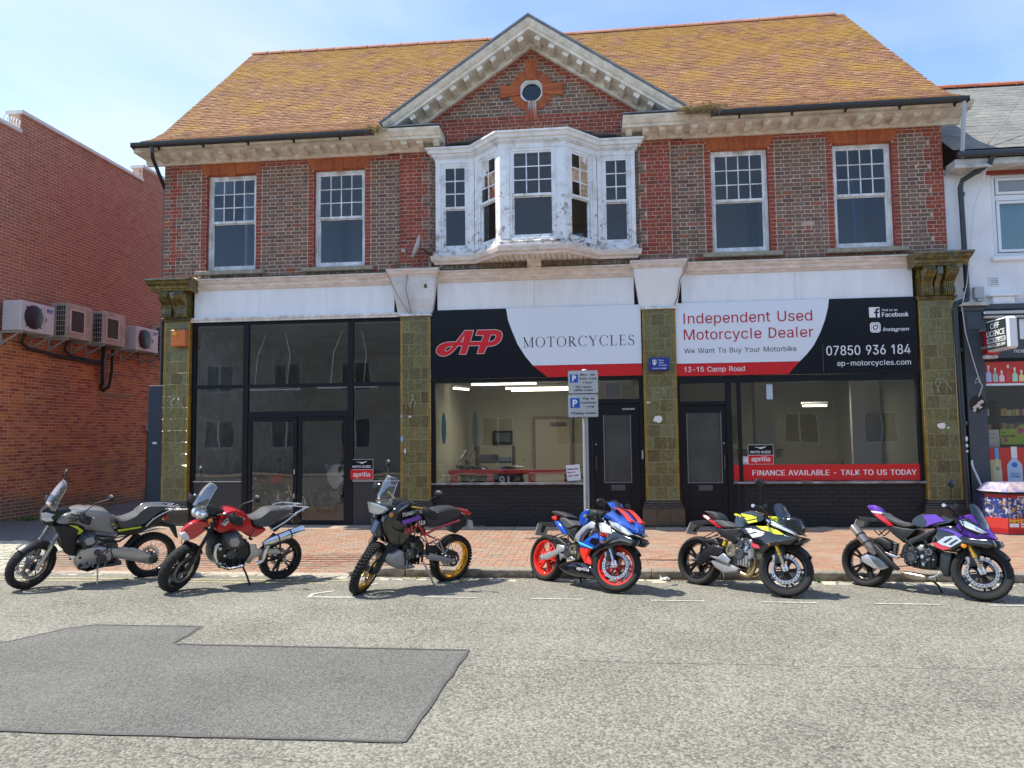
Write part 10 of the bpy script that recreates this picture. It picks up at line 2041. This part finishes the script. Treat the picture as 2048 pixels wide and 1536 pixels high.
  for t in (.28, .62): m = MB(); m.lathe([(r + .001, L_ * t - .008), (r + .004, L_ * t - .008), (r + .004, L_ * t + .008), (r + .001, L_ * t + .008)], (0, 0, 0), 'z', 22, closed=True); m.xf(Matrix.Translation(a_) @ q @ oval); m.build('silencer_strap', mm('black_metal'), sl)
 for p in B.get('lights', []):
  pass
 if key == 'red':
  (u1, w1), (u2, w2) = B['lights']; uc, wc = (u1 + u2) / 2 - .01, (w1 + w2) / 2
  for s_ in (-1, 1):
   m = MB(); m.lathe([(.001, .075), (.03, .07), (.052, .055), (.058, .035), (.06, .0), (.04, -.05), (.001, -.06)], (0, 0, 0), 'x', 24); m.xf(Matrix.Translation((uc - .02, s_ * .066, wc))); P('headlight', 'lens', m)
   m = MB(); m.lathe([(.058, .036), (.063, .036), (.063, .0), (.058, .0)], (0, 0, 0), 'x', 24, closed=True); m.xf(Matrix.Translation((uc - .02, s_ * .066, wc))); P('headlight_rim', 'chrome', m)
  m = MB(); m.box(uc - .12, uc - .03, -.10, .10, wc - .05, wc + .06, .02); P('headlight_shell', 'satin_black', m)
  for s_ in (-1, 1): m = MB(); m.lathe([(.001, .0), (.02, .0), (.026, .02), (.02, .04), (.001, .045)], (0, 0, 0), 'x', 14); m.xf(Matrix.Translation((uc - .10, s_ * .17, wc - .05))); P('indicator', 'amber', m)
 else:
  for s_ in (-1, 1):
   m = MB(); m.lathe([(.001, .012), (.024, .008), (.028, -.004), (.018, -.016), (.001, -.018)], (0, 0, 0), 'y' , 14)
   if s_ < 0: m.xf(Matrix.Rotation(math.pi, 4, 'Z'))
   if cast: m.xf(S_ @ Matrix.Translation((fc[0] - .06 + ax.x * .26, s_ * .155, fc[1] + .24)))
   else: m.xf(Matrix.Translation((hu + (.26 if key == 'black' else .12), s_ * .15, hw - .06)))
   P('indicator', 'amber', m)
 for t_, mt, a_, b_, k in B.get('text', []):
  if 'lettering' in skip: continue
  H_ = .062 if k == 'w' else .045 if k == 'f' else .05
  if t_ in ('ap', 'rilia'): H_ = .105 if t_ == 'ap' else .085
  du = b_[0] - a_[0]; dw = b_[1] - a_[1]
  X = Vector((-1 if sd > 0 else 1, 0, 0)); ang = math.atan2(dw - (H_ * .0), abs(du)) * .55
  X = Vector((X.x * math.cos(ang), 0, math.sin(ang))); Z = Vector((0, sd, 0)); Y = Z.cross(X)
  o_ = glyph_line(root, t_, 0, abs(du), 0, H_ * .73, 0, mm(mt), .03 if k != 'w' else .03, shear=.25 if k == 'w' else 0)
  yoff = sd * (.172 if key == 'black' else .155 if t_ == 'aprilia' else .152)
  o_.matrix_local = Matrix(((X.x, Y.x, Z.x, a_[0]), (X.y, Y.y, Z.y, yoff), (X.z, Y.z, Z.z, a_[1]), (0, 0, 0, 1)))
 return root
BK_G = 'motorcycles parked nose out along the kerb'
motorcycle('grey', 'grey adventure motorcycle with acid yellow chevrons and clear screen, leftmost at the kerb', BK_G)
motorcycle('red', 'red travel motorcycle with twin round headlights and chrome silencer, second from the left', BK_G)
motorcycle('black', 'black adventure motorcycle with gold forks, knobbly tyres and red frame tubes, third from the left', BK_G)
motorcycle('blue', 'blue faired sports motorcycle with bright coral red wheels and silver frame', BK_G)
motorcycle('yel', 'black and yellow sports motorcycle with gold forks and white stripes, second from the right', BK_G)
motorcycle('pur', 'purple and black sports motorcycle with gold forks and titanium silencer, rightmost', BK_G)
def stand(x, y, z, head): return Matrix.Translation((x, y, z)) @ Matrix.Rotation(rad(head), 4, 'Z')
NK = ('side_fairing', 'side_flash', 'side_stripe', 'side_patch', 'nose_fairing', 'nose_flash', 'windscreen', 'tank_stripe', 'number_plate', 'lettering', 'purple_band', 'headlight', 'belly_muffler')
motorcycle('yel', 'red naked motorcycle standing inside the left shop behind the glass door', None, stand(-7.0, .95, .12, -18), dict(gloss_black='red_body', black_rim='silver_body', yellow_body='red_body'), NK)
motorcycle('black', 'white and black motorcycle parked inside the left shop, seen through the right door', None, stand(-4.5, 1.15, .12, 162), dict(gloss_black='white_body', red_body='satin_black', gold_rim='black_rim', gold_fork='black_metal', navy_body='white_body', seat_black='satin_black'), ('lettering', 'purple_band', 'windscreen'))
motorcycle('pur', 'dark motorcycle inside the right shop, only mirrors and handlebars above the banner', None, stand(3.95, 1.6, -.02, -12), dict(purple_body='gloss_black', red_body='gloss_black', silver_body='black_metal', white_body='gloss_black'), ('lettering', 'number_plate'))
motorcycle('grey', 'dark blue motorcycle inside the middle shop behind the red bench', None, stand(-1.75, 2.1, .12, 165), dict(grey_body='navy_body', acid='navy_body'), ('lettering', 'number_plate'))
